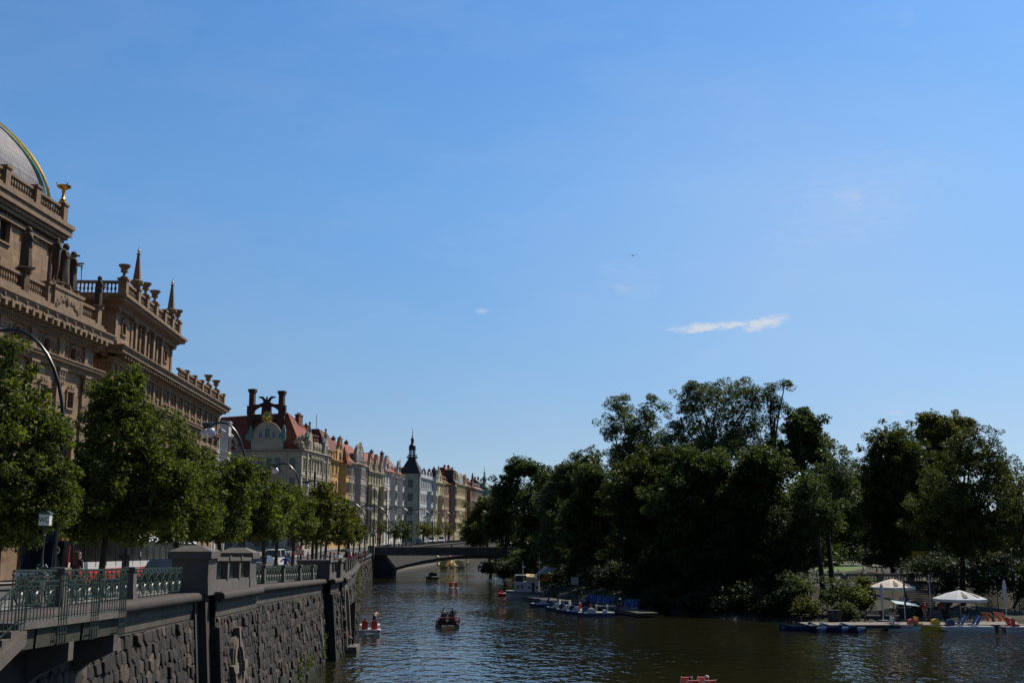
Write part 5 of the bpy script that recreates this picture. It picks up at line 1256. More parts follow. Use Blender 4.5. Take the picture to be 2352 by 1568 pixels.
def tree(name, label, base, blobs, leafmat, size, dens, seed, trunk_r=.3, rc=1.0, group=None, core=.45, shell=.5, cat='tree', lean=0, nl=14, flat=.5, af=2.1):
    rs = np.random.RandomState(seed); base = Vector(base)
    t = thing(name, label, cat, base, 0, group)
    bl = [((c[0] - base.x, c[1] - base.y, c[2] - base.z), rx, ry, rz) for c, rx, ry, rz in blobs]
    cs, pts, sz = clumps(bl, rs, rc, dens, core, shell, af)
    put('crown', leaves('crown', pts, size * sz, leafmat, rs, flat), t)
    m_ = MB(); big = max(bl, key=lambda b_: b_[1] * b_[3]); lo = min(b_[0][2] - b_[3] for b_ in bl)
    fork = Vector((big[0][0] * .35, big[0][1] * .35, max(lo + .3, (lo + big[0][2]) * .35))); zt = big[0][2]
    m_.tube([(0, 0, -.3), (fork.x * .3, fork.y * .3, fork.z * .4), fork, (big[0][0], big[0][1], zt)], [trunk_r * 1.25, trunk_r * .95, trunk_r * .8, trunk_r * .35], 8)
    for b_ in bl:
        c = Vector(b_[0]); mid = fork.lerp(c, .55) + Vector(rs.normal(size=3) * .25); m_.tube([fork, mid, c], [trunk_r * .55, trunk_r * .38, trunk_r * .2], 6)
        for k in range(max(3, nl // len(bl) * 2)):
            q = Vector(cs[rs.randint(len(cs))])
            if (q - c).length < max(b_[1], b_[3]) * 1.4:
                st0 = mid.lerp(c, rs.uniform(0, 1)); m_.tube([st0, st0.lerp(q, .5) + Vector(rs.normal(size=3) * .2), q], [trunk_r * .2, trunk_r * .12, trunk_r * .05], 4)
    m_.build('trunk', BARK, t, smooth=True); return t
def B(x, y, rx, ry, Y, dy=0.0, depth=None):
    """crown blob from its size in the view at distance Y"""
    c = atY(x, y, Y + dy); s = Y / 2500.0; return ((c.x, c.y, c.z), rx * s, (depth or rx) * s, ry * s)
# --- street trees on the embankment pavement
ST = [ # x trunk, Y, blobs
 (-8, 36.5, [(10, 1050, 150, 170), (22, 900, 76, 125), (60, 1150, 120, 95), (95, 1000, 60, 75), (50, 1205, 90, 45), (30, 795, 22, 34), (125, 1090, 50, 55)], LEAF_LIN, 'tall dense street tree at the left edge, in front of the domed theatre'),
 (232, 45, [(275, 1015, 98, 150), (250, 1130, 122, 92), (395, 1130, 55, 80), (285, 915, 60, 75), (370, 1120, 75, 110), (170, 1180, 70, 60), (230, 935, 40, 55), (325, 920, 26, 50), (200, 1080, 55, 60), (340, 1040, 50, 70), (330, 1195, 80, 45), (240, 1215, 90, 34), (278, 872, 18, 24), (165, 1130, 45, 50)], LEAF_LIN, 'street tree with twin pointed tops before the theatre wing, trunk against the tram'),
 (400, 54.5, [(420, 1110, 86, 100), (414, 1015, 38, 62), (440, 1185, 75, 50), (370, 1190, 50, 45), (420, 1210, 80, 36), (412, 975, 14, 22)], LEAF_LIN, 'street tree with a narrow peak behind the nearest square stone pillar'),
 (505, 63.5, [(500, 1145, 72, 84), (470, 1200, 60, 45), (545, 1130, 50, 70), (560, 1085, 28, 40), (500, 1215, 75, 32), (530, 1075, 16, 24)], LEAF_LIN, 'street tree rising above the second square stone pillar'),
 (610, 74, [(590, 1148, 60, 66), (610, 1195, 52, 40), (560, 1200, 48, 40), (606, 1105, 22, 36), (600, 1222, 60, 24)], LEAF_LIN, 'street tree whose trunk stands by the silver parked car'),
 (633, 82, [(642, 1162, 48, 54), (655, 1205, 42, 30)], LEAF_LIN, 'small street tree with thin dark stem beside the white van'),
 (671, 88, [(683, 1165, 38, 44), (690, 1205, 42, 32), (672, 1140, 20, 24)], LEAF_LIN, 'street tree behind the triangular warning sign'),
 (726, 98, [(728, 1180, 46, 54), (742, 1140, 30, 34), (715, 1215, 44, 34)], LEAF_OL, 'olive tinted street tree beside the dark lamp post'),
 (745, 110, [(758, 1170, 44, 52), (768, 1215, 44, 34), (742, 1140, 24, 26)], LEAF_OL, 'olive street tree with leaning trunk behind the crowd on the bench'),
 (775, 124, [(786, 1188, 36, 42), (796, 1222, 34, 28)], LEAF_OL, 'olive street tree fourth back from the bridge end'),
 (795, 142, [(806, 1198, 28, 32), (814, 1226, 26, 20)], LEAF_OL, 'small olive street tree next to last before the bridge'),
 (825, 165, [(826, 1212, 17, 15), (815, 1222, 14, 12)], LEAF_OL, 'last small round street tree before the bridge'),
]
for i, (x, Y, bl, lm, lb) in enumerate(ST):
    q = atY(x, 1300, Y); near = Y < 60
    tree('street_tree', lb, (q.x, Y, zr(Y)), [B(a, b_, rx, ry, Y, RN.uniform(-.3, .3)) for a, b_, rx, ry in bl], lm, .058 if near else (.075 if Y < 90 else .11), 560 if near else (330 if Y < 90 else 170), 20 + i, .14 if Y < 60 else .15, .36 if near else .42, 'lindens along the embankment pavement', core=1.0, nl=20, flat=.15, af=2.7)
# trees beyond the bridge
for i, (x, y, rx, ry, Y, lm, lb) in enumerate([(873, 1210, 8, 22, 300, LEAF_OL, 'thin brownish tree beyond the bridge, left of the darker ones'), (907, 1213, 15, 26, 320, LEAF_DK, 'slim dark tree beyond the bridge before the white house'), (926, 1218, 17, 22, 330, LEAF_DK, 'dark round tree beyond the bridge before the spire house corner'),
        (972, 1214, 26, 20, 380, LEAF_OL, 'broad crowned tree beside the white vans beyond the bridge'), (1008, 1214, 9, 16, 410, LEAF_OL, 'small tree right of the white vans beyond the bridge'), (1030, 1215, 12, 14, 430, LEAF_OL, 'brownish small tree before the pinkish house'), (1068, 1206, 16, 18, 470, LEAF_DK, 'dark tree near the far end of the embankment railing')]):
    q = atY(x, y, Y); tree('quay_tree', lb, (q.x, Y, zr(Y)), [B(x, y, rx, ry, Y), B(x + rx * .4, y + ry * .4, rx * .6, ry * .5, Y)], lm, .3, 16, 60 + i, .22, 1.1, 'young trees on the quay beyond the bridge', core=.5)
# --- island trees: (trunk x, Y, blobs, leaf, rc, label)
IT = [
 (1128, 262, [(1105, 1200, 38, 55), (1085, 1225, 25, 35), (1125, 1170, 32, 40)], LEAF_OL, .9, 'low olive brown tree overhanging the far quay beyond the bridge'),
 (1160, 232, [(1165, 1160, 45, 70), (1145, 1205, 50, 42), (1195, 1075, 34, 26), (1225, 1085, 20, 18), (1175, 1110, 28, 40), (1200, 1285, 36, 30)], LEAF_DK, .9, 'dark tree with a twisted open top at the island end of the bridge'),
 (1230, 205, [(1235, 1160, 55, 65), (1250, 1110, 30, 40), (1235, 1230, 60, 50), (1235, 1290, 50, 35)], LEAF_DK, .95, 'bushy dark tree right of the bridge end, above the white cabin boat'),
 (1290, 190, [(1300, 1105, 48, 45), (1290, 1170, 65, 60), (1345, 1085, 50, 50), (1290, 1250, 70, 60)], LEAF_GR, .9, 'rounded grey green tree behind the marquee'),
 (1390, 172, [(1360, 1100, 45, 40), (1390, 1160, 70, 65), (1330, 1180, 55, 60), (1380, 1250, 80, 60)], LEAF_DK, .9, 'dark low tree filling the gap left of the tall open tree'),
 (1455, 165, [(1445, 975, 60, 42), (1420, 925, 32, 24), (1500, 940, 34, 38), (1430, 1040, 40, 30), (1480, 1010, 50, 42), (1410, 990, 26, 24), (1450, 1055, 70, 40), (1520, 1030, 50, 40)], LEAF_GR, .7, 'tall open tree with visible limbs, left of the tallest crown'),
 (1500, 144, [(1490, 1090, 85, 55), (1450, 1150, 75, 60), (1540, 1150, 80, 70), (1480, 1250, 90, 70)], LEAF_CH, .9, 'brownish green tree under the tall open tree'),
 (1640, 150, [(1650, 915, 75, 42), (1585, 920, 42, 36), (1715, 930, 38, 50), (1640, 985, 80, 42), (1560, 970, 30, 34), (1740, 910, 22, 30), (1600, 890, 30, 18), (1640, 1030, 100, 36), (1720, 1000, 50, 50), (1560, 1020, 50, 34)], LEAF_GR, .7, 'tallest airy tree of the island with fanned out limbs'),
 (1600, 133, [(1610, 1080, 95, 55), (1570, 1160, 90, 70), (1660, 1170, 90, 80), (1600, 1270, 100, 70)], LEAF_DK, .9, 'broad dark tree below the tallest airy crown'),
 (1780, 150, [(1780, 960, 24, 62), (1770, 905, 20, 26), (1802, 885, 18, 14), (1775, 1030, 32, 40)], LEAF_DK, .65, 'narrow ivy covered tree column right of the tallest crown'),
 (1740, 130, [(1745, 1080, 75, 60), (1720, 1170, 85, 80), (1790, 1190, 70, 80), (1740, 1280, 90, 60)], LEAF_DK, .85, 'wide dark tree at the middle of the island shore'),
 (1850, 146, [(1845, 985, 52, 58), (1820, 1050, 50, 40), (1880, 1040, 34, 44)], LEAF_DK, .8, 'rounded dense dark tree right of the narrow column'),
 (1909, 128, [(1915, 1065, 42, 50), (1890, 1130, 55, 60), (1940, 1120, 40, 60), (1870, 1200, 55, 50)], LEAF_GR, .7, 'willowy tree with thin leaning trunk beside the lawn'),
 (1888, 122, [(1860, 1170, 45, 60), (1850, 1110, 40, 40), (1910, 1190, 36, 40)], LEAF_DK, .7, 'slender straight trunked tree on the bank left of the balustrade'),
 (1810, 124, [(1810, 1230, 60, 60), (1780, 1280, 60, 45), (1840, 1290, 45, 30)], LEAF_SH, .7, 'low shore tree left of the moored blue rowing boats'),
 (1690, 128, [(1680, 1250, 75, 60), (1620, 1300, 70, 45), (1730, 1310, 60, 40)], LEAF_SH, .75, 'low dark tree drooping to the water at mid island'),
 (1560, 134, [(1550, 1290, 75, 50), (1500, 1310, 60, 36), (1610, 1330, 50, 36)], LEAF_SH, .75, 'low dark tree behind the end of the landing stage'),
 (2050, 165, [(2050, 1040, 66, 64), (2035, 1110, 72, 70), (2090, 1100, 60, 80), (2010, 1170, 42, 50), (2080, 1190, 60, 50), (2050, 1235, 70, 36)], LEAF_CH, .8, 'round brown edged chestnut tree behind the terrace'),
 (2150, 175, [(2150, 995, 60, 40), (2130, 965, 26, 18), (2200, 985, 44, 34), (2165, 1060, 60, 60)], LEAF_OL, .8, 'paler tree crown showing above and right of the chestnut'),
 (2205, 121, [(2215, 1090, 92, 68), (2170, 1160, 85, 55), (2265, 1150, 85, 65), (2230, 1025, 62, 46), (2200, 1210, 90, 45), (2280, 1060, 45, 44), (2285, 1215, 55, 40), (2140, 1210, 40, 32), (2230, 1250, 80, 30)], LEAF_CH, .65, 'large spreading tree with dark trunk above the grey parasol'),
 (2345, 125, [(2330, 1110, 50, 45), (2350, 1180, 60, 70), (2320, 1240, 34, 40), (2300, 1085, 25, 20)], LEAF_OL, .65, 'spreading tree cut by the right edge of the view'),
 (1990, 215, [(1985, 1130, 50, 70), (1960, 1180, 40, 60)], LEAF_DK, 1.0, 'dark tree in the park behind the lawn'),
 (2120, 235, [(2120, 1150, 80, 80), (2190, 1180, 60, 70), (2110, 1262, 120, 22), (2240, 1262, 60, 22)], LEAF_DK, 1.1, 'dark tree in deep shade behind the banner'),
 (1900, 260, [(1900, 1130, 60, 80), (1860, 1180, 60, 80)], LEAF_DK, 1.2, 'far dark park tree seen over the lawn'),
]
for i, (x, Y, bl, lm, rc, lb) in enumerate(IT):
    q = atY(x, 1290, Y); z = max(gz(q.x, Y), .3); k = Y / 150.0
    tree('park_tree', lb, (q.x, Y, z), [B(a, b_, rx, ry, Y, RN.uniform(-1, 1)) for a, b_, rx, ry in bl], lm, (.10 if rc > .75 else .08) + .045 * k, (110 if rc > .75 else 150) / k ** .8, 100 + i, .2 + .12 * k, rc * (.75 + .35 * k), 'trees of the wooded island', core=1.8 if rc > .75 else .12, shell=.4, nl=44, flat=.3, af=2.3 if rc > .75 else 3.0)
# woodland floor masses behind, one deep dark belt of trees
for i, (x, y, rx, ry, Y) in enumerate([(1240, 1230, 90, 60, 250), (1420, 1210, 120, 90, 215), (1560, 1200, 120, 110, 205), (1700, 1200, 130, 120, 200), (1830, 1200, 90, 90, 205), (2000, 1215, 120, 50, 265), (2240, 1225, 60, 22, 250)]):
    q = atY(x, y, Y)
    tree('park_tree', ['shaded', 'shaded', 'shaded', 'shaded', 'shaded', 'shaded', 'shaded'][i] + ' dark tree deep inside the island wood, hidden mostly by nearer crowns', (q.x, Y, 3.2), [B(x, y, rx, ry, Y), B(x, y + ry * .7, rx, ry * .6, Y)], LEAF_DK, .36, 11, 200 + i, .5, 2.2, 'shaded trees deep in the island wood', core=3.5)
# --- bushes on the bank
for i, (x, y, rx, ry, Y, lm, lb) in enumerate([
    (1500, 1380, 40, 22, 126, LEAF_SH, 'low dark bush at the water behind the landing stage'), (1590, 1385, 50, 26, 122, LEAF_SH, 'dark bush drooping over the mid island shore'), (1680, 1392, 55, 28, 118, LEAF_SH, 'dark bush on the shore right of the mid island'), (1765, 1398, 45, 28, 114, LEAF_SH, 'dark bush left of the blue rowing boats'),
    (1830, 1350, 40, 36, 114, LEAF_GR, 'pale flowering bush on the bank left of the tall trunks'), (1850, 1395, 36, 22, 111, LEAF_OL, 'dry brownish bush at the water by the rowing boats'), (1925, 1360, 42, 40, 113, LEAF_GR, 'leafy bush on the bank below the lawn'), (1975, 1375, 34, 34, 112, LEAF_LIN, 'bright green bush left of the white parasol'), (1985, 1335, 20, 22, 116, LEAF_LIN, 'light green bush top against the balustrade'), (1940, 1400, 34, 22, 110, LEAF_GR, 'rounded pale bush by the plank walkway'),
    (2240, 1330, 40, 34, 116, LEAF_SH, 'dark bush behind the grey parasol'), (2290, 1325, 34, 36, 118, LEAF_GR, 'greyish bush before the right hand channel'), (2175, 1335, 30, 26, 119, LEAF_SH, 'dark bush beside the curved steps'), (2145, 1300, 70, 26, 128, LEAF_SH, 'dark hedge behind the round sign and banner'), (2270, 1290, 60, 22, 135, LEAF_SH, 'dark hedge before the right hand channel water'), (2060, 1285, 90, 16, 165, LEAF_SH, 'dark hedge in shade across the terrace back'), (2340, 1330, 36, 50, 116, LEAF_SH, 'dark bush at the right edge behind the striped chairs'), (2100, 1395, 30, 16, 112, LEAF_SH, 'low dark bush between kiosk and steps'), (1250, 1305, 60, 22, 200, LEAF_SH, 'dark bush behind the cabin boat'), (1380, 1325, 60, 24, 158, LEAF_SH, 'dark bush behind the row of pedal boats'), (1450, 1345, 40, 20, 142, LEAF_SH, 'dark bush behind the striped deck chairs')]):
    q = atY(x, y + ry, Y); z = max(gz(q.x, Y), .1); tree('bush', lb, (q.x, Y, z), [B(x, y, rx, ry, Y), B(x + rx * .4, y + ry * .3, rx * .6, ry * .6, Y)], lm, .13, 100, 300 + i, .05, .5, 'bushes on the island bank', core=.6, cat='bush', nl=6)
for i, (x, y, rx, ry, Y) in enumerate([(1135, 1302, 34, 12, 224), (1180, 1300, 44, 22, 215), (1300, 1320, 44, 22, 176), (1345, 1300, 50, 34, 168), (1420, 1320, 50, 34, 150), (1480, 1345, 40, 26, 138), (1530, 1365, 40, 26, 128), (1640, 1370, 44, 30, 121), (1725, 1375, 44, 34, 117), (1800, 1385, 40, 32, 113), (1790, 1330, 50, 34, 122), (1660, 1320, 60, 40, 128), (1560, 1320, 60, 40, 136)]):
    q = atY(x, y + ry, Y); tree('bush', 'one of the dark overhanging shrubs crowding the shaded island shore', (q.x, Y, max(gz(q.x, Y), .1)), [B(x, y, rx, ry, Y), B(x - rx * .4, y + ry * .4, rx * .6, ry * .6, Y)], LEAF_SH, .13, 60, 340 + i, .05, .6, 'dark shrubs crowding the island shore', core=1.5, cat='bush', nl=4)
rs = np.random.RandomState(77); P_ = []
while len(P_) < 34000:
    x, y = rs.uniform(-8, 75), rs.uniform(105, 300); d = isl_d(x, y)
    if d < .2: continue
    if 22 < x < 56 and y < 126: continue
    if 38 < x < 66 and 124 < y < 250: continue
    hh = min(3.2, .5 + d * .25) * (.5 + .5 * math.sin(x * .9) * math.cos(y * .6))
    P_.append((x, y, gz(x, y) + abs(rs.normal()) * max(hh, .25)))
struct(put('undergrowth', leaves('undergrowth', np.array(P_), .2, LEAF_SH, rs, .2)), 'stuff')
# ivy and weeds on the embankment wall
def weed(name, label, Y, z, w, h, n, lm, size=.07, dz=0):
    rs = np.random.RandomState(int(Y * 10)); p = np.stack([rs.normal(0, .07, n), rs.normal(0, w, n), rs.uniform(-h, h, n)], 1)
    c = WP(Y, z, .22, bay(Y)); t = thing(name, label, 'plant', c); put('foliage', leaves('foliage', p, size, lm, rs, .1), t)
    m_ = MB(); m_.tube([(0, 0, -h), (.05, w * .3, 0), (0, 0, h)], .015, 4); m_.build('stem', BARK, t)
weed('wall_plant', 'light green creeper hanging on the curved wall below the railing', 108, 3.2, .5, 1.9, 420, LEAF_LIN, .09)
weed('wall_plant', 'bright green tuft growing at the waterline of the long wall', 67, .9, .45, .35, 160, LEAF_LIN)
weed('wall_plant', 'green weeds low on the long wall near the picture bottom', 63.6, .9, .2, .9, 160, LEAF_LIN)
weed('wall_plant', 'thin dry climbing stem on the wall beneath the stair landing', 27.2, 3.0, .12, 1.5, 90, LEAF_OL, .04)
weed('wall_plant', 'green weeds at the foot of the wall near the second bay', 73.5, 1.2, .2, .8, 120, LEAF_LIN)
# far bank at the right
FB = M('far_bank_scrub', (.04, .055, .022), .95, .4, .05)
mb = MB(); mb.add([(150, 520, -1), (150, 520, 3), (600, 520, 3), (600, 520, -1), (150, 900, 10), (700, 900, 14)], [(0, 1, 2, 3)]); mb.add([(150, 520, 3), (600, 520, 3), (900, 2200, 60), (-200, 2200, 30)], [(0, 1, 2, 3)])
struct(mb.build('far_bank', FB))
t, L, Z, zb_, rows, bxs = house('apartment_house', 'distant house roof showing past the foliage at the right edge', 600, 640, (0, .462), zpx(1122, 600), stucco('far_wall', (.3, .27, .25)), 8, rh=5, roof=RDARK)
# ================================================================ PEOPLE (one continuous skinned body per pose)
HAIRM = M('dark_hair', (.02, .013, .01), .5, .2, 6)
HAIRR = M('auburn_hair', (.16, .045, .02), .5, .4, 9)
def cloth(name, col): return M('cloth_' + name, col, .9, .15, 4)
CL = dict(white=cloth('white', (.62, .6, .57)), blue=cloth('blue', (.03, .12, .34)), navy=cloth('navy', (.02, .025, .05)), red=cloth('red', (.45, .04, .03)), black=cloth('black', (.012, .012, .014)),
          pink=cloth('pink', (.7, .06, .22)), grey=cloth('grey', (.18, .18, .18)), khaki=cloth('khaki', (.25, .2, .13)), orange=cloth('orange', (.6, .16, .03)), green=cloth('green', (.06, .14, .05)), jean=cloth('jean', (.06, .09, .16)), sky=cloth('sky', (.2, .4, .6)))
def J(pose):
    j = dict(pel=(0, 0, .95), wai=(0, 0, 1.1), che=(0, 0, 1.3), nk=(0, 0, 1.47), hd=(0, -.015, 1.57), tp=(0, -.01, 1.69),
             ls=(.18, 0, 1.4), rs=(-.18, 0, 1.4), le=(.23, .02, 1.13), re=(-.23, .02, 1.13), lw=(.25, -.06, .9), rw=(-.25, -.06, .9), lh=(.25, -.09, .8), rh=(-.25, -.09, .8),
             lp=(.09, 0, .9), rp=(-.09, 0, .9), lk=(.1, -.02, .5), rk=(-.1, -.02, .5), la=(.1, .02, .09), ra=(-.1, .02, .09), lt=(.11, -.15, .04), rt=(-.11, -.15, .04))
    def up(**k): j.update(k)
    if pose == 'walk': up(lk=(.1, -.17, .52), la=(.1, -.28, .1), lt=(.1, -.43, .1), rk=(-.1, .03, .5), ra=(-.1, .3, .14), rt=(-.1, .2, .05), lw=(.25, .18, .92), rw=(-.24, -.22, .95), lh=(.25, .2, .83), rh=(-.23, -.3, .9))
    if pose == 'elbows': up(le=(.36, .1, 1.2), re=(-.36, .1, 1.2), lw=(.26, -.12, 1.2), rw=(-.26, -.12, 1.2), lh=(.2, -.18, 1.24), rh=(-.2, -.18, 1.24))
    if pose == 'sit':
        for k in j: j[k] = (j[k][0], j[k][1], j[k][2] - .45)
        up(lk=(.12, -.44, .5), rk=(-.12, -.44, .5), la=(.12, -.44, .09), ra=(-.12, -.44, .09), lt=(.12, -.6, .04), rt=(-.12, -.6, .04), lw=(.16, -.3, .58), rw=(-.16, -.3, .58), lh=(.14, -.38, .56), rh=(-.14, -.38, .56), le=(.24, -.05, .7), re=(-.24, -.05, .7))
    if pose == 'bend': up(wai=(0, -.08, 1.08), che=(0, -.28, 1.2), nk=(0, -.44, 1.27), hd=(0, -.54, 1.26), tp=(0, -.65, 1.24), ls=(.18, -.38, 1.24), rs=(-.18, -.38, 1.24), le=(.2, -.45, .98), re=(-.2, -.45, .98), lw=(.16, -.5, .74), rw=(-.16, -.5, .74), lh=(.15, -.52, .64), rh=(-.15, -.52, .64))
    if pose == 'arms': up(le=(.3, -.2, 1.3), lw=(.3, -.45, 1.35), lh=(.3, -.55, 1.35), re=(-.28, -.1, 1.12), rw=(-.2, -.3, 1.1), rh=(-.15, -.38, 1.1))
    return j
BONES = [('pel', 'wai', 1), ('wai', 'che', 1), ('che', 'nk', 1), ('nk', 'hd', 0), ('hd', 'tp', 3), ('che', 'ls', 1), ('ls', 'le', 1), ('le', 'lw', 0), ('lw', 'lh', 0), ('che', 'rs', 1), ('rs', 're', 1), ('re', 'rw', 0), ('rw', 'rh', 0),
         ('pel', 'lp', 2), ('lp', 'lk', 2), ('lk', 'la', 2), ('la', 'lt', 3), ('pel', 'rp', 2), ('rp', 'rk', 2), ('rk', 'ra', 2), ('ra', 'rt', 3)]
RAD = dict(pel=.15, wai=.125, che=.15, nk=.058, hd=.095, tp=.06, ls=.07, rs=.07, le=.043, re=.043, lw=.03, rw=.03, lh=.035, rh=.035, lp=.095, rp=.095, lk=.06, rk=.06, la=.04, ra=.04, lt=.035, rt=.035)
PM = {}
def body(pose, shorts=False, bare=False, robe=False):
    key = (pose, shorts, bare, robe)
    if key in PM: return PM[key]
    j = J(pose); names = list(j); idx = {n: i for i, n in enumerate(names)}
    me = bpy.data.meshes.new('sk'); me.from_pydata([j[n] for n in names], [(idx[a], idx[b_]) for a, b_, _ in BONES], [])
    o = bpy.data.objects.new('sk', me); C.objects.link(o); o.modifiers.new('s', 'SKIN'); ss = o.modifiers.new('u', 'SUBSURF'); ss.levels = 1
    for i, n in enumerate(names):
        r = RAD[n] * (1.25 if robe and n not in ('hd', 'tp', 'nk') else 1); me.skin_vertices[0].data[i].radius = (r, r * .78 if n in ('pel', 'wai', 'che') else r); me.skin_vertices[0].data[i].use_root = n == 'pel'
    bpy.context.view_layer.update(); ev = o.evaluated_get(bpy.context.evaluated_depsgraph_get()); m2 = bpy.data.meshes.new_from_object(ev); bpy.data.objects.remove(o)
    segs_ = [(Vector(j[a]), Vector(j[b_]), m_) for a, b_, m_ in BONES]; mi = []
    for p in m2.polygons:
        c = p.center; best = (9, 0)
        for a, b_, m_ in segs_:
            d = b_ - a; t = max(0, min(1, (c - a).dot(d) / d.length_squared)); q = (c - a - d * t).length
            if q < best[0]: best = (q, m_)
        k = best[1]
        hd = Vector(j['hd'])
        if k in (3, 0) and (c - hd).length < .17 and c.z > j['nk'][2] + .02 if pose != 'bend' else False: k = 0 if (c.y < hd.y - .035 and c.z < hd.z + .05) else 3
        if bare and k == 1: k = 0
        if shorts and k == 2 and c.z < (.48 if pose != 'sit' else -1): k = 0
        mi.append(k)
    m2.materials.clear()
    for q in (SKIN, CL['grey'], CL['navy'], HAIRM): m2.materials.append(q)
    m2.polygons.foreach_set('material_index', mi); m2.polygons.foreach_set('use_smooth', [True] * len(mi)); PM[key] = m2; return m2
def person(label, pos, pose='stand', rz=0, shirt='grey', legs='navy', hair=None, s=1.0, shorts=False, bare=False, group=None, hat=None, extra=None):
    o = put('person', body(pose, shorts, bare), None, pos, rz); o.scale = (s, s, s); tag(o, label, 'person', group)
    for i, m_ in enumerate((SKIN, CL.get(shirt), CL.get(legs), hair or HAIRM)):
        o.material_slots[i].link = 'OBJECT'; o.material_slots[i].material = m_
    j = J(pose)
    if hat:
        h = MB(); h.lathe([(.11, 0), (.11, .06), (.07, .11), (.01, .13)], j['hd'][0], j['hd'][1], j['hd'][2] + .04, 9); h.box(-.07, .07, j['hd'][1] - .2, j['hd'][1] - .05, j['hd'][2] + .04, j['hd'][2] + .06); h.build('cap', CL[hat], o, smooth=True)
    return o
def ground(x, Y): return zr(Y) - (.14 if k2(Y) < x < kx(Y) else 0)
def pq(xd, Y): # world x of image column at the horizon, distance Y
    r = ray(xd, 1290); return r[0] / r[1] * Y
w_ = person('woman with long auburn curly hair in a dark top before the tram', (pq(177, 37.5), 37.5, zr(37.5)), 'stand', PI * .9, 'black', 'black', HAIRR, .98)
h = MB()
for k in range(150):
    a = RN.uniform(-.5, PI + .5); z = 1.02 + .66 * RN.random() ** .8; r = .085 + .07 * (1.68 - z) / .6
    h.ball((math.cos(a) * r * .9, .03 + math.sin(a) * r * .75, z), .028, .028, .06, 5, 3)
h.build('hair', HAIRR, w_, smooth=True)
person('jogger in a blue sleeveless shirt seen from behind, hands raised to the waist', (pq(656, 84), 84, ground(pq(656, 84), 84)), 'elbows', PI, 'blue', 'black', s=1.05)
CROWD = [(659, 175, 'walk', 'white', 'black', 'left one of two white shirted walkers far down the pavement'), (665, 176, 'walk', 'white', 'grey', 'right one of two white shirted walkers far down the pavement'),
 (707, 118, 'walk', 'black', 'navy', 'person in dark clothes standing by the kerb beside the dark lamp post'), (695, 190, 'stand', 'khaki', 'grey', 'person in beige far down the pavement left of the dark lamp post'),
 (745, 108, 'elbows', 'khaki', 'grey', 'sunburnt person leaning back on the bench edge with raised elbows'), (727, 106, 'sit', 'grey', 'khaki', 'grey shirted person sitting on the bench edge behind the railing'),
 (758, 109, 'stand', 'grey', 'navy', 'person in a red cap by the embankment trees'), (768, 113, 'stand', 'white', 'jean', 'person in white shirt right of the red capped one'), (777, 108, 'stand', 'white', 'navy', 'person in an orange cap and white shirt near the dark umbrella'),
 (793, 111, 'stand', 'black', 'black', 'person sheltering under a dark umbrella on the pavement'), (804, 108, 'stand', 'pink', 'white', 'person in a bright pink top at the railing'), (811, 128, 'walk', 'black', 'navy', 'person in black behind the pink topped one'),
 (817, 132, 'stand', 'orange', 'jean', 'person in an orange shirt in the queue at the railing'), (823, 138, 'walk', 'sky', 'navy', 'person in light blue walking by the railing'), (829, 146, 'stand', 'white', 'khaki', 'person in white at the railing before the bridge'), (834, 155, 'walk', 'green', 'black', 'person in dark green near the bridge end of the railing'), (839, 166, 'stand', 'red', 'jean', 'person in red closest to the bridge pillar'),
 (846, 240, 'stand', 'sky', 'white', 'person in pale blue at the start of the bridge'), (867, 252, 'walk', 'red', 'khaki', 'person in red on the quay beside the first far trees'), (897, 330, 'walk', 'navy', 'black', 'dark clad person far off before the white house, left'), (903, 332, 'walk', 'khaki', 'grey', 'brown clad person far off before the white house, right'), (915, 340, 'stand', 'black', 'navy', 'small dark figure before the door of the white house'),
 (1079, 520, 'walk', 'black', 'navy', 'tiny dark figure on the far end of the quay'), (1087, 530, 'walk', 'red', 'navy', 'tiny reddish figure on the far end of the quay')]
for x, Y, ps, sh, lg_, lb in CROWD:
    X = pq(x, Y); o = person(lb, (X, Y, ground(X, Y) + (.0 if ps != 'sit' else .0)), ps, RN.uniform(-2.6, 2.6), sh, lg_, s=RN.uniform(.94, 1.04), group='people on the embankment', hat='red' if 'red cap' in lb else ('orange' if 'orange cap' in lb else None))
for x, ps, sh, lb in ((880, 'walk', 'navy', 'person in navy on the left part of the bridge'), (911, 'walk', 'white', 'person in white crossing the bridge above the slanted abutment'), (917, 'stand', 'orange', 'person in orange beside the white clad one on the bridge'), (944, 'walk', 'khaki', 'person in brown walking on the bridge over the arch'), (1037, 'stand', 'black', 'dark clad person leaning at the middle of the bridge'), (1078, 'walk', 'white', 'person in white at the island half of the bridge'), (1162, 'walk', 'grey', 'grey clad person at the wooded end of the bridge')):
    X = pq(x, 241); person(lb, (X, 241, 5.1 + (.25 if ps == 'walk' else .2)), ps, RN.uniform(-3, 3), sh, 'grey', group='people on the bridge')
um = thing('umbrella', 'dark open umbrella held up on the pavement by the trees', 'umbrella', (pq(793, 110.8), 110.8, zr(111) + 1.0))
m_ = MB(); m_.lathe([(.62, .75), (.55, .85), (.35, .98), (.02, 1.05)], 0, 0, 0, 10); m_.build('canopy', CL['black'], um); m_ = MB(); m_.tube([(0, 0, 0), (0, 0, 1.1)], .015, 4); m_.build('shaft', IRONB, um)
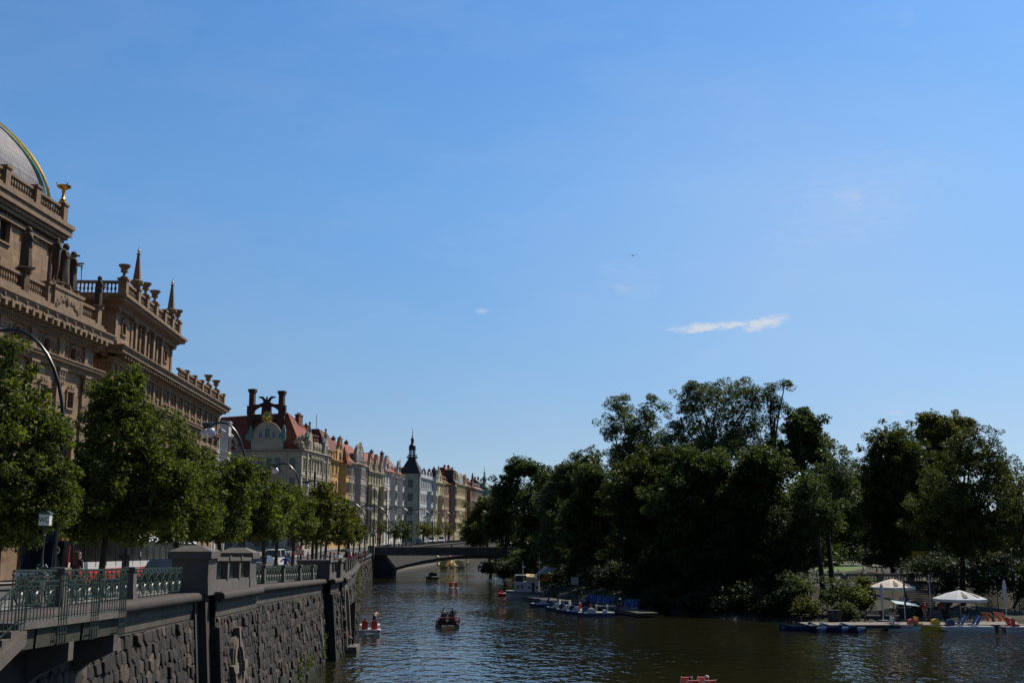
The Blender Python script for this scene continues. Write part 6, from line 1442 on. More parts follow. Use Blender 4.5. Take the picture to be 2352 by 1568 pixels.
# statues on the theatre
R1 = Matrix.Translation(th.location) @ Matrix.Rotation(th.rotation_euler[2], 4, 'Z')
STAT = M('weathered_statue_stone', (.085, .058, .042), .85, .45, 1.5, .4)
def statue(label, x, y, z, s, pose, rz, robe=True, sword=False):
    p = R1 @ Vector((x, y, z)); t = thing('statue', label, 'statue', p, rz)
    o = put('figure', body(pose, robe=True).copy(), t); o.scale = (s, s, s); o.data.materials.clear(); o.data.materials.append(STAT); o.data.polygons.foreach_set('material_index', [0] * len(o.data.polygons))
    if robe:
        m_ = MB(); n = 14; prof = [(.27, 0), (.26, .3), (.24, .7), (.25, 1.05), (.24, 1.32)]; vs = []
        for r, zz in prof:
            for k in range(n):
                a = 2 * PI * k / n; q = r * (1 + .14 * (k % 2) * (1.2 - zz)); vs.append((q * math.cos(a) * s, q * .8 * math.sin(a) * s, zz * s))
        m_.add(vs, [(j_ * n + k, j_ * n + (k + 1) % n, (j_ + 1) * n + (k + 1) % n, (j_ + 1) * n + k) for j_ in range(4) for k in range(n)]); m_.ball((0, -.02 * s, 1.6 * s), .13 * s, .14 * s, .16 * s, 9, 6); m_.ball((0, 0, 1.34 * s), .25 * s, .17 * s, .14 * s, 9, 6); m_.build('robe', STAT, t, smooth=True)
    if sword: m_ = MB(); m_.tube([(.2 * s, -.45 * s, .1 * s), (.22 * s, -.42 * s, 1.35 * s)], [.02, .05], 4); m_.tube([(.1 * s, -.43 * s, 1.1 * s), (.34 * s, -.43 * s, 1.1 * s)], .03, 4); m_.build('sword', STAT, t)
    m_ = MB(); m_.box(-.3 * s, .3 * s, -.3 * s, .3 * s, -.12, .02); m_.build('plinth', SANDP, t)
statue('dark stone statue with folded arms beside the drum window, leftmost of the roof figures', 18.3, -.35, LV(27.25), 1.75, 'arms', PI * .75)
statue('stone figure of a man with cape, first of the group of three over the relief', 23.0, -.2, LV(27.3), 2.1, 'elbows', PI * .8, False)
statue('stone figure reaching out a hand, middle of the group of three', 24.3, -.25, LV(27.3), 1.95, 'arms', PI * .6)
statue('stone figure holding a sword, right of the group of three', 25.7, -.25, LV(27.2), 1.85, 'arms', PI * .7, True, True)
statue('single slender robed stone statue at the right end of the domed block balustrade', 30.4, -.35, LV(27.05), 1.45, 'arms', PI * .7)
# ================================================================ STREET LAMPS
def lamp(label, xd, Y, ytop, side=-1, arm=2.6, r=.065, globes=1, X=None):
    X = pq(xd, Y) if X is None else X; zb_ = ground(X, Y); zt_ = zpx(ytop, Y) if isinstance(ytop, (int, float)) else zb_ + 9.6
    t = thing('street_lamp', label, 'street lamp', (X, Y, zb_), 0, 'curved street lamps along the embankment'); hh = zt_ - zb_; a = arm
    pts = [(0, 0, 0), (0, 0, hh * .55)] + [(side * a * (1 - math.cos(q)) * 1.0, 0, hh * .55 + (hh * .45) * math.sin(q) ** .9) for q in [PI / 2 * k / 9 for k in range(1, 10)]] + [(side * a * 1.25, 0, hh - .04)]
    m_ = MB(); m_.tube(pts, [r * 1.25] * 2 + [r] * (len(pts) - 2), 8); m_.lathe([(r * 2.2, 0), (r * 2.2, .5), (r * 1.5, .9), (r * 1.3, 1.3)], 0, 0, 0, 8); m_.build('pole', IRONB, t, smooth=True)
    m_ = MB(); m_.tube([(side * a * 1.25, 0, hh - .12), (side * (a * 1.25 + .75), 0, hh - .1)], .13, 6); m_.tube([(side * (a * 1.25 + .25), -.3, hh - .22), (side * (a * 1.25 + .25), .3, hh - .22)], .1, 6); m_.build('lamp_arm', IRON, t)
    for k in range(globes):
        m_ = MB(); c = (side * (a * 1.25 + .25 + (.0 if globes == 1 else (.35 if k else -.1))), (-.25 if k == 0 and globes > 1 else .25 if globes > 1 else 0), hh - .62); m_.ball(c, .24 if Y < 50 else .31, n=14, k=10)
        g = m_.build('globe', OPAL, t, smooth=True); m_ = MB(); m_.lathe([(.16, 0), (.16, .14), (.05, .2)], c[0], c[1], c[2] + .27, 8); m_.build('globe_cap', IRONB, g)
lamp('tall curved lamp with two globes at the left edge among the nearest trees', 124, 37, 757, -1, 2.1, .06, 2)
lamp('curved lamp with twin globes before the far end of the theatre wing', 560, 66, 970, -1, 1.7, .065, 2)
lamp('curved lamp with one globe in front of the cream art nouveau house', 690, 96, 1064, -1, 1.8, .075)
lamp('curved lamp peeping over the olive trees below the cream house balcony', 736, 126, 1104, -1, 1.3, .08)
lamp('curved lamp with a globe before the ochre yellow house', 801, 178, 1144, -1, 2.2, .1)
lamp('curved lamp on the river side before the grey house with round gable', 837, 214, 1153, -1, 3.2, .11)
for lb, x, Y, yt, sd_, ar in (('arching lamp leaning right before the grey house with round gable', 811, 224, 1161, 1, 2.4), ('arching lamp over the river side before the white house', 891, 285, 1160, -1, 4.2), ('land side arching lamp left of the white house', 866, 290, 1168, 1, 3.2), ('river side arching lamp before the pale corner house', 945, 325, 1163, -1, 4.4), ('land side arching lamp before the pale corner house', 924, 330, 1170, 1, 3.0),
        ('river side arching lamp before the butter yellow house', 993, 371, 1169, -1, 4.2), ('land side arching lamp left of the butter yellow house', 973, 378, 1175, 1, 2.8), ('river side arching lamp before the pinkish brown house', 1041, 432, 1172, -1, 4.4), ('land side arching lamp before the pinkish brown house', 1022, 440, 1176, 1, 3.2), ('furthest arching lamp near the island trees', 1069, 480, 1174, -1, 4.0)):
    lamp(lb, x, Y, yt, sd_, ar, .12)
for x, Y, h_, lb in ((717, 100, 9.0, 'dark straight tram wire mast beside the olive trees'), (777 + 72, 250, 14, 'dark straight mast before the olive cream house'), (857, 262, 15, 'tall thin dark mast before the gothic gables'), (885.5, 300, 16, 'tall thin dark mast left of the bay window stacks'), (931, 330, 13, 'thin dark mast at the foot of the spire house'), (288, 50, 3.9, 'square dark post standing between the tram and the railing')):
    X = pq(x, Y); m_ = MB(); m_.tube([(0, 0, 0), (0, 0, h_)], [.16, .1] if h_ > 5 else [.16, .16], 8); m_.lathe([(.3, 0), (.3, .5), (.18, .7)], 0, 0, 0, 8); m_.box(-.25, .25, -.2, .2, 1.4 if h_ < 5 else 5, 1.6 if h_ < 5 else 5.4)
    tag(m_.build('mast', IRONB, loc=(X, Y, ground(X, Y))), lb, 'mast', 'masts along the embankment')
# ================================================================ WC SIGN
wp = thing('sign_pedestal', 'stone pedestal post carrying the toilet sign pole', 'pedestal', (pq(89, 33.6), 33.6, zr(33.6)))
m_ = MB(); m_.box(-.26, .26, -.26, .26, 0, .3, t=.04); m_.box(-.2, .2, -.2, .2, .3, .86); m_.box(-.26, .26, -.26, .26, .86, .95, t=.03); m_.build('shaft', GRAN, wp)
ws = thing('toilet_sign', 'white WC box sign with rounded hood on a thin ornamented pole', 'sign', (pq(97, 33.6), 33.6, zr(33.6) + .95))
m_ = MB(); m_.lathe([(.16, 0), (.16, .05), (.08, .1), (.1, .18), (.05, .26), (.04, .4), (.028, .5), (.028, 1.1), (.05, 1.12), (.05, 1.16), (.03, 1.18), (.03, 1.42)], 0, 0, 0, 8)
for s in (-1, 1): m_.tube([(s * .1, 0, .1), (s * .16, 0, .2), (s * .1, 0, .28)], .03, 5); m_.tube([(s * .02, 0, 1.2), (s * .035, 0, 1.35), (s * .09, 0, 1.45)], .012, 4)
m_.build('pole', IRON, ws, smooth=True)
m_ = MB(); m_.box(-.16, .16, -.1, .1, 1.45, 1.78); bxm = m_.build('sign_box', M('sign_white', (.72, .72, .66), .4, .05), ws)
m_ = MB(); m_.prism([(-.19, 1.785), (.19, 1.785), (.17, 1.83), (.08, 1.88), (-.08, 1.88), (-.17, 1.83)], -.13, .13, 'y'); m_.build('hood', IRON, ws)
tm = text_mesh('WC', .23, .003, M('sign_ink', (.06, .05, .05), .6, .05)); o = put('lettering', tm, bxm, (0, -.105, 1.61)); o.rotation_euler = (PI / 2, 0, 0); o.scale = (.78, 1.1, 1)
wt = thing('warning_sign', 'red bordered triangular children warning sign on a dark pole', 'sign', (pq(684, 87), 87, ground(pq(684, 87), 87)))
m_ = MB(); m_.tube([(0, 0, 0), (0, 0, 1.9)], .055, 6); m_.build('pole', IRONB, wt); m_ = MB(); m_.prism([(-.5, 1.75), (.5, 1.75), (0, 2.6)], -.04, 0, 'y'); m_.build('sign_border', RED, wt)
m_ = MB(); m_.prism([(-.34, 1.84), (.34, 1.84), (0, 2.42)], -.05, -.041, 'y'); pl = m_.build('sign_face', WHITE, wt)
m_ = MB()
for s in (-.1, .1): m_.ball((s, -.06, 2.13), .035, .01, .035, 6, 4); m_.box(s - .035, s + .035, -.06, -.052, 1.97, 2.1); m_.box(s - .05, s - .02, -.06, -.052, 1.87, 1.98); m_.box(s + .02, s + .05, -.06, -.052, 1.87, 1.98)
m_.build('pictogram', DARKP, pl)
for x, Y, yc, colr, lb, nm in ((869, 262, 1232, RED, 'round red and white road sign on a pole beyond the bridge pillar', 'road_sign'), (855, 228, 1228, M('yellow_green_paint', (.35, .6, .05), .5, .1), 'yellow green edged board sign at the bridge end', 'board_sign')):
    X = pq(x, Y); g = ground(X, Y); z = zpx(yc, Y) - g; t = thing(nm, lb, 'sign', (X, Y, g)); m_ = MB(); m_.tube([(0, 0, 0), (0, 0, z)], .06, 5); m_.build('pole', IRONB, t)
    m_ = MB()
    if nm == 'road_sign': m_.tube([(0, -.08, z), (0, 0, z)], .5, 14)
    else: m_.box(-.55, .55, -.06, 0, z - .4, z + .4)
    m_.build('sign_border', colr, t); m_ = MB(); m_.box(-.3 if nm == 'road_sign' else -.42, .3 if nm == 'road_sign' else .42, -.1, -.09, z - (.08 if nm == 'road_sign' else .28), z + (.08 if nm == 'road_sign' else .28)); m_.build('sign_face', WHITE if nm == 'road_sign' else CL['grey'], t)
# ================================================================ TRAM
TG = glass('tram_glass', (.008, .009, .010), .12); TG.node_tree.nodes['Principled BSDF'].inputs['Specular IOR Level'].default_value = .12; TWH = M('tram_white', (.62, .62, .62), .3, .06, 2); TRD = M('tram_red', (.55, .02, .015), .3, .08, 2)
Y0 = 57.5; X0 = pq(155, Y0); zt0 = zr(58) - .14
tr = thing('tram', 'red and white low floor tram with black window band on the embankment road', 'tram', (X0, Y0, zt0), math.atan2(1, -.128))
Wd = 2.5
def tz(x): return -.013 * x
SEG = [(0, 14.6), (15.0, 29.0), (29.4, 44)]
def tbox(m_, x0, x1, y0, y1, z0, z1, bev=0):
    m_.hexa([(x0, y0, z0 + tz(x0)), (x1, y0, z0 + tz(x1)), (x1, y1, z0 + tz(x1)), (x0, y1, z0 + tz(x0)), (x0, y0 + bev, z1 + tz(x0)), (x1, y0 + bev, z1 + tz(x1)), (x1, y1 - bev, z1 + tz(x1)), (x0, y1 - bev, z1 + tz(x0))])
for a, b_ in SEG:
    m_ = MB(); tbox(m_, a, b_, 0, Wd, .35, 1.02); m_.build('red_skirt', TRD, tr)
    m_ = MB(); tbox(m_, a, b_, 0.01, Wd - .01, 1.02, 1.42); m_.build('white_belt', TWH, tr)
    m_ = MB(); tbox(m_, a, b_, .02, Wd - .02, 1.42, 2.75, .08); m_.build('window_band', TG, tr)
    m_ = MB(); tbox(m_, a, b_, .12, Wd - .12, 2.75, 2.98, .12); tbox(m_, a + 2, b_ - 2, .5, Wd - .5, 2.98, 3.15, .1); m_.build('roof', TWH, tr)
    m_ = MB()
    for k in range(6):
        x = a + 1 + (b_ - a - 2) * k / 5; tbox(m_, x - .05, x + .05, -.004, .02, 1.15, 2.5)
    m_.build('window_pillars', DARKP, tr)
    m_ = MB()
    for x in (a + 2.6, b_ - 2.8): m_.lathe([(.33, -.02), (.33, .12)], 0, 0, 0, 12); [None]
    m_ = MB()
    for x in (a + 2.6, b_ - 2.8):
        m_.tube([(x, -.0, .33 + tz(x)), (x, .2, .33 + tz(x))], .33, 12)
    m_.build('wheel', RUBBER, tr)
    if b_ < 44: m_ = MB(); tbox(m_, b_, b_ + .4, .1, Wd - .1, .4, 2.8); m_.build('bellows', RUBBER, tr)
m_ = MB(); P = [(0, 0), (-.55, .15), (-1.05, .55), (-1.15, 1.25), (-1.05, 1.95), (-.55, 2.35), (0, 2.5)]
def nose(z0, z1, f0, f1, name, mat):
    m_ = MB(); n = len(P); m_.add([(a * f0, b_, z0) for a, b_ in P] + [(a * f1, b_, z1) for a, b_ in P], [(i, i + 1, n + i + 1, n + i) for i in range(n - 1)] + [tuple(range(n - 1, -1, -1)), tuple(range(n, 2 * n))]); return m_.build(name, mat, tr)
nose(.2, .62, 1.0, 1.05, 'front_bumper', TRD); nose(.62, .95, 1.05, 1.0, 'front_panel', TWH); wsn = nose(.95, 2.5, 1.0, .55, 'windscreen', TG); nose(2.5, 2.9, .55, .4, 'destination_box', DARKP)
m_ = MB(); m_.tube([(-.06, -.01, .95), (.12, -.01, 2.3)], .05, 5); m_.build('red_pillar', TRD, tr)
for y in (.45, 2.05): m_ = MB(); m_.ball((-1.02, y, .55), .11, n=8, k=5); m_.build('headlight', WHITE, tr)
amb = bpy.data.materials.new('amber_led'); amb.use_nodes = True; e_ = amb.node_tree.nodes['Principled BSDF']; e_.inputs['Base Color'].default_value = (.8, .15, .02, 1); e_.inputs['Emission Color'].default_value = (1, .2, .02, 1); e_.inputs['Emission Strength'].default_value = .25
for txt, sz, mat_, loc in (("veiludo'", .24, amb, (-.42, .05, 2.64)), ('921', .2, WHITE, (2.3, -.03, 1.28)), ('O', .42, WHITE, (2.4, -.03, 1.75)), ('O', .42, WHITE, (18.2, -.03, 1.62)), ('O', .42, WHITE, (30.5, -.03, 1.5))):
    o = put('lettering', text_mesh(txt, sz, .004, mat_), tr, loc); o.rotation_euler = (PI / 2, 0, -.27 if mat_ is amb else 0)
o = put('route_number', text_mesh('10', .5, .004, M('sign_cream', (.35, .33, .27), .6, .1)), tr, (-.8, .42, 2.05)); o.rotation_euler = (PI / 2, 0, -.75)
m_ = MB(); m_.box(20, 21.5, .9, 1.5, 2.9, 3.1); m_.tube([(20.8, 1.2, 3.1), (22, 1.2, 4.1), (20.9, 1.2, 5.0)], .04, 4); m_.build('pantograph', IRONB, tr)
# ================================================================ CARS
def car(label, X, Y, rz, paint, van=False, s=1.0):
    t = thing('parked_car' if not van else 'delivery_van', label, 'van' if van else 'car', (X, Y, ground(X, Y)), rz, 'vehicles along the embankment')
    L = 4.2 if not van else 4.7; w = .86; hb = .82 if not van else 1.0; ht = 1.45 if not van else 2.0
    m_ = MB(); side = [(-L / 2, .3), (L / 2, .3), (L / 2 + .02, .6), (L / 2 - .12, hb), (L * .22, hb + .08), (-L * .42, hb + .1), (-L / 2, hb)] if not van else [(-L / 2, .3), (L / 2, .3), (L / 2 + .02, .7), (L / 2 - .2, hb), (L * .3, hb + .15), (-L / 2 + .02, hb + .15)]
    m_.prism(side, -w, w, 'y'); n0 = len(m_.v)
    m_.build('body', paint, t)
    cab = ([(L * .22, hb + .08), (L * .06, ht - .04), (-L * .22, ht), (-L * .42, hb + .1)]) if not van else ([(L * .3, hb + .15), (L * .16, ht - .06), (-L / 2 + .15, ht), (-L / 2 + .04, hb + .15)])
    m_ = MB(); a = [(x, -w + .03, z) if z < hb + .2 else (x, -w + .2, z) for x, z in cab]; b2 = [(x, -y, z) for x, y, z in a]; m_.add(a + b2, [(0, 1, 5, 4), (1, 2, 6, 5), (2, 3, 7, 6), (0, 3, 2, 1), (4, 5, 6, 7)]); m_.build('windows', GLASS, t)
    m_ = MB(); m_.hexa([(cab[1][0] - .02, -w + .19, ht - .05), (cab[1][0] - .02, w - .19, ht - .05), (cab[2][0], w - .19, ht - .03), (cab[2][0], -w + .19, ht - .03), (cab[1][0] - .1, -w + .22, ht + .02), (cab[1][0] - .1, w - .22, ht + .02), (cab[2][0] + .1, w - .22, ht + .03), (cab[2][0] + .1, -w + .22, ht + .03)])
    for sy in (-1, 1):
        m_.tube([(cab[0][0], sy * (w - .05), cab[0][1]), (cab[1][0], sy * (w - .2), cab[1][1])], .05, 4); m_.tube([(cab[3][0], sy * (w - .05), cab[3][1]), (cab[2][0], sy * (w - .2), cab[2][1])], .06, 4); m_.tube([(-.1, sy * (w - .03), hb + .08), (-.15, sy * (w - .19), ht - .03)], .05, 4)
    m_.build('roof', paint, t)
    for x in (-L * .3, L * .32):
        for y in (-w, w):
            m_ = MB(); m_.tube([(x, y - .1 * (1 if y > 0 else -1), .32), (x, y + .02 * (1 if y > 0 else -1), .32)], .32, 12); wh = m_.build('wheel', RUBBER, t); m_ = MB(); m_.tube([(x, y + .0, .32), (x, y + .035 * (1 if y > 0 else -1), .32)], .19, 10); m_.build('rim', M('alloy', (.35, .35, .36), .3, .1, metal=1), wh)
    for y in (-.62, .62):
        m_ = MB(); m_.ball((L / 2 - .1, y, .66), .1, .16, .09, 8, 5); m_.build('headlight', WHITE, t); m_ = MB(); m_.box(-L / 2 - .02, -L / 2 + .1, y - .12, y + .12, .62, .8); m_.build('tail_light', RED, t)
    m_ = MB(); m_.box(L / 2 - .06, L / 2 + .04, -.5, .5, .34, .5); m_.build('grille', DARKP, t)
    for o in [t]: o.scale = (s, s, s)
    return t
SIL = M('silver_paint', (.42, .43, .45), .22, .05, 1, metal=.6); WHP = M('white_van_paint', (.7, .7, .7), .3, .05); BKP = M('black_car_paint', (.01, .011, .014), .15, .1); BLP = M('dark_blue_paint', (.02, .04, .1), .25, .1)
car('silver car parked facing the camera left of the white van', pq(601, 112), 112, -PI / 2 - .05, SIL)
car('white van parked behind the silver car', pq(628, 124), 124, -PI / 2 - .05, WHP, True)
car('dark blue car parked just behind the white van', pq(645, 142), 142, -PI / 2 - .05, BLP)
car('black car driving beside the tram, seen from behind', pq(386, 58), 58, PI / 2 + .1, BKP)
car('white delivery van far beyond the bridge, left of the pair', pq(990, 392), 392, -PI / 2 + .15, WHP, True, 1.35); car('white van far beyond the bridge, right of the pair', pq(1012, 400), 400, -PI / 2 + .15, WHP, True, 1.35); car('dark car far beyond the bridge beside the white vans', pq(961, 375), 375, -PI / 2 + .1, BKP, False, 1.3)
# bird
m_ = MB()
for s in (-1, 1): m_.add([(0, -.08, 0), (0, .1, 0), (s * .3, .06, .13), (s * .3, -.04, .12), (s * .72, .12, .02), (s * .72, .06, .02)], [(0, 1, 2, 3), (3, 2, 4, 5)])
m_.ball((0, .05, 0), .07, .25, .07, 8, 5); q = atY(1454, 587, 120); tag(m_.build('gull', M('bird_feather', (.06, .06, .06), .8, .2), loc=q), 'small bird gliding high in the open sky', 'bird')
# ================================================================ BOATS
HB = M('hull_blue', (.012, .045, .13), .3, .2); HW = M('hull_white', (.62, .62, .6), .25, .08); HR = M('hull_red', (.42, .04, .03), .3, .15); HY = M('hull_yellow', (.75, .45, .03), .25, .1); HBR = M('hull_brown', (.10, .03, .018), .3, .3, 3); ORG = M('striped_orange', (.5, .1, .03), .8, .3, 8)
def pedal(label, X, Y, rz, hull=HW, trim=RED, seat=RED, dome=True, L=3.4, W=1.75, chairs=False, seats=2, slide=None, group='pedal boats'):
    t = thing('pedal_boat', label, 'pedal boat', (X, Y, 0), rz, group); w = W / 2
    for s in (-1, 1):
        m_ = MB(); y0, y1 = s * w, s * w * .42
        if y0 > y1: y0, y1 = y1, y0
        n = 7; vs = []
        for k in range(n):
            u = k / (n - 1); x = -L / 2 + L * u; q = 1 - max(0, (u - .7) / .3) ** 2 * .75; q2 = max(0, (u - .75) / .25) * .22
            c = (y0 + y1) / 2; h_ = (y1 - y0) / 2 * q; vs += [(x, c - h_ * .8, -.12 + q2), (x, c + h_ * .8, -.12 + q2), (x, c + h_, .34 + q2 * .3), (x, c - h_, .34 + q2 * .3)]
        m_.add(vs, [(4 * k + i, 4 * k + (i + 1) % 4, 4 * k + 4 + (i + 1) % 4, 4 * k + 4 + i) for k in range(n - 1) for i in range(4)] + [(3, 2, 1, 0), tuple(range(4 * n - 4, 4 * n))]); m_.build('hull', hull, t, smooth=True)
    m_ = MB(); m_.box(-L / 2, L / 2 - .7, -w, w, .3, .42, t=.04); m_.box(L / 2 - .7, L / 2 - .1, -w * .8, w * .8, .3, .4, t=.08); dk_ = m_.build('deck', HW if hull != HY else HY, t)
    m_ = MB(); m_.box(-L / 2 - .02, L / 2 - .72, -w - .02, w + .02, .24, .3); m_.build('trim_stripe', trim, t)
    if chairs:
        for r in range(2):
            for y in (-.42, .42):
                m_ = MB(); x = -.9 + r * 1.3; m_.add([(x, y - .26, .5), (x, y + .26, .5), (x - .5, y + .26, 1.25), (x - .5, y - .26, 1.25), (x + .04, y - .26, .5), (x + .04, y + .26, .5), (x - .46, y + .26, 1.27), (x - .46, y - .26, 1.27)], [(0, 1, 2, 3), (7, 6, 5, 4), (0, 3, 7, 4), (1, 5, 6, 2), (2, 6, 7, 3)])
                m_.hexa([(x, y - .26, .5), (x + .5, y - .26, .56), (x + .5, y + .26, .56), (x, y + .26, .5), (x, y - .26, .53), (x + .5, y - .26, .59), (x + .5, y + .26, .59), (x, y + .26, .53)])
                c = m_.build('deck_chair', seat, t); m_ = MB()
                for s in (-.28, .28): m_.tube([(x - .52, y + s, 1.3), (x + .1, y + s, .4)], .022, 4)
                m_.build('chair_frame', HW, c)
    else:
        for k in range(seats):
            x = -L * .3 + k * 1.15
            for y in (-.4, .4):
                m_ = MB(); m_.box(x, x + .45, y - .27, y + .27, .42, .62, t=.03); m_.prism([(y - .27, .6), (y + .27, .6), (y + .25, 1.0), (y + .14, 1.14), (y - .14, 1.14), (y - .25, 1.0)], x - .1, x + .04, 'x'); m_.build('seat', seat, t)
    if dome:
        for s in (-1, 1):
            m_ = MB(); n = 9; c = s * w * .72; x0 = L * .12
            m_.prism([(x0 - .42 * math.cos(PI * k / n), .4 + .42 * math.sin(PI * k / n)) for k in range(n + 1)], c - .2, c + .2, 'y'); m_.build('paddle_cover', HW if dome is True else dome, t, smooth=True)
    m_ = MB(); m_.tube([(.45, 0, .4), (.35, 0, .85)], .025, 4); m_.tube([(.35, -.12, .86), (.35, .12, .86)], .02, 4); m_.build('steering_lever', IRONB, t)
    if slide:
        m_ = MB(); m_.tube([(L * .28, -w * .3, .62), (L * .28, w * .3, .62)], .36, 14); m_.build('barrel_float', slide, t, smooth=True)
    return t
def onboat(t, x, y, z, **k):
    p = (Matrix.Translation(t.location) @ Matrix.Rotation(t.rotation_euler[2], 4, 'Z')) @ Vector((x, y, z)); return person(k.pop('label'), p, k.pop('pose', 'sit'), t.rotation_euler[2] + k.pop('face', PI / 2), **k)
q = atZ(849, 1457, 0); b1 = pedal('white pedal boat with red seats drifting beside the embankment wall', q.x - .15, q.y + 1.2, PI * .53, HW, RED, RED, True, 2.8, 1.85, False, 1)
onboat(b1, -.5, .4, .17, label='passenger in a red top sitting in the white pedal boat by the wall', shirt='red', legs='khaki')
onboat(b1, .3, -.35, .42, label='shirtless passenger standing bent over in the white pedal boat', pose='bend', bare=True, legs='black', face=1.2)
q = atZ(1027, 1440, 0); cb = thing('car_boat', 'brown pedal boat shaped like a vintage car seen from behind', 'pedal boat', (q.x, q.y + 1.5, 0), PI / 2)
for s in (-1, 1): m_ = MB(); m_.box(-1.6, 1.6, s * .9 - .24 + (0 if s < 0 else -.0), s * .9 + .24, -.15, .22, t=.05); m_.build('hull', M('pontoon_grey', (.12, .14, .14), .4, .2), cb)
m_ = MB(); m_.prism([(-1.5, .2), (1.4, .2), (1.5, .55), (1.35, .8), (.4, .85), (.2, .95), (-.9, .95), (-1.4, .85), (-1.55, .55)], -.72, .72, 'y'); m_.build('body', HBR, cb)
for s in (-1, 1):
    for x in (-1.0, .95):
        m_ = MB(); m_.prism([(x - .5 * math.cos(PI * k / 9), .25 + .5 * math.sin(PI * k / 9)) for k in range(10)], s * .86 - .2, s * .86 + .2, 'y'); m_.build('fender', HBR, cb, smooth=True)
    for z in (.35, .62): m_ = MB(); m_.ball((-1.52, s * .92, z), .05, .07, .08, 7, 5); m_.build('tail_light', WHITE, cb)
    m_ = MB(); m_.tube([(.25, s * .7, .9), (.35, s * .7, 1.55), (.4, s * .62, 1.62)], .025, 4); m_.build('windscreen_post', IRONB, cb)
m_ = MB(); m_.tube([(.4, -.62, 1.62), (.4, .62, 1.62)], .025, 4); m_.build('windscreen_bar', IRONB, cb)
m_ = MB(); m_.tube([(-1.56, 0, .62), (-1.52, 0, .62)], .13, 14); m_.build('round_plate', WHITE, cb)
for y in (-.36, .36): m_ = MB(); m_.box(-1.0, -.8, y - .3, y + .3, .9, 1.2, t=.04); m_.build('seat_back', HBR, cb)
onboat(cb, -.4, .42, .42, label='left passenger of the car shaped boat in a white shirt', shirt='white'); onboat(cb, -.1, .2, .4, label='small dark haired passenger nearly hidden beside the white shirted one', shirt='black', s=.9); onboat(cb, -.4, -.42, .42, label='right passenger of the car shaped boat in dark clothes', shirt='navy')
q = atZ(1041, 1356, 0); b3 = pedal('small pedal boat with red striped deck chairs in mid river', q.x, q.y + 1.4, PI / 2, HW, RED, ORG, False, 3.2, 1.5, True)
q = atZ(991, 1328, 0); b4 = pedal('dark rowing style boat with two silhouettes near the bridge', q.x, q.y + 1.2, PI / 2 + .5, HBR, BKP, BKP, False, 3.4, 1.7)
onboat(b4, -.4, .3, .2, label='left silhouette in the dark boat near the bridge', shirt='black', legs='black'); onboat(b4, .5, -.3, .2, label='right silhouette in the dark boat near the bridge', shirt='black', legs='black')
SWN = M('swan_cream', (.75, .58, .28), .4, .15)
def swan(label, X, Y, rz, s=1.0):
    t = thing('swan_boat', label, 'pedal boat', (X, Y, 0), rz, 'cream swan shaped boats under the bridge'); m_ = MB()
    m_.lathe([(.2, -.2), (.55, .1), (.66, .4), (.5, .7), (.2, .8)], 0, 0, 0, 12); m_.v = [(x * 1.9, y * .95, z) for x, y, z in m_.v]; m_.build('hull', SWN, t, smooth=True)
    m_ = MB(); m_.tube([(1.3, 0, .6), (1.75, 0, 1.1), (1.8, 0, 1.7), (1.5, 0, 2.2), (1.55, 0, 2.6), (1.85, 0, 2.75)], [.42, .36, .3, .26, .25, .28], 8); m_.ball((1.95, 0, 2.74), .4, .3, .32, 8, 6); m_.build('neck', SWN, t, smooth=True)
    m_ = MB(); m_.prism([(2.15, 2.75), (2.55, 2.62), (2.15, 2.6)], -.07, .07, 'y'); m_.build('beak', HR, t)
    for s_ in (-1, 1): m_ = MB(); m_.prism([(.9, .5), (.5, 1.5), (-.4, 2.1), (-1.7, 2.0), (-1.3, 1.1), (-.4, .5)], s_ * .62 - .12, s_ * .62 + .12, 'y'); m_.build('wing', SWN, t)
    m_ = MB(); m_.prism([(-1.3, .5), (-2.2, 1.2), (-1.6, .4)], -.35, .35, 'y'); m_.build('tail', SWN, t); t.scale = (s, s, s); return t
q = atZ(1037, 1304, 0)
swan('leftmost cream swan shaped boat under the bridge, turned left', q.x - 2.2, q.y, PI * .85, 1.15); swan('middle cream swan shaped boat under the bridge facing the camera', q.x + .1, q.y + 2.0, -PI * .6, 1.2); swan('rightmost cream swan shaped boat under the bridge, turned right', q.x + 2.6, q.y - .3, .15, 1.1)
# cabin boat
q = atZ(1205, 1373, 0); tg = thing('cabin_boat', 'white cabin boat with wheelhouse and masts moored left of the tent', 'boat', (q.x, q.y + 2, 0), -.12)
m_ = MB(); n = 8; vs = []
for k in range(n):
    u = k / (n - 1); x = -2.6 + 5.0 * u; w = 1.25 * math.sin(PI * min(1, u * .6 + .42)) if u > 0 else .25; sh = .25 * (1 - u) ** 2
    vs += [(x, -w * .7, -.3), (x, w * .7, -.3), (x, w, .75 + sh), (x, -w, .75 + sh)]
m_.add(vs, [(4 * k + i, 4 * k + (i + 1) % 4, 4 * k + 4 + (i + 1) % 4, 4 * k + 4 + i) for k in range(n - 1) for i in range(4)] + [(3, 2, 1, 0), tuple(range(4 * n - 4, 4 * n))]); m_.build('hull', HW, tg)
m_ = MB(); m_.box(-2.65, 2.45, -1.3, 1.3, .72, .8, t=.1); m_.build('gunwale', HB, tg)
m_ = MB(); m_.box(-1.3, 2.1, -1.0, 1.0, .8, 2.2, t=.06); cbn = m_.build('cabin', HW, tg)
for x in (-.8, -.2): m_ = MB(); m_.box(x - .17, x + .17, -1.02, -.97, 1.3, 1.75); m_.build('window', GLASS, cbn)
for x in (.75, 1.85): m_ = MB(); m_.tube([(x, -1.02, 1.4), (x, -.94, 1.4)], .17, 12); m_.build('porthole', GLASS, cbn)
m_ = MB(); m_.box(1.1, 1.55, -1.02, -.95, .85, 2.05); m_.build('door', M('varnished_door', (.06, .03, .02), .4, .3), cbn)
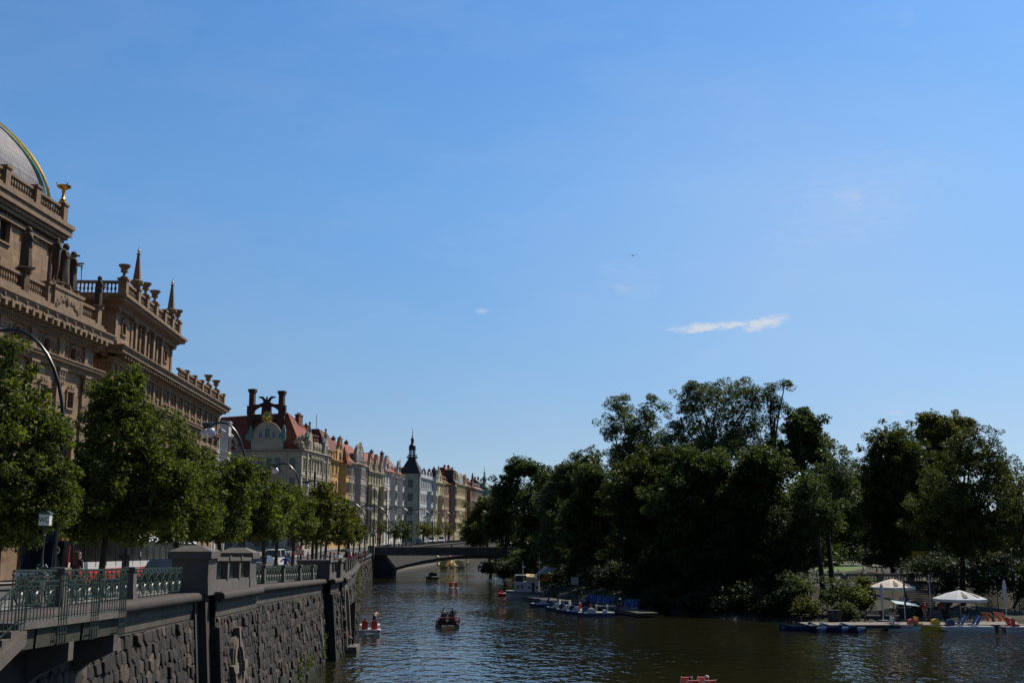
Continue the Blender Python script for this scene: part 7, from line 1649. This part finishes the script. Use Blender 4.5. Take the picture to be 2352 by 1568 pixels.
m_ = MB(); m_.box(-1.1, -.1, -.8, .8, 2.2, 3.0, t=.05); m_.build('wheelhouse', GLASS, tg); m_ = MB(); m_.box(-1.3, .1, -.95, .95, 3.0, 3.1); m_.build('wheelhouse_roof', HW, tg)
m_ = MB()
for x in np.arange(0, 2.2, .4): m_.tube([(x, -.95, 2.2), (x, -.95, 2.75)], .025, 4)
m_.tube([(0, -.95, 2.75), (2.1, -.95, 2.75)], .025, 4); m_.build('guard_rail', HW, tg)
m_ = MB(); m_.hexa([(.4, -.95, 2.85), (1.9, -.95, 2.75), (1.7, .2, 3.15), (.2, .2, 3.2), (.4, -.95, 2.88), (1.9, -.95, 2.78), (1.7, .2, 3.18), (.2, .2, 3.23)]); m_.hexa([(.4, -1.0, 2.1), (1.9, -1.0, 2.2), (1.9, -.96, 2.75), (.4, -.96, 2.85), (.4, -1.05, 2.1), (1.9, -1.05, 2.2), (1.9, -1.01, 2.75), (.4, -1.01, 2.85)]); m_.build('awning', M('awning_cream', (.7, .5, .25), .8, .15), tg)
for x, h in ((-.2, 5.0), (2.1, 5.6)): m_ = MB(); m_.tube([(x, 0, 2.2), (x, 0, h)], .035, 5); m_.box(x - .1, x + .3, -.04, .04, h - .9, h - .7); m_.build('mast', HW, tg)
q = atZ(1160, 1367, 0); rb = thing('inflatable_boat', 'small red boat moored at the bow of the cabin boat', 'boat', (q.x, q.y, 0), .1); m_ = MB(); m_.tube([(-1.0, -.5, .2), (.7, -.55, .2), (1.2, 0, .3), (.7, .55, .2), (-1.0, .5, .2)], .24, 8); m_.build('tube', HR, rb, smooth=True); m_ = MB(); m_.box(-1, .8, -.45, .45, .1, .2); m_.box(-.6, -.3, -.4, .4, .2, .7); m_.box(-1.2, -1.0, -.15, .15, .2, .9); m_.build('seat', HR, rb)
# tent, panel, landing stages
q = atY(1256, 1345, 168); tn = thing('tent', 'grey white peaked tent stall beside the cabin boat', 'tent', (q.x, 168, .9), .1); m_ = MB(); m_.prism([(-1.6, 1.9), (0, 3.1), (1.4, 2.7), (1.4, 2.6), (-1.6, 1.8)], -1.2, 1.2, 'y'); m_.build('canopy', M('tent_cloth', (.4, .4, .4), .8, .2), tn)
for x in (-1.5, 1.35):
    for y in (-1.1, 1.1): m_ = MB(); m_.tube([(x, y, 0), (x, y, 2.2)], .04, 5); m_.build('pole', IRONB, tn)
m_ = MB()
for k in range(7): m_.ball((-.8 + .25 * k, -.4, 1.0 + .3 * (k % 3)), .2, .12, .28, 6, 4)
tag(m_.build('life_jackets', CL['orange'], loc=(q.x, 168, .9)), 'orange life jackets hanging under the tent', 'life jackets')
WOODD = M('dark_wet_planks', (.075, .062, .05), .8, .35, 2, .3)
def stage(label, X0, Y0, X1, Y1, w, z=.45):
    d = Vector((X1 - X0, Y1 - Y0, 0)); L = d.length; t = thing('landing_stage', label, 'dock', (X0, Y0, 0), math.atan2(d.y, d.x)); m_ = MB(); k = 0
    while k < L: m_.box(k, k + .22, -w / 2, w / 2, z - .06, z); k += .24
    m_.build('planks', WOOD if X0 > 20 else WOODD, t); m_ = MB(); m_.box(0, L, -w / 2 + .05, w / 2 - .05, z - .35, z - .07); m_.build('floats', M('wet_float', (.05, .045, .04), .7, .3), t)
    for x in np.arange(.3, L, 3.0): m_ = MB(); m_.tube([(x, w / 2 + .1, -1), (x, w / 2 + .1, z + .5)], .08, 6); m_.build('pile', BARK, t)
stage('grey planked landing stage end reaching into the water left of the tall trees', 8.0, 140, 14.2, 117, 2.2); stage('low landing stage with pedal boats behind, beside the cabin boat', 2.5, 150, 9.0, 133, 2.4)
G_ = []
for x, y, L, rz, ch, hl, se, lb in [(1258, 1393, 4.2, PI * .97, False, HB, HB, 'blue pedal boat with white dome moored nearest the cabin boat'), (1288, 1402, 3.4, PI * .95, False, HB, HW, 'white and blue domed pedal boat, second in the moored row'), (1312, 1407, 3.4, PI * .95, False, HB, HW, 'white and blue domed pedal boat, third in the moored row'), (1336, 1411, 3.4, PI * .95, False, HB, HR, 'domed pedal boat with red seats, fourth in the moored row'), (1370, 1415, 4.0, PI * .98, False, HB, HW, 'white pedal boat nearest the landing stage end')]:
    q = atZ(x, y, 0); t = pedal(lb, q.x, q.y + .8, rz, hl, HB, se, True, L, 1.7, False, 2, HB, 'pedal boats moored at the left landing stage')
for x, y, lb in [(1362, 1392, 'blue deck chair boat behind the domed boats, left'), (1392, 1396, 'blue deck chair boat behind the domed boats, middle'), (1452, 1404, 'blue deck chair boat right of the white figure on the stage')]:
    q = atZ(x, y, 0); pedal(lb, q.x, q.y + .8, -1.9, HB, HW, BLUE, False, 3.4, 1.7, True, group='deck chair boats at the left landing stage')
q = atZ(1419, 1402, .45); person('person in a white hat bending on the landing stage', q, 'bend', .4, 'navy', 'black', hat='white', s=.95)
q = atY(1320, 1326, 150); m_ = MB(); m_.box(-.5, .5, -.02, .02, 1.2, 2.2); t = thing('notice_board', 'small pale blank board on two legs on the shaded shore', 'sign', (q.x, 150, .8)); m_.build('board', M('pale_board', (.5, .5, .5), .7, .1), t)
for s in (-.45, .45): m_ = MB(); m_.tube([(s, .03, 0), (s, .03, 2.2)], .03, 4); m_.build('post', IRONB, t)
# bottom edge boat
b9 = pedal('pedal boat with red seat backs just entering the bottom edge', 9.1, 56.4, PI / 2 + .1, HW, HB, RED, False, 3.3, 1.6, True, group='boats on the open river')
onboat(b9, -.75, .42, .14, label='dark haired passenger on the left of the boat at the bottom edge', shirt='khaki', bare=True); onboat(b9, -.75, -.42, .14, label='passenger in a white cap on the right of the boat at the bottom edge', shirt='sky', hat='white')
# person on the ledge
c = AP(-.3, .45, .55); person('person in red sitting on the stone ledge of the arched doorway, feet over the water', (c.x, c.y, c.z - .03), 'sit', PI / 2 + .4, 'red', 'black', shorts=False)
# ================================================================ RIGHT LANDING
stage('long pale plank walkway along the island shore before the parasols', 26.4, 101.6, 46.0, 102.2, 3.4, .5)
HL = [(1832, 1450), (1880, 1451), (1920, 1452), (1962, 1452)]
def rowboat(label, X, Y, rz, L=2.7, w=.62):
    t = thing('rowing_boat', label, 'rowing boat', (X, Y, 0), rz, 'blue rowing boats at the walkway'); m_ = MB(); n = 8; vs = []
    for k in range(n):
        u = k / (n - 1); x = -L / 2 + L * u; b_ = w * (math.sin(PI * (u * .62 + .30)) if u < 1 else .1); sh = .22 * (2 * u - .8) ** 2
        vs += [(x, -b_ * .6, -.1 + sh * .5), (x, b_ * .6, -.1 + sh * .5), (x, b_, .42 + sh), (x, b_ - .07, .42 + sh), (x, b_ * .55 - .04, .05 + sh * .5), (x, -b_ * .55 + .04, .05 + sh * .5), (x, -b_ + .07, .42 + sh), (x, -b_, .42 + sh)]
    m_.add(vs, [(8 * k + i, 8 * k + (i + 1) % 8, 8 * k + 8 + (i + 1) % 8, 8 * k + 8 + i) for k in range(n - 1) for i in range(8)] + [(7, 6, 5, 4, 3, 2, 1, 0), tuple(range(8 * n - 8, 8 * n))]); m_.build('hull', HB, t)
    for x in (-.9, .1, 1.0): m_ = MB(); m_.box(x - .12, x + .12, -w * .75, w * .75, .28, .33); m_.build('thwart', M('pale_blue_seat', (.3, .42, .5), .5, .15), t)
    m_ = MB(); m_.box(-L / 2 - .05, -L / 2 + .04, -.45, .45, .3, .48); m_.build('transom', M('pale_blue_seat', (.3, .42, .5)), t)
for (x, y), rz, lb in zip(HL, (3.0, PI / 2 + .15, 2.2, 2.0), ('leftmost blue rowing boat, moored broadside to the walkway', 'blue rowing boat second from the left, stern to the viewer', 'blue rowing boat third from the left at the walkway', 'rightmost blue rowing boat beside the walkway steps')):
    q = atZ(x, y, 0); rowboat(lb, q.x, q.y + 1.0, rz)
def rp(x, y): q = atZ(x, y, 0); return q.x, q.y
x, y = rp(2080, 1447); pedal('white and red pedal boat with barrel float at the walkway', x, y + .7, -.1, HW, HR, HW, False, 2.9, 1.7, False, 1, M('pink_float', (.75, .14, .16), .2, .1), group='pedal boats at the right walkway')
x, y = rp(2135, 1447); pedal('yellow pedal boat with barrel float at the walkway', x, y + .7, -.1, HY, HR, HY, False, 2.9, 1.7, False, 1, HY, group='pedal boats at the right walkway')
x, y = rp(2225, 1449); pedal('long white pedal boat with blue barrel and blue chairs', x, y + .8, PI * .99, HW, HW, BLUE, False, 4.6, 1.8, True, 2, HB, group='pedal boats at the right walkway')
x, y = rp(2345, 1449); pedal('red and orange pedal boat cut by the right edge', x + .4, y + .5, .1, HW, HR, HR, False, 3.6, 1.8, False, 1, M('orange_float', (.7, .18, .04), .2, .1), group='pedal boats at the right walkway')
x, y = rp(2310, 1440); pedal('pedal boat with orange striped deck chairs behind the red one', x, y + 1.2, .2, HBR, HR, ORG, False, 3.4, 1.8, True, group='pedal boats at the right walkway')
def parasol(label, xd, Y, ya, ye, W, col, fold=False):
    X = pq(xd, Y); zb_ = max(gz(X, Y), .5); za = zpx(ya, Y) - zb_; ze = zpx(ye, Y) - zb_; t = thing('parasol', label, 'parasol', (X, Y, zb_), .3); m_ = MB(); m_.tube([(0, 0, 0), (0, 0, za)], .05, 6); m_.box(-.4, .4, -.4, .4, 0, .08); m_.build('pole', HW, t); m_ = MB()
    if fold: m_.lathe([(.04, za * .28), (.1, za * .34), (.13, za * .5), (.2, za * .8), (.12, za * .96), (.03, za + .05)], 0, 0, 0, 8)
    else:
        n = 8; r = W / 2; rg = [(r * math.cos(2 * PI * k / n), r * math.sin(2 * PI * k / n)) for k in range(n)]
        m_.add([(0, 0, za)] + [(a * .5, b_ * .5, za - (za - ze) * .42) for a, b_ in rg] + [(a, b_, ze) for a, b_ in rg] + [(a, b_, ze - .25) for a, b_ in rg],
               [(0, 1 + k, 1 + (k + 1) % n) for k in range(n)] + [(1 + k, 9 + k, 9 + (k + 1) % n, 1 + (k + 1) % n) for k in range(n)] + [(9 + k, 17 + k, 17 + (k + 1) % n, 9 + (k + 1) % n) for k in range(n)])
    cn_ = m_.build('canopy', col, t)
    if not fold:
        m_ = MB()
        for k in (1, 5, 6):
            a = 2 * PI * (k + .5) / 8; u = Vector((math.cos(a), math.sin(a), 0)); v = Vector((-math.sin(a), math.cos(a), 0)); s_ = (za - ze) / (W / 2 * .924)
            def P(r, w): p = u * r + v * w; return (p.x, p.y, za - r * s_ + .09 * (1 if r > .5 else 1))
            R_ = W / 2; m_.add([P(R_ * .28, -.07), P(R_ * .28, .07), P(R_ * .45, .08), P(R_ * .55, .2), P(R_ * .8, .2), P(R_ * .8, -.2), P(R_ * .55, -.2), P(R_ * .45, -.08)], [(0, 1, 2, 7), (7, 2, 3, 6), (6, 3, 4, 5)])
        m_.build('bottle_print', M('print_brown', (.16, .12, .09), .8, .1), cn_); m_ = MB()
        for k in range(8): a = 2 * PI * k / 8; m_.tube([(0, 0, za - .6), (W / 2 * .95 * math.cos(a), W / 2 * .95 * math.sin(a), ze - .02)], .02, 4)
        m_.build('ribs', IRONB, t)
parasol('open cream white parasol over the kiosk below the balustrade', 2046, 112, 1328, 1347, 4.4, M('parasol_cream', (.66, .58, .5), .85, .08)); parasol('open grey white parasol beside the curved steps', 2198, 106, 1354, 1374, 4.9, M('parasol_grey', (.5, .53, .56), .85, .08))
parasol('closed pale parasol at the left end of the terrace', 2021, 105, 1340, 1350, 1, M('parasol_grey', (.5, .5, .5)), True); parasol('closed tall parasol near the right edge', 2302, 108, 1332, 1350, 1, M('parasol_grey', (.5, .5, .5)), True)
# balustrade of the park terrace
BX0, BX1, BYY = 39.2, 47.6, 130.5
bt = thing('park_balustrade', 'pale stone balustrade along the park terrace above the parasols', 'balustrade', (BX0, BYY, 3.0)); m_ = MB(); balustrade(m_, [(0, .8), (4.0, 0), (7.6, -.2), (9.4, .2)], .1, .95, base=.15, gap=.34); m_.build('balusters', M('terrace_stone', (.33, .28, .21), .85, .2), bt)
for x, y in ((0, .8), (3.9, 0), (7.5, -.2)): m_ = MB(); pedestal(m_, x, y, 0, 1.1, .32); m_.build('pedestal', M('terrace_stone', (.33, .28, .21)), bt)
m_ = MB(); m_.box(-6, 11, .0, .5, -1.4, .1); m_.build('retaining_wall', FARW, bt)
sw = thing('curved_steps', 'curved stone step wall descending from the terrace to the landing', 'steps', (49, 122, .6)); m_ = MB()
for k in range(12):
    t0 = k / 12; a = t0 * 1.5; x = -4 + 4.6 * math.sin(a); y = -4 + 9 * t0; z = 3.0 * t0; m_.box(x - .25, x + .25, y - .45, y + .45, z - .6, z + .45)
m_.build('side_wall', GRAN, sw); m_ = MB()
for k in range(14): m_.box(-6.5 + .12 * k, -4.4 + .25 * k, -4 + .6 * k, -3.4 + .6 * k, k * .19 - .4, k * .19)
m_.build('step', GRAN, sw)
# kiosk, tables, benches, bins, flags, banner, lamp, sign
q = pq(2073, 108); kt = thing('kiosk', 'small ticket kiosk with sloping blue white counter roof under the parasol', 'kiosk', (q, 108, .55)); m_ = MB(); m_.box(-.6, .8, -.5, .6, 0, .95); m_.build('counter', M('kiosk_dark', (.02, .025, .035), .6, .2), kt); m_ = MB(); m_.hexa([(-1.2, -.9, 1.35), (1.1, -.9, 1.1), (1.1, .6, 1.3), (-1.2, .6, 1.6), (-1.2, -.9, 1.4), (1.1, -.9, 1.15), (1.1, .6, 1.35), (-1.2, .6, 1.65)]); m_.build('sloping_roof', M('pale_blue_roof', (.4, .55, .6), .4, .1), kt)
for x in (-1.05, .95): m_ = MB(); m_.tube([(x, -.8, 0), (x, -.8, 1.2)], .04, 4); m_.build('roof_post', IRONB, kt)
def bench(label, X, Y, rz=0, z=None):
    z = max(gz(X, Y), .5) if z is None else z; t = thing('bench', label, 'bench', (X, Y, z), rz, 'benches on the landing'); m_ = MB()
    for k in range(3): m_.box(-.9, .9, -.2 + k * .15, -.08 + k * .15, .42, .46)
    m_.build('seat', WOOD, t); m_ = MB(); m_.box(-.9, .9, .28, .32, .6, .72); m_.box(-.9, .9, .3, .34, .78, .9); m_.build('backrest', WOOD, t)
    for x in (-.7, .7): m_ = MB(); m_.box(x - .04, x + .04, -.2, .32, 0, .42); m_.box(x - .04, x + .04, .28, .33, .42, .9); m_.build('leg', IRONB, t)
for x, lb in ((2003, 'wooden bench left of the closed parasol'), (2036, 'wooden bench with cushions between the closed and open parasol'), (2152, 'wooden bench in the shade right of the kiosk'), (2180, 'blue topped bench left of the grey parasol pole')): bench(lb, pq(x, 105.4), 105.4)
for x, lb in ((1905, 'dark rubbish bin at the left end of the walkway, left one'), (1917, 'dark rubbish bin at the left end of the walkway, right one with green mark')):
    t = thing('rubbish_bin', lb, 'bin', (pq(x, 104), 104, max(gz(pq(x, 104), 104), .5)), 0, 'rubbish bins'); m_ = MB(); m_.box(-.28, .28, -.3, .3, 0, .95, t=-.05); m_.build('body', M('bin_black', (.015, .017, .016), .5, .2), t); m_ = MB(); m_.box(-.34, .34, -.36, .36, .95, 1.05, t=.05); m_.build('lid', M('bin_black', (.015, .017, .016)), t)
for x, Y, yt, cl, lb in ((2071, 104, 1325, 'blue', 'slim flagpole with furled blue flag before the cream parasol'), (2131, 106, 1318, 'red', 'slim flagpole with hanging blue and red flag between the parasols')):
    X = pq(x, Y); z0 = max(gz(X, Y), .5); t = thing('flagpole', lb, 'flagpole', (X, Y, z0)); h_ = zpx(yt, Y) - z0; m_ = MB(); m_.tube([(0, 0, 0), (0, 0, h_)], .035, 5); m_.build('pole', HW, t); m_ = MB(); m_.prism([(0, 0), (.18, .04), (.12, .1), (.2, .16), (.05, .2)], h_ * .55, h_ * .95, 'z'); f_ = m_.build('flag', CL['navy'], t)
    m_ = MB(); m_.prism([(0, -.01), (.2, .03), (.14, .11), (.22, .18), (.05, .22)], h_ * .38, h_ * .55, 'z'); m_.build('flag_end', CL[cl], f_)
q = atY(2122, 1275, 133); bn_ = thing('banner', 'dull yellow banner hung in the shade above the terrace', 'banner', (q.x, 133, 3.1)); m_ = MB(); m_.box(-1.4, 1.4, -.02, .02, 2.4, 3.5); cl_ = m_.build('cloth', M('banner_yellow', (.45, .26, .02), .8, .3, 3), bn_)
for s in (-1.45, 1.45): m_ = MB(); m_.tube([(s, 0, 0), (s, 0, 3.6)], .04, 5); m_.build('post', IRONB, bn_)
m_ = MB()
for k in range(9): m_.box(-1.1 + k * .25, -.95 + k * .25, -.035, -.025, 2.75 + .1 * (k % 2), 3.1 + .08 * (k % 3))
m_.build('faded_print', M('print_orange', (.4, .12, .02), .8, .2), cl_)
q = atY(2096, 1294, 131.5); rs_ = thing('round_sign', 'round pale sign with red arc on a post behind the balustrade', 'sign', (q.x, 131.5, 3.1)); m_ = MB(); m_.tube([(0, 0, 0), (0, 0, 2.0)], .04, 5); m_.build('post', IRONB, rs_); m_ = MB(); m_.tube([(0, -.05, 1.95), (0, 0, 1.95)], .45, 18); d_ = m_.build('disc', M('sign_pale', (.5, .5, .48), .5, .1), rs_); m_ = MB(); m_.tube([(.32 * math.cos(a), -.06, 1.9 + .32 * math.sin(a)) for a in [PI + PI * k / 8 for k in range(9)]], .05, 4); m_.build('red_arc', RED, d_)
q = pq(2322, 118); pl_ = thing('loudspeaker_post', 'dark post with loudspeaker boxes near the right channel', 'post', (q, 118, gz(q, 118))); m_ = MB(); m_.tube([(0, 0, -.3), (0, 0, 6.0)], .07, 6); m_.build('pole', IRONB, pl_); m_ = MB(); m_.box(-1.0, -.3, -.2, .2, 5.2, 5.6); m_.build('speaker_box', IRONB, pl_); m_ = MB(); m_.box(.2, .7, -.2, .2, 4.8, 5.1); m_.build('speaker_box', IRONB, pl_)
m_ = MB(); m_.tube([(40.0, 119, 2.6), (42, 117.5, 2.0), (44.2, 116, 1.2)], [.16, .14, .1], 7); tag(m_.build('fallen_log', M('bare_wood', (.4, .33, .26), .8, .3), loc=(-3.6, -.5, .2)), 'pale bare log lying down the bank beside the kiosk', 'log')
# people on the island
for x, Y, z, ps, rz, sh, lg_, lb, ht in [(2046, 103.2, .5, 'bend', -.8, 'black', 'khaki', 'person in black with a white cap bending over on the walkway', 'white'), (2063, 110.5, .7, 'stand', .2, 'white', 'black', 'kiosk attendant in white under the cream parasol', None), (2083, 110, .7, 'arms', .5, 'white', 'khaki', 'person in white reaching over right of the attendant', None), (2116, 104.6, .55, 'stand', .4, 'red', 'khaki', 'person in a red top standing right of the kiosk', None), (2157, 105.8, .6, 'stand', 2, 'red', 'black', 'person in dark red shirt in shade near the parasol bench', None), (2209, 103.4, .55, 'sit', .2, 'black', 'black', 'blonde person in black sitting before the grey parasol pole', None),
        (1982, 131.4, 3.55, 'sit', 0, 'white', 'grey', 'person in white with a hat sitting on the balustrade', 'white'), (2013, 133, 3.1, 'stand', 1, 'red', 'navy', 'person in red behind the balustrade', None), (2026, 133.5, 3.1, 'stand', 2, 'white', 'navy', 'person in white standing behind the balustrade, right of the red one', None), (2058, 134, 3.1, 'sit', .3, 'sky', 'grey', 'person in pale blue seated behind the balustrade', None), (2068, 134.5, 3.1, 'stand', .1, 'navy', 'grey', 'person in navy behind the middle of the balustrade', None), (2103, 132, 3.3, 'bend', .6, 'white', 'grey', 'person in white leaning over the right end of the balustrade', None),
        (1957, 205, 3.3, 'walk', 1.6, 'black', 'black', 'dark walker on the park path by the lawn, left', None), (1963, 206, 3.3, 'walk', 1.6, 'navy', 'black', 'dark walker on the park path by the lawn, right', None), (2001, 175, 3.3, 'walk', -1.4, 'black', 'navy', 'dark figure at the right bend of the park path', None), (1885, 190, 3.3, 'sit', .4, 'white', 'grey', 'tiny person sitting at the left edge of the lawn', None)]:
    X = pq(x, Y); person(lb, (X, Y, z if z < 3 else max(z, gz(X, Y))), ps, rz, sh, lg_, group='people on the island', hat=ht, hair=M('blonde_hair', (.35, .22, .09), .5, .2) if 'blonde' in lb else None)
# ================================================================ LIGHT
SUN_AZ, SUN_EL = math.radians(45), math.radians(50)   # azimuth from +Y towards +X
sd = Vector((math.sin(SUN_AZ) * math.cos(SUN_EL), math.cos(SUN_AZ) * math.cos(SUN_EL), math.sin(SUN_EL)))
sl = bpy.data.lights.new('sun', 'SUN'); sl.energy = 5.0; sl.angle = math.radians(.5); sl.color = (1, .91, .76)
so = bpy.data.objects.new('sun', sl); C.objects.link(so); so.rotation_euler = (-sd).to_track_quat('-Z', 'Y').to_euler(); so.location = (40, 60, 90)
w = bpy.data.worlds.new('World'); S.world = w; w.use_nodes = True; nt = w.node_tree
bg = nt.nodes['Background']
sky = N(nt, 'ShaderNodeTexSky', sky_type='NISHITA'); sky.sun_disc = False; sky.sun_elevation = SUN_EL; sky.sun_rotation = SUN_AZ
sky.air_density = 1.0; sky.dust_density = .6; sky.ozone_density = 2.0; sky.altitude = 300
tc = N(nt, 'ShaderNodeTexCoord').outputs['Generated']
sep = N(nt, 'ShaderNodeSeparateXYZ'); nt.links.new(tc, sep.inputs[0])
def mth(op, a, b=None, c=None):
    n = N(nt, 'ShaderNodeMath', operation=op)
    for i, v in enumerate((a, b, c)):
        if v is None: continue
        if isinstance(v, (int, float)): n.inputs[i].default_value = v
        else: nt.links.new(v, n.inputs[i])
    return n.outputs[0]
dx = mth('DIVIDE', sep.outputs[0], sep.outputs[1]); dz = mth('DIVIDE', sep.outputs[2], sep.outputs[1])
def blob(x0, x1, y, hh, tilt=0.0):
    """soft elongated patch of sky direction where thin cloud may show"""
    r0, r1 = ray(x0, y), ray(x1, y); cx = (r0[0] / r0[1] + r1[0] / r1[1]) / 2; wx = (r1[0] / r1[1] - r0[0] / r0[1]) / 2
    cz = r0[2] / r0[1]; wz = hh / 2480
    u = mth('DIVIDE', mth('SUBTRACT', dx, cx), wx); v = mth('SUBTRACT', mth('SUBTRACT', dz, cz), mth('MULTIPLY', u, tilt * wz)); v = mth('DIVIDE', v, wz)
    d = mth('SQRT', mth('ADD', mth('MULTIPLY', u, u), mth('MULTIPLY', v, v)))
    return mth('SUBTRACT', 1.0, d)
cv = N(nt, 'ShaderNodeCombineXYZ'); nt.links.new(dx, cv.inputs[0]); nt.links.new(mth('MULTIPLY', dz, 2.6), cv.inputs[1])
cn = noise(nt, cv.outputs[0], 60, 8, .68); cn2 = noise(nt, cv.outputs[0], 5, 5, .6)
tot = None
for (x0, x1, y, hh, tilt, amp) in ((1505, 1725, 751, 15, .6, 1.5), (1680, 1835, 742, 20, .8, 1.6), (1560, 1800, 749, 9, 1.6, 1.1), (1085, 1128, 714, 8, 0, .75), (1400, 1470, 668, 18, -.5, .25), (1900, 2010, 455, 40, 0, .2), (1700, 2250, 455, 150, .4, .13), (1350, 1550, 640, 60, -.3, .12), (2020, 2085, 949, 7, 0, .45), (1590, 1660, 812, 16, 0, .12), (2060, 2110, 40, 40, 0, .1)):
    bl = blob(x0, x1, y, hh, tilt)
    s_ = N(nt, 'ShaderNodeMapRange'); nt.links.new(mth('ADD', bl, mth('MULTIPLY', mth('SUBTRACT', cn, .5), 3.6)), s_.inputs[0])
    s_.inputs[1].default_value = 0; s_.inputs[2].default_value = 1.6; s_.inputs[3].default_value = 0; s_.inputs[4].default_value = amp * .72
    g_ = N(nt, 'ShaderNodeMapRange'); nt.links.new(bl, g_.inputs[0]); g_.inputs[1].default_value = 0; g_.inputs[2].default_value = .3
    o_ = mth('MULTIPLY', s_.outputs[0], g_.outputs[0])
    tot = o_ if tot is None else mth('ADD', tot, o_)
veil = N(nt, 'ShaderNodeMapRange'); nt.links.new(cn2, veil.inputs[0]); veil.inputs[1].default_value = .45; veil.inputs[2].default_value = .8; veil.inputs[4].default_value = .07
glow = N(nt, 'ShaderNodeMapRange', interpolation_type='SMOOTHSTEP'); nt.links.new(blob(900, 2900, 520, 620), glow.inputs[0]); glow.inputs[2].default_value = 1.0; glow.inputs[4].default_value = .15
tot = mth('MINIMUM', mth('ADD', tot, mth('ADD', veil.outputs[0], glow.outputs[0])), .8)
tot = mth('MULTIPLY', tot, mth('GREATER_THAN', sep.outputs[1], .02))
hs = N(nt, 'ShaderNodeHueSaturation'); nt.links.new(sky.outputs[0], hs.inputs['Color']); hs.inputs['Saturation'].default_value = SKY_SAT; hs.inputs['Value'].default_value = 1; hs.inputs['Hue'].default_value = .5
elr = ramp(nt, sep.outputs[2], [(0, (.60, .74, 1.05)), (.1, (.67, .79, .98)), (.17, (.70, .90, 1.07)), (.31, (.72, 1.08, 1.32)), (.5, (.66, 1.12, 1.48)), (.75, (.36, .6, .85)), (1, (.26, .45, .68))])
tint = mixc(nt, 'MULTIPLY', 1.0, hs.outputs[0], elr)
bk = N(nt, 'ShaderNodeMapRange'); nt.links.new(sep.outputs[1], bk.inputs[0]); bk.inputs[1].default_value = -.7; bk.inputs[2].default_value = .3; bk.inputs[3].default_value = .5; bk.inputs[4].default_value = 1
tint = mixc(nt, 'MULTIPLY', 1.0, tint, bk.outputs[0])
mx = mixc(nt, 'MIX', tot, tint, SKY_CLOUD)
nt.links.new(mx, bg.inputs[0]); bg.inputs[1].default_value = SKY_STR
S.view_settings.view_transform = 'Standard'; S.view_settings.look = 'None'; S.view_settings.exposure = EXPO; S.view_settings.gamma = 1
S.render.engine = 'CYCLES'; S.cycles.max_bounces = 6; S.cycles.transparent_max_bounces = 4
S.render.resolution_x = 1024; S.render.resolution_y = 682
for o in list(bpy.data.objects):
    if o.parent is None and o.type in ('MESH', 'EMPTY') and 'label' not in o and 'kind' not in o: print('NO LABEL', o.name)
print('OBJECTS', len(bpy.data.objects), 'FACES', sum(len(o.data.polygons) for o in bpy.data.objects if o.type == 'MESH'))
